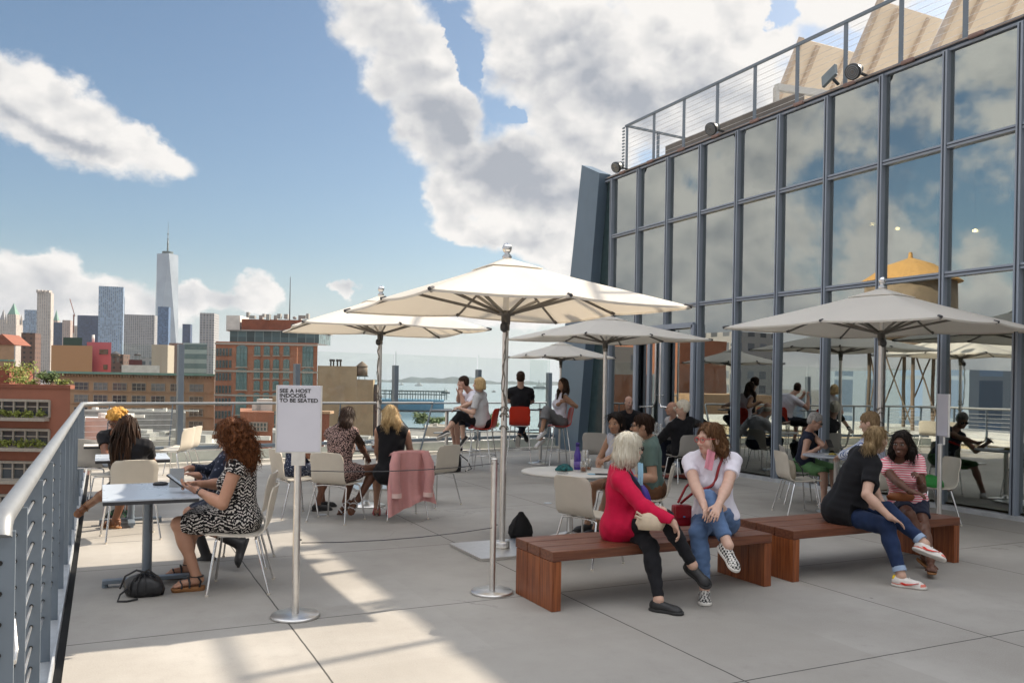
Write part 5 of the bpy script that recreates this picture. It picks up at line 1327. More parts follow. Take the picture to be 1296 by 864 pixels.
def skin_mat(name, col):
    if name in MATS: return MATS[name]
    m = bpy.data.materials.new(name); m.use_nodes = True; nt = m.node_tree; h = G(nt); b = nt.nodes['Principled BSDF']
    a = h.n('ShaderNodeAttribute'); a.attribute_name = 'tone'
    co = h.n('ShaderNodeTexCoord').outputs['Object']; n = h.noise(co, 30, 4, .6)[0]
    c = h.mix(h.ramp(n, .3, .7), tuple(q * .93 for q in (1, 1, 1)), (1.0, 1.0, 1.0)); c = h.mix(1.0, a.outputs[0], c, 'MULTIPLY')
    h.put(b.inputs['Base Color'], c); b.inputs['Roughness'].default_value = .46; b.inputs['Specular IOR Level'].default_value = .35
    b.inputs['Subsurface Weight'].default_value = .08; b.inputs['Subsurface Radius'].default_value = (.012, .004, .002); b.inputs['Subsurface Scale'].default_value = 1.0
    MATS[name] = m; return m
M_skin = skin_mat('skin', None)
M_eye = bpy.data.materials.new('eye'); M_eye.use_nodes = True; nt = M_eye.node_tree; h = G(nt); pb = nt.nodes['Principled BSDF']
x_, y_, z_ = h.sep(h.n('ShaderNodeTexCoord').outputs['Object']); r_ = h.m('SQRT', h.m('ADD', h.m('MULTIPLY', x_, x_), h.m('MULTIPLY', z_, z_)))
h.put(pb.inputs['Base Color'], h.mix(h.ramp(r_, .0062, .0070), (.03, .02, .012), (.46, .43, .41))); pb.inputs['Roughness'].default_value = .12
def v(x): return np.array(x, float)
def nrm(x): return x / (np.linalg.norm(x) + 1e-9)
def ik(a, t, L1, L2, hint):
    d = t - a; D = np.linalg.norm(d); D2 = min(max(D, abs(L1 - L2) + .01), (L1 + L2) * .998); d = nrm(d); t = a + d * D2 if D > D2 else t
    x = (L1 ** 2 - L2 ** 2 + D2 ** 2) / (2 * D2); hgt = math.sqrt(max(0, L1 ** 2 - x ** 2))
    n = (hint - a) - d * ((hint - a) @ d); n = nrm(n) if np.linalg.norm(n) > 1e-5 else nrm(np.cross(d, [0, 0, 1]))
    return a + d * x + n * hgt, t
HAIRM = {}
def hair_mat(name, c1, c2, streak=38):
    def fn(h, co, c):
        s = h.noise(h.v('MULTIPLY', co, (1, 1, .12)), streak * 2.4, 5, .6)[0]
        return h.mix(h.ramp(s, .3, .7), c1, c2)
    return mat(name, c1, .5, fn=fn, spec=.12, bump=.3, bscale=140)
H_black = hair_mat('black_hair', (.010, .008, .007), (.028, .020, .016)); H_dark = hair_mat('dark_brown_hair', (.018, .010, .007), (.05, .028, .018))
H_aub = hair_mat('auburn_hair', (.035, .011, .005), (.17, .062, .022)); H_brown = hair_mat('brown_hair', (.06, .028, .013), (.18, .095, .045))
H_blond = hair_mat('blond_hair', (.34, .22, .10), (.62, .46, .25)); H_white = hair_mat('platinum_hair', (.58, .52, .40), (.80, .76, .66))
H_grey = hair_mat('grey_hair', (.22, .21, .20), (.48, .47, .46)); H_orange = hair_mat('orange_hair', (.36, .17, .03), (.62, .34, .09)); H_sandy = hair_mat('sandy_hair', (.14, .09, .05), (.30, .21, .12))
H_braid = hair_mat('braid_hair', (.012, .008, .006), (.06, .03, .018), 9)

def person(label, S):
    """S: joints measured off the photograph as (px, py, depth); yaw angles 0 = away from the lens, 90 = to the right"""
    ht = S.get('ht', 1.68); q = ht / 1.70; fem = S.get('fem', True); bulk = S.get('bulk', 1.0); h = S.get('h', .008); seed = S.get('seed', 1)
    A = lambda t: v(at(*t))
    pel, neck, head = A(S['pel']), A(S['neck']), A(S['head'])
    if 'pelz' in S: pel[2] = S['pelz']
    L = np.linalg.norm(neck - pel); up = nrm(neck - pel); q_t = min(max(L / .50, .8), 1.12)
    Y = lambda a: v(yawv(a))
    fy, sy, hy = S['fy'], S.get('sy', S['fy']), S.get('hy', S['fy'])
    def frame(a, u):
        r_ = Y(a + 90); r_ = nrm(r_ - u * (r_ @ u)); f = np.cross(u, r_); return np.stack([r_, f, u])     # rows: right, forward, up
    Mp, Ms = frame(fy, up), frame(sy, up); rp, fp = Mp[0], Mp[1]; rs, fs_ = Ms[0], Ms[1]
    sw = (.158 if fem else .180) * q * S.get('shw', 1); hw = .082 * q
    base = np.array([pel[0], pel[1], S.get('floor', 0.0)])
    root = thing('person', label, 'person', tuple(base))
    sh = {'R': neck + rs * sw - up * .050 * q, 'L': neck - rs * sw - up * .050 * q}
    for k in ('R', 'L'):
        if 'shup' + k in S: sh[k] = sh[k] + up * S['shup' + k]
    hip = {'R': pel + rp * hw, 'L': pel - rp * hw}
    LA1, LA2 = .285 * q, .250 * q; LL1, LL2 = .425 * q, .415 * q
    elb, wri, kne, ank = {}, {}, {}, {}
    for k in ('R', 'L'):
        e, w = S['arm' + k]; e, w = A(e), A(w); elb[k], wri[k] = ik(sh[k], w, LA1, LA2, e)
        e, w = S['leg' + k]; e, w = A(e), A(w)
        if k in S.get('ground', ()): w[2] = S.get('floor', 0.0) + S.get('ankh', .085) * q
        kne[k], ank[k] = ik(hip[k], w, LL1, LL2, e)
    ground = S.get('ground', ())
    # ---------------- body
    B = Field(); T = []          # T: torso primitives shared by body and clothes
    def tor(kind, *a): T.append((kind,) + a)
    g_ = bulk * q; gd = S.get('belly', 1.0)
    tor('e', pel + up * .015 * q, v((.172 if fem else .165, .125, .125)) * g_, Mp, .05)
    tor('e', pel - fp * .045 - up * .02, v((.150, .105, .10)) * g_, Mp, .05)
    tor('e', pel + up * .17 * q_t, v((.133 if fem else .145, .105 * gd, .135 * q_t)) * g_, (Mp + Ms) / 2 if abs(fy - sy) < 60 else Ms, .06)
    tor('e', pel + up * .335 * q_t, v((.142 if fem else .160, .108, .165 * q_t)) * g_, Ms, .06)
    tor('c', sh['L'] + rs * .03, sh['R'] - rs * .03, .056 * g_, .056 * g_, .06)
    for k in ('R', 'L'): tor('c', neck + up * .01 - fs_ * .01, sh[k] * .8 + neck * .2, .046 * g_, .042 * g_, .05)
    if fem:
        for s_ in (-1, 1): tor('e', pel + up * .30 * q_t + Ms[0] * s_ * .070 * q + Ms[1] * .082 * q, v((.062, .062, .062)) * g_ * S.get('bust', 1), Ms, .04)
    def put(Fd, lst, inf, ks=1.0):
        for p in lst:
            if p[0] == 'e': Fd.ell(p[1], p[2] + inf, p[3], p[4] * ks)
            else: Fd.cone(p[1], p[2], p[3] + inf, p[4] + inf, p[5] * ks)
    put(B, T, -.004)
    # head
    hu = nrm(head - neck); hu = nrm(v((0, 0, 1)) * .75 + hu * .25)
    rh = Y(hy + 90); pt, rl = R(S.get('hp', 0)), R(S.get('hr', 0))
    f0 = np.cross(v((0, 0, 1)), rh); f = nrm(f0 * math.cos(pt) - v((0, 0, 1)) * math.sin(pt)); u0 = np.cross(rh, f)
    r2 = rh * math.cos(rl) + u0 * math.sin(rl); u2 = np.cross(r2, f); Mh = np.stack([r2, f, u2]); hs = (.94 if fem else .98) * S.get('hs', 1) * q ** .3
    hp_ = lambda x, y, z: head + (r2 * x + f * y + u2 * z) * hs
    B.cone(neck - up * .02 - fs_ * .005, hp_(0, -.022, -.05), (.052 if fem else .060) * q, (.050 if fem else .058) * q, .03)
    B.ell(hp_(0, -.014, .036), v((.074, .094, .086)) * hs, Mh, .02); B.ell(hp_(0, .018, -.035), v((.060, .072, .086)) * hs, Mh, .03)
    B.ell(hp_(0, .054, -.094), v((.032, .030, .024)) * hs, Mh, .03)
    for s_ in (-1, 1):
        B.ell(hp_(.036 * s_, .062, -.030), v((.026, .024, .026)) * hs, Mh, .02)
        B.ell(hp_(.076 * s_, -.010, -.012), v((.011, .022, .033)) * hs, Mh, .008)
    B.cone(hp_(-.040, .080, .022), hp_(.040, .080, .022), .012 * hs, .012 * hs, .015)
    B.cone(hp_(0, .088, .006), hp_(0, .108, -.034), .008 * hs, .0135 * hs, .012)
    for s_ in (-1, 1): B.ell(hp_(.012 * s_, .098, -.038), v((.010, .010, .008)) * hs, Mh, .006)
    B.ell(hp_(0, .084, -.062), v((.026, .012, .007)) * hs, Mh, .006); B.ell(hp_(0, .083, -.073), v((.022, .012, .008)) * hs, Mh, .006)
    # arms and hands
    ra = S.get('arm_r', 1.0) * (1.0 if fem else 1.12) * q
    hands = S.get('hands', {})
    for k in ('R', 'L'):
        B.cone(sh[k], elb[k], .050 * ra, .039 * ra, .03); B.cone(elb[k], wri[k], .039 * ra, .026 * ra, .012)
        B.ell(elb[k] * .68 + wri[k] * .32, v((.040, .040, .075)) * ra, frame_z(nrm(wri[k] - elb[k])), .02)
        hd = hands.get(k, {}); d = nrm(wri[k] - elb[k])
        if 'to' in hd: d = nrm(A(hd['to']) - wri[k])
        pn = v(hd.get('palm', (0, 0, -1))); pn = nrm(pn - d * (pn @ d)); sd = np.cross(d, pn) if k == 'R' else np.cross(pn, d)   # towards the thumb
        w = wri[k]; hsz = (.94 if fem else 1.05) * q; curl = hd.get('curl', .35)
        Mhd = np.stack([sd, d, pn])
        B.ell(w + d * .048 * hsz, v((.039, .052, .016)) * hsz, Mhd, .012); B.cone(w, w + d * .03 * hsz, .024 * hsz, .022 * hsz, .02)
        for i, (o_, ln) in enumerate(((.030, .072), (.010, .082), (-.010, .077), (-.029, .060))):
            b0 = w + (d * .088 + sd * o_) * hsz; c_ = curl * (1 + .12 * i); a1 = 0; r_ = .0088 * hsz
            for s_ in range(3):
                a1 += c_ * (1, 1.15, .8)[s_] * .9; dd = d * math.cos(a1) + pn * math.sin(a1) + sd * (.10 - .065 * i) * (1 - min(1, curl)); b1 = b0 + nrm(dd) * ln * (.45, .32, .23)[s_] * hsz
                B.cone(b0, b1, r_, r_ * .9, .004); b0 = b1; r_ *= .9
        b0 = w + (d * .022 + sd * .026) * hsz; b1 = b0 + nrm(d * .72 + sd * .62 + pn * .25) * .042 * hsz; b2 = b1 + nrm(d * .9 + sd * .15 + pn * .35) * .032 * hsz
        B.cone(b0, b1, .013 * hsz, .0105 * hsz, .008); B.cone(b1, b2, .0105 * hsz, .008 * hsz, .004)
    # legs and feet
    lr = S.get('leg_r', 1.0) * g_; feet = {}
    for k in ('R', 'L'):
        B.cone(hip[k], kne[k], .080 * lr, .054 * lr, .03); B.cone(kne[k], ank[k], .053 * lr, .036 * q, .02)
        dl = nrm(ank[k] - kne[k]); B.ell(kne[k] * .68 + ank[k] * .32 - np.cross(np.cross(dl, v((0, 0, 1)) if abs(dl[2]) < .9 else Y(fy)), dl) * 0, v((.054, .054, .10)) * lr, frame_z(dl), .02)
        fd = S.get('foot' + k)
        if fd is None: fdir = Y(fy); fdir = nrm(fdir * 1.0 + v((0, 0, -.12)))
        else: fdir = nrm(A(fd) - ank[k])
        fu = -dl; fu = fu - fdir * (fu @ fdir); fu = nrm(fu) if np.linalg.norm(fu) > .05 else v((0, 0, 1))
        if k in ground: fdir = nrm(v((fdir[0], fdir[1], 0))); fu = v((0, 0, 1))
        fr_ = np.cross(fdir, fu); fl = (.235 if fem else .262) * q; feet[k] = (ank[k], fdir, fu, fr_, fl)
        a = ank[k]; B.cone(a, a - fu * .035 * q - fdir * .03 * q, .034 * q, .032 * q, .015); B.cone(a - fu * .045 * q, a - fu * .055 * q + fdir * fl * .50, .030 * q, .024 * q, .02)
        for i in range(5): B.cone(a - fu * .060 * q + fdir * fl * .48 + fr_ * (i - 2) * .014, a - fu * .068 * q + fdir * fl * (.70 - .025 * abs(i - 1)) + fr_ * (i - 2) * .016, .016 * q, .010 * q, .008)
    V, Q = B.mesh(h)
    # tones: lips, brows, nails-ish warmth on the knuckles and cheeks
    sk = v(S.get('skin', (.55, .33, .24))); tone = np.tile(sk, (len(V), 1)).astype(float)
    loc = (V - head) @ Mh.T / hs
    def blob(c, r_, col, amt):
        d = np.sqrt((((loc - v(c)) / v(r_)) ** 2).sum(1)); w_ = np.clip(1.6 - d * 1.6 + .0, 0, 1)[:, None] * amt; tone[:] = tone * (1 - w_) + v(col) * w_
    lip = sk * v((.80, .45, .45)) if sk[0] > .2 else sk * v((1.25, .75, .8)); browc = S.get('brow', (.05, .03, .02))
    blob((0, .095, -.068), (.030, .022, .0135), S.get('lip', lip), .85)
    for s_ in (-1, 1):
        blob((.034 * s_, .094, .027), (.026, .022, .008), browc, S.get('browa', .8)); blob((.040 * s_, .078, -.034), (.03, .03, .024), sk * v((1.06, .82, .80)), .35)
        blob((.032 * s_, .085, .003), (.023, .025, .013), sk * .55, .6)
    if S.get('stubble'): blob((0, .06, -.085), (.07, .06, .05), sk * .45, .5)
    if S.get('smile'): blob((0, .099, -.069), (.020, .02, .0055), (.75, .72, .68), .95)
    body = np_mesh('body', V, Q, M_skin, root, base, tone)
    if S.get('eyes', h < .0085):
        for s_ in (-1, 1):
            b = MB(); vs = []
            for i in range(9):
                for j in range(17):
                    a1, a2 = math.pi * i / 8, 2 * math.pi * j / 16; vs.append((.0140 * math.sin(a1) * math.cos(a2), .0085 * math.cos(a1), .0056 * math.sin(a1) * math.sin(a2)))
            b.add(vs, [(i * 17 + j, i * 17 + j + 1, (i + 1) * 17 + j + 1, (i + 1) * 17 + j) for i in range(8) for j in range(16)], True); o = b.build('eye', M_eye, root)
            o.matrix_local = Matrix.Translation(hp_(.0315 * s_, .0855, .002) - base) @ Matrix(np.stack([r2, f, u2]).T.tolist()).to_4x4()
    C = dict(root=root, base=base, pel=pel, neck=neck, head=head, up=up, Mp=Mp, Ms=Ms, Mh=Mh, hs=hs, hp=hp_, sh=sh, elb=elb, wri=wri, hip=hip, kne=kne, ank=ank, feet=feet, q=q, q_t=q_t, T=T, put=put, h=h, seed=seed, lr=lr, ra=ra, S=S, g=g_, A=A)
    return C
def frame_z(d):
    a = np.cross(d, [0, 0, 1.0]) if abs(d[2]) < .95 else np.cross(d, [1.0, 0, 0]); a = nrm(a); return np.stack([a, np.cross(d, a), d])
def folds(seed, amp=.004, wl=.07, cen=None):
    def fn(P): return wob(P, wl, seed) * amp + wob(P, wl * 2.6, seed + 7) * amp * 1.1
    return fn
def capplane(p, n): return lambda P: (P - p) @ n
# ---------------------------------------------------------------- clothes
def near_prims(P, prims, inf):
    out = np.full(len(P), 1.0)
    for p in prims:
        if p[0] == 'e':
            u = (P - p[1]) @ p[3].T; r_ = p[2] + inf; k0 = np.sqrt(((u / r_) ** 2).sum(1)); k1 = np.sqrt(((u / r_ ** 2) ** 2).sum(1)) + 1e-6; d = k0 * (k0 - 1) / k1
        else:
            ba = p[2] - p[1]; t = np.clip(((P - p[1]) @ ba) / (ba @ ba + 1e-9), 0, 1); d = np.linalg.norm(P - p[1] - t[:, None] * ba, axis=1) - ((p[3] + inf) * (1 - t) + (p[4] + inf) * t)
        out = np.minimum(out, d)
    return out
def cuff(Fd, b_, d, rr, others, inf, lo=-.02, hi=.16):
    def cf(P):
        x = P - b_; a = x @ d; rad = np.sqrt(np.maximum((x * x).sum(1) - a * a, 0)); m = (rad < rr) & (a > lo) & (a < hi); out = np.full(len(P), -1.0)
        if m.any():
            i = np.where(m)[0]; dd = near_prims(P[i], others, inf); out[i] = np.where(dd > .004, a[i], -1.0)
        return out
    Fd.cut(cf)
def shirt(C, m, sleeve=.5, inf=.012, hem=-.02, neckr=.075, neckf=.05, name='shirt', loose=.0, long_hem=0.0, vneck=0.0, armhole=.055):
    Fd = Field(); C['put'](Fd, C['T'][2:], inf); T0 = C['T'][0]; Fd.ell(T0[1] + C['up'] * .02, T0[2] + inf + .004, T0[3], .06)
    up, q = C['up'], C['q']
    if hem <= -.1:
        T1 = C['T'][1]; Fd.ell(T1[1], T1[2] + inf + .004, T1[3], .06)
        for k in 'RL': Fd.cone(C['hip'][k], C['hip'][k] + (C['kne'][k] - C['hip'][k]) * .30, .086 * C['lr'] + inf, .078 * C['lr'] + inf + .004, .05)
    if loose:
        for s_ in (-1, 1): Fd.cone(C['pel'] + up * .30 + C['Ms'][0] * s_ * .07, C['pel'] + up * .02 + C['Mp'][0] * s_ * .10 + C['Mp'][1] * .02, .075 + loose * .5, .10 + loose, .08)
    cuts = []
    for k in ('R', 'L'):
        s, e, w = C['sh'][k], C['elb'][k], C['wri'][k]; ra = C['ra']
        if sleeve <= 0: continue
        if sleeve <= 1:
            b_ = s + (e - s) * sleeve; d = nrm(e - s); sub = Field(); r1, r2 = .050 * ra + inf, (.049 - .011 * sleeve) * ra + inf + .003
            Fd.cone(s, b_ - d * .0, r1, r2, .025); cuts.append((k, b_, d, r2 + .03))
        else:
            Fd.cone(s, e, .053 * ra + inf, .043 * ra + inf, .025); b_ = e + (w - e) * (sleeve - 1); d = nrm(w - e); r2 = .034 * ra + inf
            Fd.cone(e, b_, .043 * ra + inf, r2, .02); cuts.append((k, b_, d, r2 + .03))
    for (k, b_, d, rr) in cuts:     # flat cuffs, cut only close to the limb
        o = 'L' if k == 'R' else 'R'; ra = C['ra']
        cuff(Fd, b_, d, rr, C['T'] + [('c', C['sh'][o], C['elb'][o], .052 * ra, .042 * ra), ('c', C['elb'][o], C['elb'][o] + (C['wri'][o] - C['elb'][o]) * max(0, sleeve - 1), .042 * ra, .034 * ra)] if sleeve > 1 else C['T'], inf)
    if sleeve <= 0:
        for k in ('R', 'L'):
            c = C['sh'][k] + C['Ms'][0] * (.045 if k == 'R' else -.045) * q - up * .02; ax = C['Ms'][0]
            def af(P, c=c): return armhole * 1.2 - np.linalg.norm((P - c) * 1.0, axis=1)
            Fd.cut(af)
    nc = C['neck'] + up * .035 + C['Ms'][1] * neckf
    Fd.cut(lambda P: neckr - np.linalg.norm(P - nc, axis=1)); n2 = C['neck'] + up * .07 - C['Ms'][1] * .01; Fd.cut(lambda P: .062 - np.linalg.norm(P - n2, axis=1))
    if vneck:
        n3 = C['neck'] + C['Ms'][1] * (neckf + .05) - up * vneck; Fd.cut(lambda P: .038 - np.linalg.norm(P - n3, axis=1))
    hp0 = C['pel'] + up * hem; Fd.cut(lambda P: (hp0 - P) @ up)
    if hem <= -.1:
        fdir = nrm((C['kne']['R'] + C['kne']['L']) / 2 - C['pel']); fp0 = C['pel'] + fdir * .20; Fd.cut(lambda P: np.where((P - C['pel']) @ up < .13, (P - fp0) @ fdir + .012 * np.sin(P @ C['Mp'][0] * 40), -1.0))
    V, Q = Fd.mesh(max(C['h'], .007), folds(C['seed'], .0056, .075)); return np_mesh(name, V, Q, m, C['root'], C['base'])
def trousers(C, m, leg=2.0, inf=.010, taper=.0, name='trousers', flare=0.0, skirt=False):
    Fd = Field(); C['put'](Fd, C['T'][:2], inf + .002); q = C['q']; lr = C['lr']; cuts = []
    for k in ('R', 'L'):
        hp, kn, an = C['hip'][k], C['kne'][k], C['ank'][k]
        if leg <= 1:
            b_ = hp + (kn - hp) * leg; d = nrm(kn - hp); r2 = (.080 - .026 * leg) * lr + inf + .006 + flare; Fd.cone(hp, b_, .082 * lr + inf, r2, .03); cuts.append((b_, d, r2 + .02))
        else:
            Fd.cone(hp, kn, .082 * lr + inf, .056 * lr + inf, .03); b_ = kn + (an - kn) * min(1.0, leg - 1); d = nrm(an - kn); r2 = (.055 - .014 * (leg - 1)) * lr + inf * .8 - taper + flare
            Fd.cone(kn, b_, .056 * lr + inf, r2, .02)
            if leg > 1.6: Fd.ell(kn * .68 + an * .32, v((.055, .055, .10)) * lr + inf * .8, frame_z(d), .02)
            cuts.append((b_, d, r2 + .025))
    if skirt:
        a, b_ = C['kne']['R'], C['kne']['L']; f = skirt
        for t in (.2, .5, .8): 
            p0 = C['hip']['R'] * (1 - t) + C['hip']['L'] * t; p1 = (C['hip']['R'] + (a - C['hip']['R']) * f) * (1 - t) + (C['hip']['L'] + (b_ - C['hip']['L']) * f) * t; Fd.cone(p0, p1, .08 * lr + inf, .062 * lr + inf, .06)
    for i, (b_, d, rr) in enumerate(cuts):
        o = 'RL'[1 - i]; hp, kn, an = C['hip'][o], C['kne'][o], C['ank'][o]
        oth = [('c', hp, kn if leg > 1 else hp + (kn - hp) * leg, .082 * lr, .056 * lr)] + ([('c', kn, kn + (an - kn) * min(1, leg - 1), .056 * lr, .045 * lr)] if leg > 1 else [])
        cuff(Fd, b_, d, rr, oth, inf, hi=.14)
    wp = C['pel'] + C['up'] * .13 * C['q_t']; Fd.cut(lambda P: np.where(np.linalg.norm(P - wp, axis=1) < .26, (P - wp) @ C['up'], -1.0))
    V, Q = Fd.mesh(max(C['h'], .007), folds(C['seed'] + 3, .0050, .06)); return np_mesh(name, V, Q, m, C['root'], C['base'])
def dress(C, m, leg=.8, inf=.011, sleeve=0.0, neckr=.075, neckf=.03, armhole=.055, name='dress'):
    Fd = Field(); C['put'](Fd, C['T'], inf); lr = C['lr']; up = C['up']; cuts = []
    ends = []
    for k in ('R', 'L'):
        hp, kn = C['hip'][k], C['kne'][k]; b_ = hp + (kn - hp) * leg; ends.append((hp, b_)); Fd.cone(hp, b_, .082 * lr + inf, .066 * lr + inf, .05); cuts.append((b_, nrm(kn - hp), .22))
    for t in (.3, .5, .7): Fd.cone(ends[0][0] * (1 - t) + ends[1][0] * t, ends[0][1] * (1 - t) + ends[1][1] * t, .08 * lr + inf, .058 * lr + inf, .06)
    cen = (cuts[0][0] + cuts[1][0]) / 2; d = nrm(cuts[0][1] + cuts[1][1]); Fd.cut(lambda P: np.where((P - cen) @ d > -.03, (P - cen) @ d, -1.0))
    for k in ('R', 'L'):
        s, e, w = C['sh'][k], C['elb'][k], C['wri'][k]; ra = C['ra']
        if sleeve > 0:
            if sleeve <= 1: b_ = s + (e - s) * sleeve; d2 = nrm(e - s); Fd.cone(s, b_, .052 * ra + inf, .05 * ra + inf, .025)
            else: Fd.cone(s, e, .053 * ra + inf, .043 * ra + inf, .025); b_ = e + (w - e) * (sleeve - 1); d2 = nrm(w - e); Fd.cone(e, b_, .043 * ra + inf, .036 * ra + inf, .02)
            cuff(Fd, b_, d2, .085, C['T'] + [('c', C['hip'][z], C['kne'][z], .082 * lr, .056 * lr) for z in 'RL'], inf)
        else:
            c = C['sh'][k] + C['Ms'][0] * (.05 if k == 'R' else -.05) * C['q'] - up * .03
            Fd.cut(lambda P, c=c: armhole * 1.2 - np.linalg.norm(P - c, axis=1))
    nc = C['neck'] + up * .035 + C['Ms'][1] * neckf; Fd.cut(lambda P: neckr - np.linalg.norm(P - nc, axis=1))
    V, Q = Fd.mesh(max(C['h'], .007), folds(C['seed'], .005, .07)); return np_mesh(name, V, Q, m, C['root'], C['base'])
# ---------------------------------------------------------------- footwear
def shoes(C, m, sole, which='RL', high=0.0, laces=False, swoosh=None, heel=None, low=0.0, toe=None):
    for k in which:
        a, fd, fu, fr_, fl = C['feet'][k]; q = C['q']; bt = -.085 * q
        P_ = lambda x, y, z: a + fr_ * x + fd * y + fu * z
        M = np.stack([fr_, fd, fu]); Fd = Field()
        Fd.ell(P_(0, -.02 * q, -.042 * q), v((.038, .055, .048)) * q, M, .02); Fd.cone(P_(0, 0, -.04 * q), P_(0, fl * .52, -.058 * q), .040 * q, .036 * q, .03); Fd.ell(P_(0, fl * .56, -.062 * q), v((.046, fl * .22, .030)), M, .02)
        if high: Fd.cone(P_(0, 0, -.03 * q), C['ank'][k] + nrm(C['kne'][k] - C['ank'][k]) * high, .044 * q, .046 * q, .02)
        Fd.cut(lambda P, b_=P_(0, 0, bt + .018), u=fu: (b_ - P) @ u)
        if not high: Fd.cut(lambda P, c=P_(0, .0, .035 * q - low): .046 * q - np.linalg.norm(P - c, axis=1))
        V, Q = Fd.mesh(.006); o = np_mesh('shoe', V, Q, m, C['root'], C['base'])
        F2 = Field(); F2.ell(P_(0, -.01 * q, bt + .010), v((.042, .07, .03)) * q, M, .02); F2.cone(P_(0, 0, bt + .012), P_(0, fl * .62, bt + .012), .036 * q, .040 * q, .02); F2.ell(P_(0, fl * .58, bt + .012), v((.049, fl * .23, .03)), M, .02)
        F2.cut(lambda P, b_=P_(0, 0, bt), u=fu: (b_ - P) @ u); F2.cut(lambda P, b_=P_(0, 0, bt + .026 * q), u=fu: (P - b_) @ u)
        V, Q = F2.mesh(.006); np_mesh('sole', V, Q, sole, o, C['base'])
        if laces:
            for i in range(4):
                b = MB(); y = fl * (.24 + .07 * i); z = -.012 * q - .026 * i * .62
                b.tube([P_(-.026, y, z - .014), P_(-.012, y + .004, z + .004), P_(.012, y + .004, z + .004), P_(.026, y, z - .014)], .0045, 6); l = b.build('lace', laces, o); l.location = tuple(-C['base'])
        if swoosh:
            for s_ in (-1, 1):
                b = MB(); pts = [(-.01, -.045), (.03, -.062), (.085, -.052), (.135, -.030), (.09, -.044), (.04, -.050), (.012, -.040)]
                def off(y): return .0475 * q - .006 * abs(y / fl - .1)
                A_ = [P_(s_ * off(y), y * q, z * q) for y, z in pts]; B_ = [P_(s_ * (off(y) - .012), y * q, z * q) for y, z in pts]; n = len(pts)
                b.add(A_ + B_, [tuple(range(n)), tuple(range(2 * n - 1, n - 1, -1))] + [(i, (i + 1) % n, n + (i + 1) % n, n + i) for i in range(n)]); l = b.build('emblem', swoosh, o); l.location = tuple(-C['base'])
        if toe:
            for y0, y1, zc in ((.62, 1.3, -.040), (-.6, .10, -.052)):
                F4 = Field(); F4.ell(P_(0, -.02 * q, -.042 * q), v((.040, .057, .046)) * q, M, .02); F4.cone(P_(0, 0, -.04 * q), P_(0, fl * .52, -.058 * q), .0415 * q, .0385 * q, .03); F4.ell(P_(0, fl * .56, -.062 * q), v((.049, fl * .226, .031)), M, .02)
                F4.cut(lambda P, b_=P_(0, 0, bt + .018), u=fu: (b_ - P) @ u); F4.cut(lambda P, b_=P_(0, fl * y0, 0), u=fd: (b_ - P) @ u); F4.cut(lambda P, b_=P_(0, fl * y1, 0), u=fd: (P - b_) @ u); F4.cut(lambda P, b_=P_(0, 0, zc * q), u=fu: (P - b_) @ u)
                V, Q = F4.mesh(.005)
                if len(V): np_mesh('suede_panel', V, Q, toe, o, C['base'])
        if heel:
            F3 = Field(); F3.ell(P_(0, -.052 * q, -.025 * q), v((.026, .018, .034)) * q, M, .01); V, Q = F3.mesh(.005); np_mesh('heel_tab', V, Q, heel, o, C['base'])
def sandals(C, m, sole, which='RL', wedge=0.0, thong=False):
    for k in which:
        a, fd, fu, fr_, fl = C['feet'][k]; q = C['q']; bt = -.085 * q; P_ = lambda x, y, z: a + fr_ * x + fd * y + fu * z; M = np.stack([fr_, fd, fu])
        F2 = Field(); F2.ell(P_(0, -.02 * q, bt), v((.036, .05, .03)) * q, M, .02); F2.cone(P_(0, 0, bt), P_(0, fl * .6, bt), .034 * q, .040 * q, .02)
        if wedge: F2.cone(P_(0, -.03 * q, bt - wedge), P_(0, .03, bt - wedge * .6), .034 * q, .03 * q, .03)
        F2.cut(lambda P, b_=P_(0, 0, bt - .016 - wedge), u=fu: (b_ - P) @ u); F2.cut(lambda P, b_=P_(0, 0, bt + .004), u=fu: (P - b_) @ u)
        V, Q = F2.mesh(.006); o = np_mesh('sandal', V, Q, sole, C['root'], C['base'])
        arcs = []
        if thong: arcs = [[(-.042, .05, bt), (-.03, .09, bt + .035), (.0, fl * .60, bt + .028), (.03, .09, bt + .035), (.042, .05, bt)]]
        else:
            for (y, zt, w) in ((fl * .46, .048, .011), (fl * .22, .075, .009)): arcs.append([(-.043, y, bt), (-.036, y, bt + zt * .6), (-.015, y + .006, bt + zt), (.015, y + .006, bt + zt), (.036, y, bt + zt * .6), (.043, y, bt)])
            arcs.append([(.034 * math.cos(t), -.008 + .044 * math.sin(t), -.006) for t in [2 * math.pi * i / 12 for i in range(13)]]); arcs.append([(-.034, -.02, bt), (-.04, -.03, -.04), (-.034, -.008, -.006)]); arcs.append([(.034, -.02, bt), (.04, -.03, -.04), (.034, -.008, -.006)])
        b = MB()
        for ar in arcs: b.tube([P_(x * q, y * q if abs(y) < .1 else y, z) for x, y, z in ar], .0075, 8)
        l = b.build('strap', m, o); l.location = tuple(-C['base'])
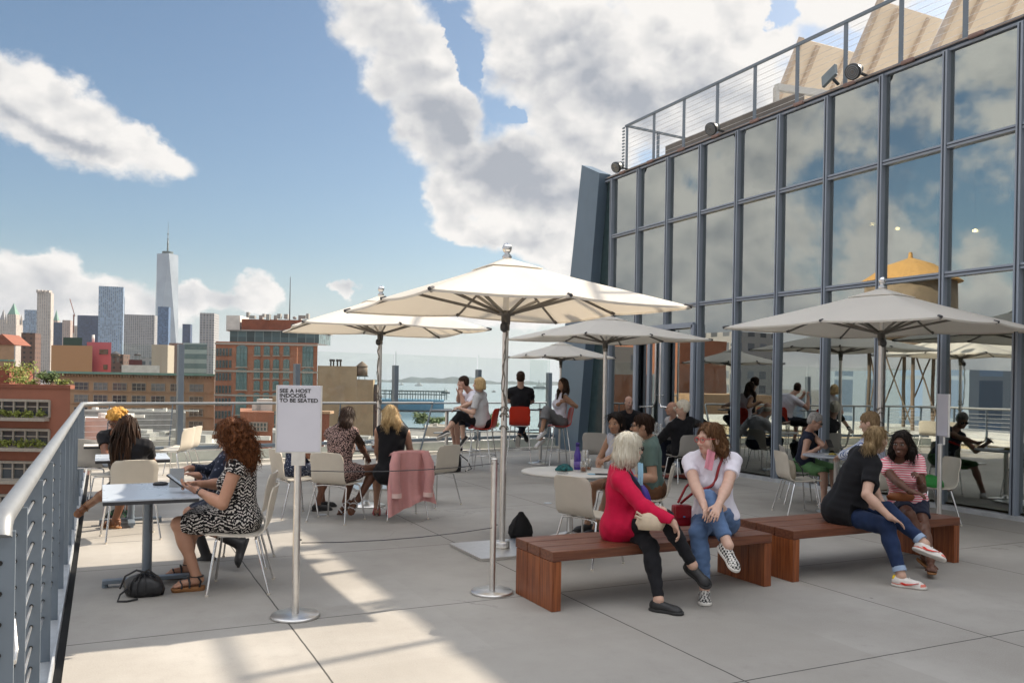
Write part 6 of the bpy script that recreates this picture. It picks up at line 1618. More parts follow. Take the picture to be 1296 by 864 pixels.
# ---------------------------------------------------------------- hair and face wear
def hair(C, m, style, length=.0, fall=None, vol=1.0, part=0.0, name='hair'):
    H, hs, hp, Mh = C['head'], C['hs'], C['hp'], C['Mh']; Fd = Field(); E = lambda c, r_, k=.02: Fd.ell(hp(*c), v(r_) * hs, Mh, k); sd = C['seed']
    loc = lambda P: (P - H) @ Mh.T / hs
    def strand(P):
        l = loc(P); a = np.arctan2(l[:, 0], -l[:, 1] + .02); return .0028 * np.sin(a * 34 + 6 * np.sin(l[:, 2] * 14 + sd)) + .003 * np.sin(a * 13 + 3 * l[:, 2] * 9 + sd) + .002 * np.sin(l[:, 1] * 160 + l[:, 0] * 90)
    disp = strand
    face = lambda c=(0, .105, -.045), r_=(.066, .082, .105): Fd.cut(lambda P: (lambda k0: (1 - k0) * min(r_) * hs)(np.sqrt((((loc(P) - v(c)) / v(r_)) ** 2).sum(1))))
    if style == 'short':
        E((0, -.020, .045), (.081 * vol, .102 * vol, .088 * vol)); E((0, -.055, -.01), (.074 * vol, .062 * vol, .075)); face((0, .10, -.055), (.082, .088, .112)); Fd.cut(lambda P: -loc(P)[:, 2] - .075)
        for s_ in (-1, 1): Fd.cut(lambda P, c=hp(.088 * s_, .012, -.05): .040 * hs - np.linalg.norm(P - c, axis=1))
    elif style == 'bald':
        E((0, -.034, .005), (.080, .085, .066)); face((0, .075, .0), (.11, .085, .16)); Fd.cut(lambda P: loc(P)[:, 2] - .055); Fd.cut(lambda P: -loc(P)[:, 2] - .07)
    elif style == 'bob':
        E((0, -.018, .042), (.090 * vol, .108 * vol, .094 * vol)); E((0, -.028, -.035), (.096 * vol, .106 * vol, .10), .03); E((0, -.04, -.075), (.094 * vol, .094 * vol, .06), .03); face((0, .115, -.055), (.070, .088, .125)); Fd.cut(lambda P: -loc(P)[:, 2] - (.115 + length))
    elif style in ('long', 'shoulder'):
        E((0, -.018, .042), (.086 * vol, .106 * vol, .092 * vol)); E((0, -.050, -.03), (.087 * vol, .082 * vol, .09), .03); face((0, .115, -.034), (.074, .098, .120))
        for (p0, p1, p2, r0, r1) in fall or []:
            a, b_, c = hp(*p0), (C['A'](p1) if len(p1) == 3 and p1[0] > 20 else hp(*p1)), (C['A'](p2) if len(p2) == 3 and p2[0] > 20 else hp(*p2)); Fd.cone(a, b_, r0, r0, .04); Fd.cone(b_, c, r0, r1, .04)
        def disp(P): l = loc(P); a = np.arctan2(l[:, 0], -l[:, 1] + .02); return .0035 * np.sin(a * 26 + 9 * np.sin(P[:, 2] * 9 + sd)) + .004 * np.sin(P[:, 0] * 60 + 3 * np.sin(P[:, 2] * 14)) * 1.0 + .003 * wob(P, .05, sd)
    elif style == 'bun':
        E((0, -.020, .042), (.080, .104, .088)); E((0, -.052, -.005), (.075, .068, .07)); E((0, -.112, -.055), (.056, .042, .046), .006); E((.022, -.142, -.060), (.030, .024, .034), .004); E((0, -.07, -.075), (.04, .04, .03), .02); face((0, .10, -.052), (.080, .085, .108))
        for s_ in (-1, 1): Fd.cut(lambda P, c=hp(.088 * s_, .014, -.05): .038 * hs - np.linalg.norm(P - c, axis=1))
    elif style in ('curly', 'afro'):
        rr = random.Random(sd)
        if style == 'afro':
            E((0, -.012, .075), (.098, .112, .075), .03); face((0, .10, -.055), (.085, .09, .115)); Fd.cut(lambda P: -loc(P)[:, 2] + .015); n = 90; R0 = (0, -.012, .07); RR = (.100, .115, .075); cr = .020
        else:
            E((0, -.025, .030), (.108, .125, .110), .03); E((0, -.045, -.10), (.125, .105, .13), .04); E((0, -.06, -.20), (.125, .085, .10), .04); face((0, .12, -.05), (.062, .082, .12)); n = 240; R0 = (0, -.04, -.06); RR = (.135, .125, .20); cr = .021
        for i in range(n):
            u_ = v((rr.gauss(0, 1), rr.gauss(0, 1), rr.gauss(0, 1))); u_ /= np.linalg.norm(u_); c = v(R0) + u_ * v(RR)
            if c[1] > .04 and c[2] < .05: continue
            Fd.cone(hp(*c), hp(*(c + v((rr.gauss(0, .013), rr.gauss(0, .013), -.022)))), cr * rr.uniform(.6, 1.1) * hs, cr * .6 * hs, .008)
        disp = lambda P: .0045 * wob(P, .020, sd) + .004 * wob(P, .04, sd + 1)
    elif style == 'braids':
        E((0, -.018, .042), (.080, .102, .088)); face((0, .10, -.05), (.075, .085, .11)); 
        V, Q = Fd.mesh(max(.006, C['h'] * .9), strand); o = np_mesh(name, V, Q, m, C['root'], C['base'])
        rr = random.Random(sd); b = MB()
        for i in range(86):
            a = rr.uniform(-1.75, 1.75); z0 = rr.uniform(-.02, .10); r0 = .088
            p0 = hp(math.sin(a) * r0 * .85, -math.cos(a) * r0 - .012, z0); spread = rr.uniform(.6, 1.3); ln = rr.uniform(.30, .47)
            d = C['Ms'][0] * math.sin(a) * .06 * spread - C['Ms'][1] * (.05 + rr.uniform(0, .035)); pts = []
            for t in (0, .15, .3, .5, .75, 1): pts.append(p0 + d * min(1, t * 2.2) + v((0, 0, -1)) * ln * t + C['Ms'][0] * .010 * math.sin(t * 7 + i))
            b.tube(pts, [.0075, .0085, .008, .0075, .007, .004], 6)
        l = b.build('braid_strands', m, o); l.location = tuple(-C['base']); return o
    V, Q = Fd.mesh(max(.0055, C['h'] * .85), disp); o = np_mesh(name, V, Q, m, C['root'], C['base'])
    if C['h'] < .0075: strands(C, V, Q, o, m, style)
    return o
def strands(C, V, Q, o, m, style):
    rs_ = np.random.RandomState(C['seed']); n = 900 if style in ('curly',) else 700
    N = np.zeros_like(V); fn = np.cross(V[Q[:, 2]] - V[Q[:, 0]], V[Q[:, 3]] - V[Q[:, 1]])
    for k in range(4): np.add.at(N, Q[:, k], fn)
    N /= np.linalg.norm(N, axis=1)[:, None] + 1e-9
    loc_ = lambda p: (p - C['head']) @ C['Mh'].T / C['hs']
    crown = C['hp'](0, -.03, .13); idx = rs_.choice(len(V), min(n, len(V)), replace=False); b = MB()
    for i in idx:
        p = V[i].copy(); nn = N[i]; d = (p - crown); d = d + v((0, 0, -1)) * .05; d = d - nn * (d @ nn); d = nrm(d); L = (.35 if (loc_(p)[1] > .035 and loc_(p)[2] < .11 and style != 'curly') else 1.0) * (.05 if style in ('short', 'afro', 'bald') else .085) * rs_.uniform(.5, 1.2); pts = []
        side = np.cross(nn, d); ph = rs_.uniform(0, 6.28)
        for t in range(6):
            q = p + d * L * t / 5 + nn * (.0012 + .010 * (t / 5) ** 2 * rs_.uniform(-.25, .55) * (1.0 if style in ('curly', 'afro') else .42)) + v((0, 0, -1)) * .010 * (t / 5) ** 2
            if style in ('curly', 'afro'): q = q + (side * math.sin(ph + t * 1.6) + nn * (1 + math.cos(ph + t * 1.6))) * .008
            pts.append(q)
        b.tube(pts, [.0014, .0014, .0013, .0012, .0009, .0004], 4, cap=False)
    l = b.build('strands', m, o); l.location = tuple(-C['base'])
def spectacles(C, m, lens=None, r_=.024):
    hp = C['hp']; b = MB()
    for s_ in (-1, 1):
        b.tube([hp(.033 * s_ + r_ * 1.1 * math.cos(t), .104 - .004 * abs(math.cos(t)), .0 + r_ * .82 * math.sin(t)) for t in [2 * math.pi * i / 18 for i in range(18)]], .0026, 6, closed=True)
        b.tube([hp(s_ * .059, .100, .006), hp(s_ * .078, .05, .006), hp(s_ * .082, -.005, .004)], .0024, 6)
    b.tube([hp(-.008, .108, .004), hp(0, .112, .008), hp(.008, .108, .004)], .0024, 6); o = b.build('glasses', m, C['root']); o.location = tuple(-C['base'])
    if lens:
        b = MB()
        for s_ in (-1, 1):
            n = 18; A_ = [hp(.033 * s_ + r_ * 1.06 * math.cos(2 * math.pi * i / n), .103, r_ * .78 * math.sin(2 * math.pi * i / n)) for i in range(n)]; B_ = [p - C['Mh'][1] * .002 for p in A_]
            b.add(A_ + B_, [tuple(range(n)), tuple(range(2 * n - 1, n - 1, -1))] + [(i, (i + 1) % n, n + (i + 1) % n, n + i) for i in range(n)])
        l = b.build('lens', lens, o)
def smooth_path(pts, r_, k=5):
    pts = [Vector(p) for p in pts]; n = len(pts); rs = list(r_) if isinstance(r_, (list, tuple)) else [r_] * n
    if n < 3: return pts, rs
    P, Q = [], []
    for i in range(n - 1):
        p0, p1, p2, p3 = pts[max(i - 1, 0)], pts[i], pts[i + 1], pts[min(i + 2, n - 1)]
        for j in range(k):
            t = j / k; P.append(.5 * ((2 * p1) + (p2 - p0) * t + (2 * p0 - 5 * p1 + 4 * p2 - p3) * t * t + (3 * p1 - p0 - 3 * p2 + p3) * t ** 3)); Q.append(rs[i] + (rs[i + 1] - rs[i]) * t)
    return P + [pts[-1]], Q + [rs[-1]]
def strap(C, pts, r_, m, name='strap', parent=None):
    b = MB(); pp, rr = smooth_path(pts, r_); b.tube(pp, rr, 10); o = b.build(name, m, parent or C['root']); o.location = tuple(-C['base']); return o
# ================================================================== the people on the terrace
def cloth(name, rgb, rough=.85, var=.08, scale=9, fn=None, bump=.12): return mat(name, srgb(*rgb), rough, var=var, scale=scale, fn=fn, bump=bump, bscale=160, sheen=.05, spec=.25)
def stripes(period, frac, c2, axis=2):
    def fn(h, co, c):
        s = h.sep(co)[axis] if axis < 3 else h.m('ADD', h.sep(co)[0], h.m('MULTIPLY', h.sep(co)[2], .15))
        s = h.m('ADD', s, h.m('MULTIPLY', h.noise(co, 5, 2)[0], .03))
        return h.mix(h.m('LESS_THAN', h.m('FRACT', h.m('DIVIDE', s, period)), frac), c, c2)
    return fn
def zigzag(h, co, c):
    x, y, z = h.sep(h.v('ADD', co, h.v('SCALE', h.noise(co, 9, 4)[1], .075)))
    u = h.m('ADD', x, h.m('MULTIPLY', y, .9)); t = h.m('ABSOLUTE', h.m('SUBTRACT', h.m('FRACT', h.m('DIVIDE', u, .085)), .5))
    f = h.m('FRACT', h.m('DIVIDE', h.m('ADD', z, h.m('MULTIPLY', t, .06)), .026))
    return h.mix(h.m('MULTIPLY', h.m('LESS_THAN', f, .46), h.m('GREATER_THAN', h.noise(co, 70, 2)[0], .46)), c, (.68, .64, .60))
def leopard(sc, c2, thr=.30):
    def fn(h, co, c):
        vo = h.n('ShaderNodeTexVoronoi'); h.put(vo.inputs['Vector'], h.v('ADD', co, h.v('SCALE', h.noise(co, 20, 3)[1], .02))); vo.inputs['Scale'].default_value = sc
        return h.mix(h.m('LESS_THAN', vo.outputs[0], thr), c, c2)
    return fn
C_black = cloth('black_jersey', (26, 26, 30)); C_blackd = cloth('black_crepe', (20, 20, 24)); C_mag = cloth('magenta_knit', (196, 16, 64), .8, .07, 14)
C_white = cloth('white_jersey', (226, 222, 232), .85, .03); C_jean = cloth('light_denim', (88, 112, 148), .85, .22, 5); C_jeand = cloth('dark_denim', (32, 48, 80), .85, .25, 5)
C_pinkst = cloth('striped_jersey', (224, 108, 128), fn=stripes(.021, .45, srgb(238, 222, 220))); C_navy = cloth('navy_cloth', (34, 40, 58)); C_green = cloth('green_shorts', (92, 132, 88))
C_bluest = cloth('striped_shirting', (226, 230, 240), fn=stripes(.022, .42, srgb(84, 112, 170), 3)); C_teal = cloth('grey_green_jersey', (92, 112, 106)); C_khaki = cloth('brown_shorts', (112, 78, 56))
C_pale = cloth('pale_grey_voile', (196, 198, 210), .8, .05); C_red = cloth('red_trim', (200, 40, 40)); C_zig = cloth('zigzag_print', (20, 20, 24), fn=zigzag); C_leo = cloth('leopard_print', (40, 30, 32), fn=leopard(80, srgb(176, 146, 138), .46))
C_dot = cloth('navy_dotted', (36, 44, 66), fn=leopard(46, srgb(170, 180, 200), .22)); C_flo = cloth('dark_floral', (34, 40, 56), fn=leopard(28, srgb(96, 100, 116), .30)); C_grey = cloth('grey_jersey', (188, 188, 190)); C_greyt = cloth('grey_trousers', (120, 120, 122)); C_tan = cloth('tan_leather', (128, 76, 42), .5)
F_black = mat('black_shoe', (.015, .015, .016), .5); F_dk = mat('dark_sole', (.03, .03, .03), .8); F_white = mat('white_sole', (.68, .65, .60), .6); F_sneak = mat('white_sneaker', (.70, .66, .62), .6, fn=None); F_coral = mat('coral_suede', srgb(226, 128, 112), .8); F_red = mat('red_swoosh_red', srgb(222, 44, 26), .5); F_yel = mat('yellow_tab', srgb(236, 200, 40), .6)
def check(h, co, c):
    ck = h.n('ShaderNodeTexChecker'); h.put(ck.inputs['Vector'], co); ck.inputs['Scale'].default_value = 62; return h.mix(ck.outputs[1], (.03, .03, .03), (.66, .64, .60))
F_check = mat('checked_canvas', (.5, .5, .5), .8, fn=check); F_brown = mat('brown_leather', srgb(112, 68, 40), .5); F_cork = mat('cork_sole', srgb(150, 104, 64), .8); F_wht = mat('white_shoe', (.66, .65, .66), .6); F_gn = mat('green_black_knit', (.02, .03, .02), .8, fn=leopard(60, (.05, .45, .12), .25)); F_grey = mat('grey_shoe', (.33, .33, .34), .7)
G_red = mat('red_glasses', srgb(196, 70, 66), .3); G_blk = mat('black_frames', (.015, .015, .015), .3); G_lens = mat('dark_lens', (.012, .012, .014), .06)
LIGHT, TANNED, BROWN, DARK, OLIVE = (.58, .37, .28), (.50, .29, .20), (.27, .135, .08), (.135, .062, .040), (.42, .24, .155)

# --- first bench
C = person('white haired woman in a magenta cardigan sitting cross-legged on the first bench', dict(pel=(786, 672, 6.47), pelz=.520, neck=(786, 595, 6.43), head=(797, 567, 6.38), fy=112, sy=98, hy=72, ht=1.63, h=.006, seed=14, skin=LIGHT,
    armR=((812, 652, 6.10), (852, 661, 6.05)), armL=((812, 650, 6.50), (824, 643, 6.24)), hands=dict(R=dict(to=(866, 686, 6.02), palm=(0, -.2, -1), curl=.45), L=dict(to=(846, 639, 6.10), palm=(0, 0, -1), curl=.3)),
    legR=((856, 650, 6.10), (877, 715, 6.10)), legL=((838, 668, 6.08), (834, 752, 5.98)), footR=(903, 738, 5.98), footL=(862, 772, 5.9), ground=('L',)))
shirt(C, C_mag, 1.96, .016, -.13, neckr=.066, neckf=.035, name='cardigan'); trousers(C, C_black, 1.95, .008, .004); shoes(C, F_black, F_dk, low=.012)
hair(C, H_white, 'bob', .012, vol=1.03); spectacles(C, G_blk, G_lens)
hp = C['hp']
M_mask = mat('mask_blue', (1, 1, 1)); b = MB(); P = []
for i in range(7):
    P.append([hp(.06 + .010 * math.sin(i * .5), .045 + .05 * j / 6 + .012 * math.sin(j), -.115 - .030 * i + .006 * math.sin(j * 2 + i)) for j in range(7)])
P = [[Vector(p) for p in r_] for r_ in P]; b.slab(P, [[Vector(C['Mh'][0])] * 7] * 7, .004); o = b.build('hanging_mask', M_mask, C['root']); o.location = tuple(-C['base'])
nk, ms_ = C['neck'], C['Ms']
strap(C, [nk + ms_[0] * .07 + ms_[2] * .02 - ms_[1] * .04, nk + ms_[0] * .095 + ms_[1] * .03 + ms_[2] * .0, nk + ms_[0] * .085 + ms_[1] * .11 - ms_[2] * .10, nk + ms_[0] * .04 + ms_[1] * .145 - ms_[2] * .22], [.020, .030, .034, .026], C_navy, 'scarf')
strap(C, [nk - ms_[0] * .05 + ms_[1] * .08 - ms_[2] * .06, nk + ms_[0] * .02 + ms_[1] * .17 - ms_[2] * .16, nk + ms_[0] * .03 + ms_[1] * .21 - ms_[2] * .28], [.022, .036, .03], mat('violet_silk', srgb(64, 44, 140), .5), 'scarf_end')
t = thing('tote_bag', 'small cream cloth bag on the lap of the white haired woman', 'bag', at(824, 662, 6.08)); t.rotation_euler = (0, 0, -YAW)
lump([(.004, -.06), (.07, -.055), (.085, -.01), (.075, .04), (.03, .07), (.003, .072)], (0, 0, .01), sq=(1.25, .55, 1), wob=.08, seed=22).build('bag_body', mat('cream_canvas', srgb(206, 188, 164), .85, bump=.2), t)
b = MB(); b.tube([(-.06, -.01, .05), (-.11, -.02, .085), (-.12, -.03, .06), (-.08, -.035, .04)], .008, 8); b.build('strap', mat('cream_canvas', (1, 1, 1)), t)

C = person('woman in white tee, light jeans and red glasses sitting on the first bench', dict(pel=(905, 655, 6.74), pelz=.525, neck=(900, 576, 6.68), head=(898, 555, 6.60), fy=203, sy=200, hy=243, hp=4, ht=1.72, bulk=1.06, h=.006, seed=15, skin=(.62, .40, .31), shw=1.08, arm_r=1.06, hs=1.06,
    armR=((872, 618, 6.50), (892, 643, 6.22)), armL=((934, 620, 6.48), (908, 643, 6.20)), hands=dict(R=dict(to=(901, 668, 6.12), palm=(-.3, .6, -.6), curl=.25), L=dict(to=(899, 664, 6.06), palm=(.3, .6, -.6), curl=.35)),
    legR=((878, 640, 6.28), (892, 728, 6.32)), legL=((896, 640, 6.20), (922, 690, 6.14)), footR=(893, 760, 6.05), footL=(940, 716, 5.98), ground=('R',), browa=.6, brow=(.16, .08, .04)))
shirt(C, C_white, .56, .011, .035, neckr=.070, neckf=.055); trousers(C, C_jean, 1.84, .009, 0); shoes(C, F_check, F_white, laces=F_white)
hair(C, H_brown, 'shoulder', fall=[((.07, -.05, -.03), (.088, -.045, -.10), (.092, -.03, -.165), .034, .022), ((.03, -.085, -.03), (.05, -.09, -.10), (.06, -.085, -.17), .040, .026), ((-.055, -.080, -.03), (-.068, -.085, -.10), (-.066, -.08, -.15), .030, .020)]); spectacles(C, G_red)
hp = C['hp']; b = MB(); P = [[Vector(hp(-.062 + .012 * math.sin(j * .9) + i * .003, .030 + .004 * i + .075 * (j / 6 - .3), -.100 - .024 * i + .03 * (j / 6))) for j in range(7)] for i in range(7)]
b.slab(P, [[Vector(C['Mh'][0])] * 7] * 7, .010); o = b.build('hanging_mask', mat('pink_mask', srgb(238, 160, 178), .85), C['root']); o.location = tuple(-C['base'])
nk, ms_, pl = C['neck'], C['Ms'], C['pel']
t = thing('crossbody_bag', 'small dark red leather bag on a strap between the two women on the bench', 'bag', at(862, 650, 6.62)); t.rotation_euler = (0, 0, -YAW + .3)
M_redl = mat('red_leather', srgb(146, 24, 34), .35, bump=.1); b = MB(); b.box((0, 0, -.01), (.15, .07, .17), bev=.02); b.build('bag_body', M_redl, t)
b = MB(); b.box((0, -.038, .02), (.14, .012, .10), bev=.005); b.build('flap', M_redl, t); b = MB(); b.box((0, -.047, -.015), (.02, .006, .014)); b.build('clasp', M_chrome, t)
bl = t.matrix_basis.inverted()
pts = [v(at(862, 636, 6.62)), v(at(880, 622, 6.48)), nk - ms_[0] * .02 + ms_[1] * .155 - ms_[2] * .20, nk + ms_[0] * -.07 + ms_[1] * .115 - ms_[2] * .07, nk - ms_[0] * .11 + ms_[1] * .03 + ms_[2] * .025, nk - ms_[0] * .10 - ms_[1] * .07 - ms_[2] * .03]
b = MB(); pp, rr = smooth_path([bl @ Vector(p) for p in pts], .011); b.tube(pp, rr, 8); b.tube([bl @ Vector(p) for p in (at(858, 636, 6.6), at(868, 600 + 16, 6.6), at(872, 612, 6.6))], .010, 8); b.build('strap', M_redl, t)

# --- second bench
C = person('blonde woman in black tee and dark jeans sitting on the second bench', dict(pel=(1066, 655, 7.48), pelz=.52, neck=(1097, 576, 7.36), head=(1110, 556, 7.30), fy=98, sy=84, hy=58, ht=1.70, bulk=1.07, h=.006, seed=21, skin=LIGHT, arm_r=1.06,
    armR=((1092, 632, 7.06), (1126, 654, 6.96)), armL=((1110, 630, 7.75), (1118, 640, 7.5)), hands=dict(R=dict(to=(1142, 662, 6.95), palm=(0, 0, -1), curl=.25)),
    legR=((1131, 664, 6.98), (1141, 720, 6.86)), legL=((1140, 628, 7.16), (1171, 688, 6.96)), footR=(1166, 742, 6.78), footL=(1203, 700, 6.84), ground=('R',)))
shirt(C, C_blackd, .62, .019, -.12, neckr=.062, neckf=.045, loose=.045); trousers(C, C_jeand, 1.83, .009, .002)
for k in 'RL':
    kn, an = C['kne'][k], C['ank'][k]; p = kn + (an - kn) * .82; d = nrm(an - kn); strap(C, [p - d * .005, p + d * .035], [.054, .055], mat('frayed_hem', srgb(150, 170, 196), .9), 'turned_hem')
shoes(C, F_sneak, F_white, laces=F_white, swoosh=F_red, heel=F_yel, toe=F_coral); hair(C, hair_mat('dark_blond_hair', (.17, .11, .055), (.40, .29, .16)), 'bun')
C = person('woman with black bob in a pink and white striped tee on the second bench', dict(pel=(1150, 640, 7.98), pelz=.52, neck=(1138, 580, 7.88), head=(1141, 561, 7.78), fy=192, sy=200, hy=222, hp=5, ht=1.64, h=.006, seed=22, skin=DARK, smile=True, lip=(.20, .06, .05), browa=.7, brow=(.02, .012, .01),
    armR=((1113, 622, 7.80), (1152, 622, 7.46)), armL=((1170, 632, 7.72), (1164, 610, 7.52)), hands=dict(R=dict(to=(1172, 626, 7.42), palm=(0, .3, -1), curl=.3), L=dict(to=(1160, 592, 7.46), palm=(-.8, .5, .2), curl=.9)),
    legR=((1148, 640, 7.48), (1176, 704, 7.56)), legL=((1169, 626, 7.44), (1180, 716, 7.20)), footL=(1184, 742, 6.9), footR=(1198, 722, 7.5), ground=('L',)))
shirt(C, C_pinkst, .52, .012, .01, neckr=.066, neckf=.05); trousers(C, C_navy, .62, .012, name='shorts'); sandals(C, F_brown, F_cork, 'LR', thong=True)
hair(C, H_black, 'shoulder', fall=[((.07, -.045, -.02), (.088, -.035, -.09), (.090, -.025, -.15), .036, .026), ((-.07, -.045, -.02), (-.088, -.035, -.08), (-.085, -.025, -.13), .034, .024), ((0, -.09, -.02), (0, -.10, -.10), (0, -.09, -.16), .06, .04)])
t = thing('waist_bag', 'tan leather pouch on the lap of the woman in the striped tee', 'bag', at(1140, 628, 7.62), -YAW); lump([(.003, -.04), (.10, -.035), (.12, 0), (.09, .03), (.003, .04)], (0, 0, 0), sq=(1.1, .45, 1), wob=.05).build('bag_body', C_tan, t)

# --- white round table
C = person('young woman with dark tied hair and pale scarf top at the white table', dict(pel=(787, 610, 9.46), pelz=.53, neck=(786, 552, 9.36), head=(779, 535, 9.28), fy=238, sy=226, hy=212, hp=6, ht=1.66, h=.0065, seed=12, skin=OLIVE, brow=(.02, .012, .01),
    armL=((786, 590, 8.98), (754, 590, 8.72)), armR=((757, 580, 9.6), (757, 592, 9.2)), hands=dict(L=dict(to=(742, 590, 8.66), palm=(0, 0, -1), curl=.55)),
    legL=((752, 606, 8.86), (754, 648, 8.86)), legR=((744, 604, 9.2), (744, 640, 9.2)), ground=('L', 'R')))
shirt(C, C_pale, 0, .015, -.02, neckr=.05, neckf=.03, armhole=.075); trousers(C, C_black, .55, name='shorts'); shoes(C, F_black, F_dk)
nk, ms_ = C['neck'], C['Ms']
for s_ in (-1, 1): strap(C, [nk + ms_[0] * s_ * .05 - ms_[1] * .02 + ms_[2] * .03, nk + ms_[0] * s_ * .05 + ms_[1] * .07 - ms_[2] * .03, nk + ms_[0] * s_ * .035 + ms_[1] * .13 - ms_[2] * .15, nk + ms_[0] * s_ * .03 + ms_[1] * .15 - ms_[2] * .34], [.024, .032, .03, .036], C_pale, 'scarf')
hair(C, H_black, 'long', fall=[((.0, -.07, -.02), (.03, -.115, -.07), (.05, -.10, -.17), .05, .02)])
C = person('man with dark hair and glasses in a grey green tee at the white table', dict(pel=(823, 616, 8.78), pelz=.53, neck=(822, 557, 8.72), head=(812, 539, 8.62), fy=282, sy=280, hy=274, ht=1.78, fem=False, h=.0065, seed=13, skin=(.46, .27, .18), brow=(.02, .012, .01), stubble=True,
    armL=((824, 615, 8.46), (797, 604, 8.40)), armR=((800, 604, 8.98), (780, 600, 8.7)), hands=dict(L=dict(to=(784, 602, 8.4))), legL=((768, 604, 8.5), (772, 664, 8.5)), legR=((766, 602, 8.82), (762, 655, 8.82)), ground=('L', 'R')))
shirt(C, C_teal, .6, .014, -.06, neckr=.064, neckf=.03); trousers(C, C_khaki, 1.05, .014, name='shorts'); shoes(C, F_black, F_white); hair(C, H_dark, 'short', vol=1.04); spectacles(C, G_blk)

# --- table at the right by the glass
C = person('grey haired woman in sunglasses, black sleeveless top and green shorts', dict(pel=(1018, 586, 11.8), pelz=.53, neck=(1024, 548, 11.62), head=(1032, 533, 11.5), fy=102, sy=112, hy=122, hp=24, ht=1.68, h=.008, seed=19, skin=(.50, .30, .22),
    armR=((1012, 580, 11.40), (1036, 567, 11.18)), armL=((1048, 580, 11.5), (1046, 567, 11.24)), hands=dict(R=dict(to=(1046, 563, 11.12), palm=(0, 0, 1), curl=.5), L=dict(to=(1050, 562, 11.14), palm=(0, 0, 1), curl=.5)),
    legR=((1048, 586, 11.28), (1043, 632, 11.2)), legL=((1056, 586, 11.6), (1056, 626, 11.6)), ground=('R', 'L')))
shirt(C, C_navy, 0, .013, -.02, neckr=.06, neckf=.05, vneck=.05); trousers(C, C_green, 1.02, .014, name='shorts'); shoes(C, F_wht, F_white)
nk, ms_ = C['neck'], C['Ms']; strap(C, [nk - ms_[0] * .12 + ms_[1] * .115 - ms_[2] * .17, nk + ms_[1] * .152 - ms_[2] * .16, nk + ms_[0] * .12 + ms_[1] * .115 - ms_[2] * .17], .018, C_red, 'red_band')
hair(C, H_grey, 'short', vol=1.02); spectacles(C, G_blk, G_lens)
t = thing('mobile_phone', 'dark phone held by the grey haired woman in sunglasses', 'phone', at(1050, 561, 11.12), -YAW); b = MB(); b.box((0, 0, 0), (.07, .012, .14), M=Matrix.Rotation(R(-50), 4, 'X'), bev=.004); b.build('phone_body', M_blk, t)
C = person('sandy haired man in a blue and white striped shirt seen from behind', dict(pel=(1108, 588, 9.95), pelz=.53, neck=(1103, 552, 9.82), head=(1100, 535, 9.70), fy=-42, sy=-44, hy=-52, hp=12, ht=1.78, fem=False, h=.0075, seed=20, skin=LIGHT, eyes=False,
    armL=((1078, 580, 9.86), (1062, 578, 10.3)), armR=((1118, 582, 10.2), (1092, 575, 10.6)), legL=((1082, 588, 10.35), (1082, 622, 10.3)), legR=((1095, 588, 10.5), (1095, 620, 10.45)), ground=('L', 'R')))
shirt(C, C_bluest, 1.9, .016, -.05, neckr=.055, neckf=.02); trousers(C, C_khaki, 1.95); shoes(C, F_black, F_dk); hair(C, H_sandy, 'short', vol=1.05)

# --- table by the doors
C = person('balding man in a black shirt facing the camera near the doors', dict(pel=(797, 550, 17.0), pelz=.53, neck=(797, 522, 16.92), head=(796, 509, 16.78), fy=190, hy=165, hp=10, ht=1.78, fem=False, bulk=1.08, h=.009, seed=16, skin=(.55, .33, .25), eyes=True,
    armR=((780, 540, 16.7), (789, 546, 16.35)), armL=((814, 540, 16.7), (806, 546, 16.35)), legR=((790, 552, 16.5), (790, 580, 16.4)), legL=((805, 552, 16.5), (805, 580, 16.4))))
shirt(C, C_black, 1.9, .014, -.05, neckr=.06, neckf=.04); trousers(C, C_navy, 1.95); shoes(C, F_black, F_dk); hair(C, H_dark, 'bald')
C = person('white haired man in a black jacket seen from behind on a grey chair', dict(pel=(866, 570, 14.0), pelz=.53, neck=(861, 533, 13.92), head=(863, 516, 13.82), fy=-38, sy=-25, hy=-75, ht=1.80, fem=False, bulk=1.12, h=.008, seed=17, skin=LIGHT, eyes=False,
    armL=((836, 556, 13.9), (830, 562, 14.3)), armR=((889, 552, 14.2), (886, 536, 14.6)), legL=((848, 570, 14.45), (846, 605, 14.35)), legR=((862, 570, 14.6), (866, 603, 14.4)), ground=('L', 'R')))
shirt(C, C_black, 1.93, .022, -.13, neckr=.055, neckf=.02, name='jacket', loose=.02); trousers(C, C_black, 1.97, .012); shoes(C, mat('red_brown_shoe', srgb(130, 44, 30), .5), F_dk); hair(C, H_white, 'short', vol=1.12)
C = person('bald person in profile beside the white haired man, mostly hidden', dict(pel=(853, 558, 15.25), pelz=.53, neck=(853, 530, 15.2), head=(850, 517, 15.05), fy=250, hy=272, ht=1.74, fem=False, h=.009, seed=18, skin=(.56, .32, .23), eyes=True,
    armR=((846, 548, 15.5), (838, 552, 15.4)), armL=((848, 550, 14.95), (838, 553, 15.0)), legR=((835, 562, 15.1), (835, 590, 15.0)), legL=((840, 562, 14.9), (840, 590, 14.9))))
shirt(C, C_grey, 1.9, .014, -.05); trousers(C, C_navy, 1.95); shoes(C, F_black, F_dk); hair(C, H_white, 'bald')

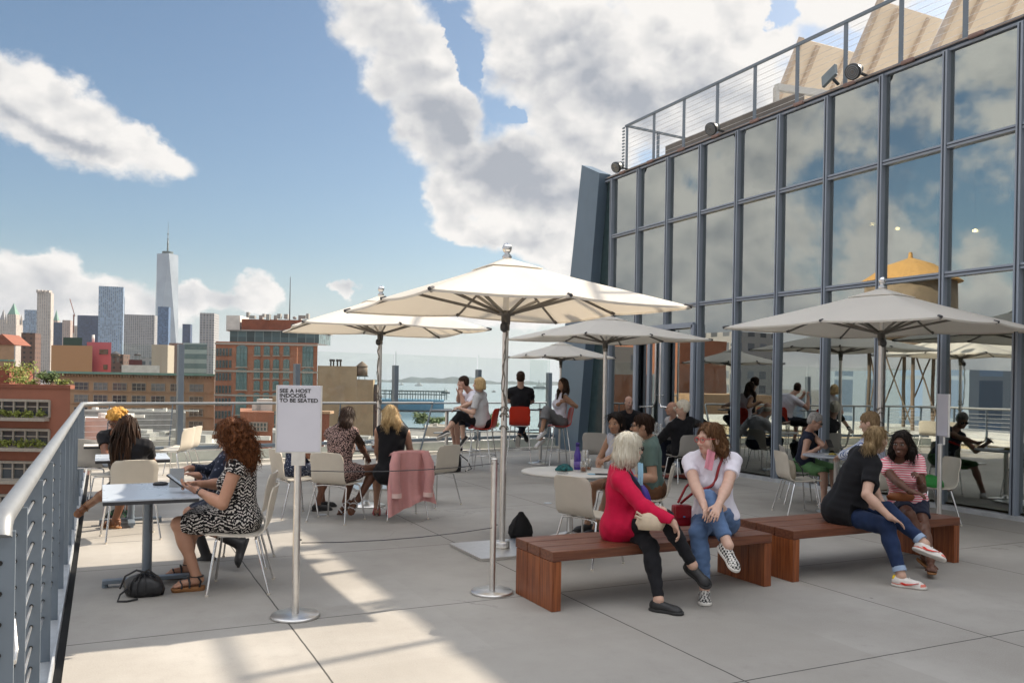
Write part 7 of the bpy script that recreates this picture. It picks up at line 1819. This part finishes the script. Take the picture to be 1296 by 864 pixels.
# --- high tables by the river
C = person('man in a white tee resting his chin on his hands at the high table', dict(pel=(598, 532, 16.05), pelz=.875, neck=(596, 497, 15.92), head=(586, 484, 15.80), fy=262, sy=258, hy=278, hp=6, ht=1.80, fem=False, h=.008, seed=8, skin=(.56, .33, .25), eyes=True,
    armL=((577, 514, 15.40), (583, 498, 15.56)), armR=((571, 513, 15.80), (581, 497, 15.70)), hands=dict(L=dict(to=(585, 489, 15.6), palm=(0, 0, 1), curl=.9), R=dict(to=(583, 489, 15.64), palm=(0, 0, 1), curl=.9)), legL=((577, 530, 15.6), (580, 566, 15.7)), legR=((574, 530, 15.9), (576, 564, 15.9))))
shirt(C, C_white, .6, .014, -.05, neckr=.062, neckf=.04); trousers(C, C_navy, .95, .014, name='shorts'); shoes(C, F_black, F_white); hair(C, H_dark, 'short', vol=.985)
C = person('woman with blonde bob and grey tee on the red stool at the high table', dict(pel=(611, 532, 15.02), pelz=.875, neck=(607, 498, 14.95), head=(606, 486, 14.86), fy=284, sy=290, hy=276, ht=1.68, h=.008, seed=9, skin=LIGHT, eyes=True,
    armL=((600, 522, 14.72), (583, 517, 14.8)), armR=((592, 520, 15.3), (580, 516, 15.2)), legL=((573, 522, 14.84), (563, 546, 14.72)), legR=((578, 530, 15.0), (586, 554, 14.95)), footL=(552, 551, 14.7), footR=(579, 563, 14.9)))
shirt(C, C_grey, .75, .016, -.06, neckr=.06, neckf=.03, loose=.01); trousers(C, C_black, 1.45, .016, name='trousers'); shoes(C, F_black, F_white); hair(C, H_blond, 'bob', -.005)
C = person('dark haired man in a black tee seen from behind on a red stool', dict(pel=(658, 524, 16.55), pelz=.875, neck=(659, 492, 16.5), head=(659, 478, 16.42), fy=0, ht=1.86, fem=False, bulk=1.06, h=.009, seed=10, skin=LIGHT, eyes=False,
    armL=((642, 512, 16.8), (651, 511, 17.0)), armR=((677, 512, 16.8), (667, 511, 17.0)), legL=((652, 524, 17.05), (662, 546, 16.85)), legR=((668, 524, 17.05), (657, 552, 16.75)), footL=(668, 558, 16.7), footR=(657, 562, 16.9)))
shirt(C, C_black, .62, .014, -.06, neckr=.055, neckf=.03); trousers(C, C_navy, 1.9); shoes(C, F_black, F_white); hair(C, H_dark, 'short', vol=1.02)
C = person('woman with very long dark hair and grey trousers beside the pillar', dict(pel=(708, 526, 16.3), pelz=.875, neck=(711, 498, 16.28), head=(712, 486, 16.16), fy=262, sy=250, hy=236, ht=1.70, h=.008, seed=11, skin=OLIVE, eyes=True,
    armL=((731, 513, 16.2), (717, 508, 15.98)), armR=((700, 513, 16.5), (710, 509, 16.0)), legL=((686, 516, 15.92), (686, 545, 15.9)), legR=((690, 520, 16.1), (684, 556, 16.0)), footL=(678, 552, 15.8), footR=(674, 563, 15.9)))
shirt(C, C_white, 0, .012, .0, neckr=.07, neckf=.045); trousers(C, C_greyt, 1.45, .022, flare=.03); shoes(C, F_wht, F_white)
hair(C, H_dark, 'long', fall=[((.07, -.02, -.02), (.085, .03, -.14), (.075, .075, -.30), .030, .016), ((-.07, -.02, -.02), (-.085, .03, -.14), (-.075, .07, -.28), .028, .015), ((0, -.08, -.02), (0, -.10, -.14), (0, -.09, -.28), .06, .03)])

# --- grey table at lower left
C = person('woman with big auburn curls and black and white zigzag dress looking at a phone', dict(pel=(303, 660, 6.50), pelz=.53, neck=(303, 578, 6.44), head=(292, 553, 6.38), fy=263, sy=262, hy=272, hp=24, ht=1.68, bulk=1.06, h=.006, seed=4, skin=(.50, .27, .18), arm_r=1.08, eyes=True,
    armL=((280, 634, 6.24), (249, 620, 6.30)), armR=((268, 628, 6.68), (252, 612, 6.44)), hands=dict(L=dict(to=(231, 615, 6.28), palm=(0, .3, 1), curl=.45), R=dict(to=(236, 611, 6.40), palm=(0, -.3, -.6), curl=.5)),
    legL=((240, 650, 6.34), (248, 733, 6.35)), legR=((236, 645, 6.66), (238, 712, 6.74)), footL=(230, 745, 6.3), footR=(222, 722, 6.7), ground=('L', 'R'), ankh=.115))
dress(C, C_zig, .90, .012, .16, neckr=.062, neckf=.03); sandals(C, M_blk, F_cork, wedge=.035); hair(C, H_aub, 'curly')
w_, e_ = C['wri']['L'], C['elb']['L']; d = nrm(e_ - w_); strap(C, [w_ + d * .012, w_ + d * .036], [.030, .031], M_blk, 'wristwatch')
t = thing('mobile_phone', 'black phone held over the grey table by the woman in zigzag print', 'phone', at(222, 608, 6.32), -YAW + .2); b = MB(); b.box((0, 0, 0), (.010, .075, .15), M=Matrix.Rotation(R(-52), 4, 'Y'), bev=.004); b.build('phone_body', M_blk, t)
b = MB(); b.box((.006, 0, .004), (.003, .068, .138), M=Matrix.Rotation(R(-52), 4, 'Y')); b.build('screen', mat('phone_screen', (.35, .40, .46), .1), t)
C = person('woman in dark floral sleeves reaching over the table, mostly hidden by auburn curls', dict(pel=(296, 648, 7.42), pelz=.53, neck=(290, 571, 7.34), head=(288, 549, 7.26), fy=266, hy=262, hp=25, ht=1.66, h=.007, seed=3, skin=(.40, .21, .14), eyes=False,
    armL=((264, 612, 7.08), (250, 601, 6.92)), armR=((256, 606, 7.5), (240, 592, 7.26)), hands=dict(L=dict(to=(232, 598, 6.88), palm=(0, 0, -1), curl=.3), R=dict(to=(225, 595, 7.2), palm=(0, 0, -1), curl=.75)),
    legL=((246, 640, 7.1), (300, 688, 7.06)), legR=((248, 640, 7.44), (262, 702, 7.4)), footL=(290, 716, 6.95)))
dress(C, C_flo, .86, .012, 1.85); shoes(C, F_black, F_dk, high=.16); hair(C, H_dark, 'shoulder', fall=[((0, -.08, -.02), (0, -.1, -.1), (0, -.09, -.18), .06, .04)])

# --- table behind, at the left railing
C = person('woman with long braids in a black tee seen from behind at the left', dict(pel=(167, 620, 8.50), pelz=.53, neck=(166, 559, 8.50), head=(162, 540, 8.54), fy=-12, sy=-10, hy=-14, hp=12, ht=1.68, h=.0065, seed=2, skin=(.20, .09, .05), eyes=False,
    armL=((134, 594, 8.5), (152, 600, 8.92)), armR=((200, 590, 8.5), (188, 584, 8.95)), legL=((142, 600, 8.9), (113, 638, 8.98)), legR=((158, 606, 8.95), (146, 668, 8.86)), footL=(97, 652, 8.9), footR=(130, 676, 8.9), ground=('R',), ankh=.10))
shirt(C, C_black, .62, .013, -.04, neckr=.06, neckf=.04); trousers(C, C_black, .6, name='shorts'); sandals(C, F_brown, F_cork, wedge=.02); hair(C, H_braid, 'braids')
C = person('man with orange curls and glasses in a black tee facing us behind the braids', dict(pel=(158, 596, 10.15), pelz=.53, neck=(148, 548, 9.98), head=(149, 532, 9.80), fy=186, sy=188, hy=204, hp=24, ht=1.80, fem=False, h=.0075, seed=31, skin=(.22, .10, .06), eyes=True,
    armR=((128, 574, 9.95), (141, 580, 9.62)), armL=((178, 576, 9.95), (166, 580, 9.62)), legR=((148, 598, 9.72), (150, 644, 9.7)), legL=((168, 598, 9.68), (164, 646, 9.6)), ground=('R', 'L')))
shirt(C, C_black, .6, .014, -.05, neckr=.062, neckf=.04); trousers(C, C_black, 1.9); shoes(C, F_gn, F_dk); hair(C, H_orange, 'afro'); spectacles(C, G_blk)
t = thing('paper_cup', 'tall white cup before the man with orange curls', 'cup', (.12, 9.75, .74)); b = MB(); b.lathe([(.03, 0), (.042, .15), (.039, .15), (.028, .006)], n=18); b.build('cup_body', M_paper, t)

# --- dark round table
C = person('woman with long dark hair in a leopard print top seen from behind', dict(pel=(428, 596, 9.62), pelz=.53, neck=(433, 543, 9.76), head=(440, 528, 9.86), fy=26, sy=18, hy=10, hp=22, ht=1.70, bulk=1.04, h=.007, seed=5, skin=(.15, .07, .045), eyes=False,
    armR=((456, 582, 9.7), (464, 577, 10.15)), armL=((408, 585, 9.95), (440, 578, 10.3)), legR=((474, 590, 9.86), (453, 632, 9.72)), legL=((452, 594, 10.1), (437, 634, 10.02)), footR=(446, 652, 9.55), footL=(426, 642, 10.0)))
dress(C, C_leo, .55, .013, 1.7, neckr=.06); sandals(C, F_wht, F_brown)
hair(C, H_dark, 'long', fall=[((.03, -.08, 0), (.05, -.11, -.13), (459, 561, 9.68), .058, .022), ((-.01, -.085, 0), (0, -.13, -.12), (427, 566, 9.60), .022, .010)])
C = person('blonde woman in a black sleeveless dress seen from behind', dict(pel=(493, 595, 9.72), pelz=.53, neck=(497, 541, 9.80), head=(494, 526, 9.82), fy=-12, sy=-6, hy=-16, hp=16, ht=1.70, h=.007, seed=6, skin=(.52, .30, .21), eyes=False,
    armL=((476, 575, 9.72), (479, 577, 10.15)), armR=((527, 572, 9.76), (515, 577, 10.2)), legL=((478, 594, 10.1), (477, 640, 10.02)), legR=((496, 594, 10.15), (494, 640, 10.05)), ground=('L', 'R')))
dress(C, C_blackd, .8, .012, 0, neckr=.062, neckf=-.02, armhole=.05); sandals(C, mat('pink_strap', srgb(200, 110, 110), .7), F_brown); hair(C, H_blond, 'shoulder', fall=[((.04, -.06, -.01), (.055, -.085, -.10), (.065, -.085, -.16), .050, .028), ((-.04, -.06, -.01), (-.055, -.085, -.09), (-.055, -.085, -.15), .048, .026)])
C = person('person in navy dotted clothes hidden behind the sign board', dict(pel=(376, 598, 10.15), pelz=.53, neck=(372, 548, 10.2), head=(374, 530, 10.2), fy=60, hy=70, ht=1.66, h=.009, seed=7, skin=(.20, .09, .055), eyes=False,
    armR=((388, 585, 9.9), (402, 576, 10.3)), armL=((375, 580, 10.5), (402, 575, 10.6)), legR=((405, 598, 10.3), (402, 640, 10.25)), legL=((405, 596, 10.6), (408, 636, 10.55)), ground=('L', 'R')))
dress(C, C_dot, .8, .013, .6); shoes(C, F_black, F_dk); hair(C, H_black, 'short')

# ================================================================== the air
M_air = bpy.data.materials.new('air'); M_air.use_nodes = True; nt = M_air.node_tree; nt.nodes.clear(); h = G(nt)
pv = h.n('ShaderNodeVolumePrincipled'); pv.inputs['Color'].default_value = (.80, .87, .97, 1); pv.inputs['Density'].default_value = 2.2e-5; pv.inputs['Anisotropy'].default_value = .2
ou = h.n('ShaderNodeOutputMaterial'); nt.links.new(pv.outputs[0], ou.inputs['Volume'])
b = MB(); lo_, hi_ = GZ - 2.0, 575.0
q = [c2w(-13000, -4000), c2w(13000, -4000), c2w(13000, 14500), c2w(-13000, 14500)]
b.add([(p.x, p.y, lo_) for p in q] + [(p.x, p.y, hi_) for p in q], [(3, 2, 1, 0), (4, 5, 6, 7), (0, 1, 5, 4), (1, 2, 6, 5), (2, 3, 7, 6), (3, 0, 4, 7)])
tag(b.build('haze', M_air), kind='stuff')
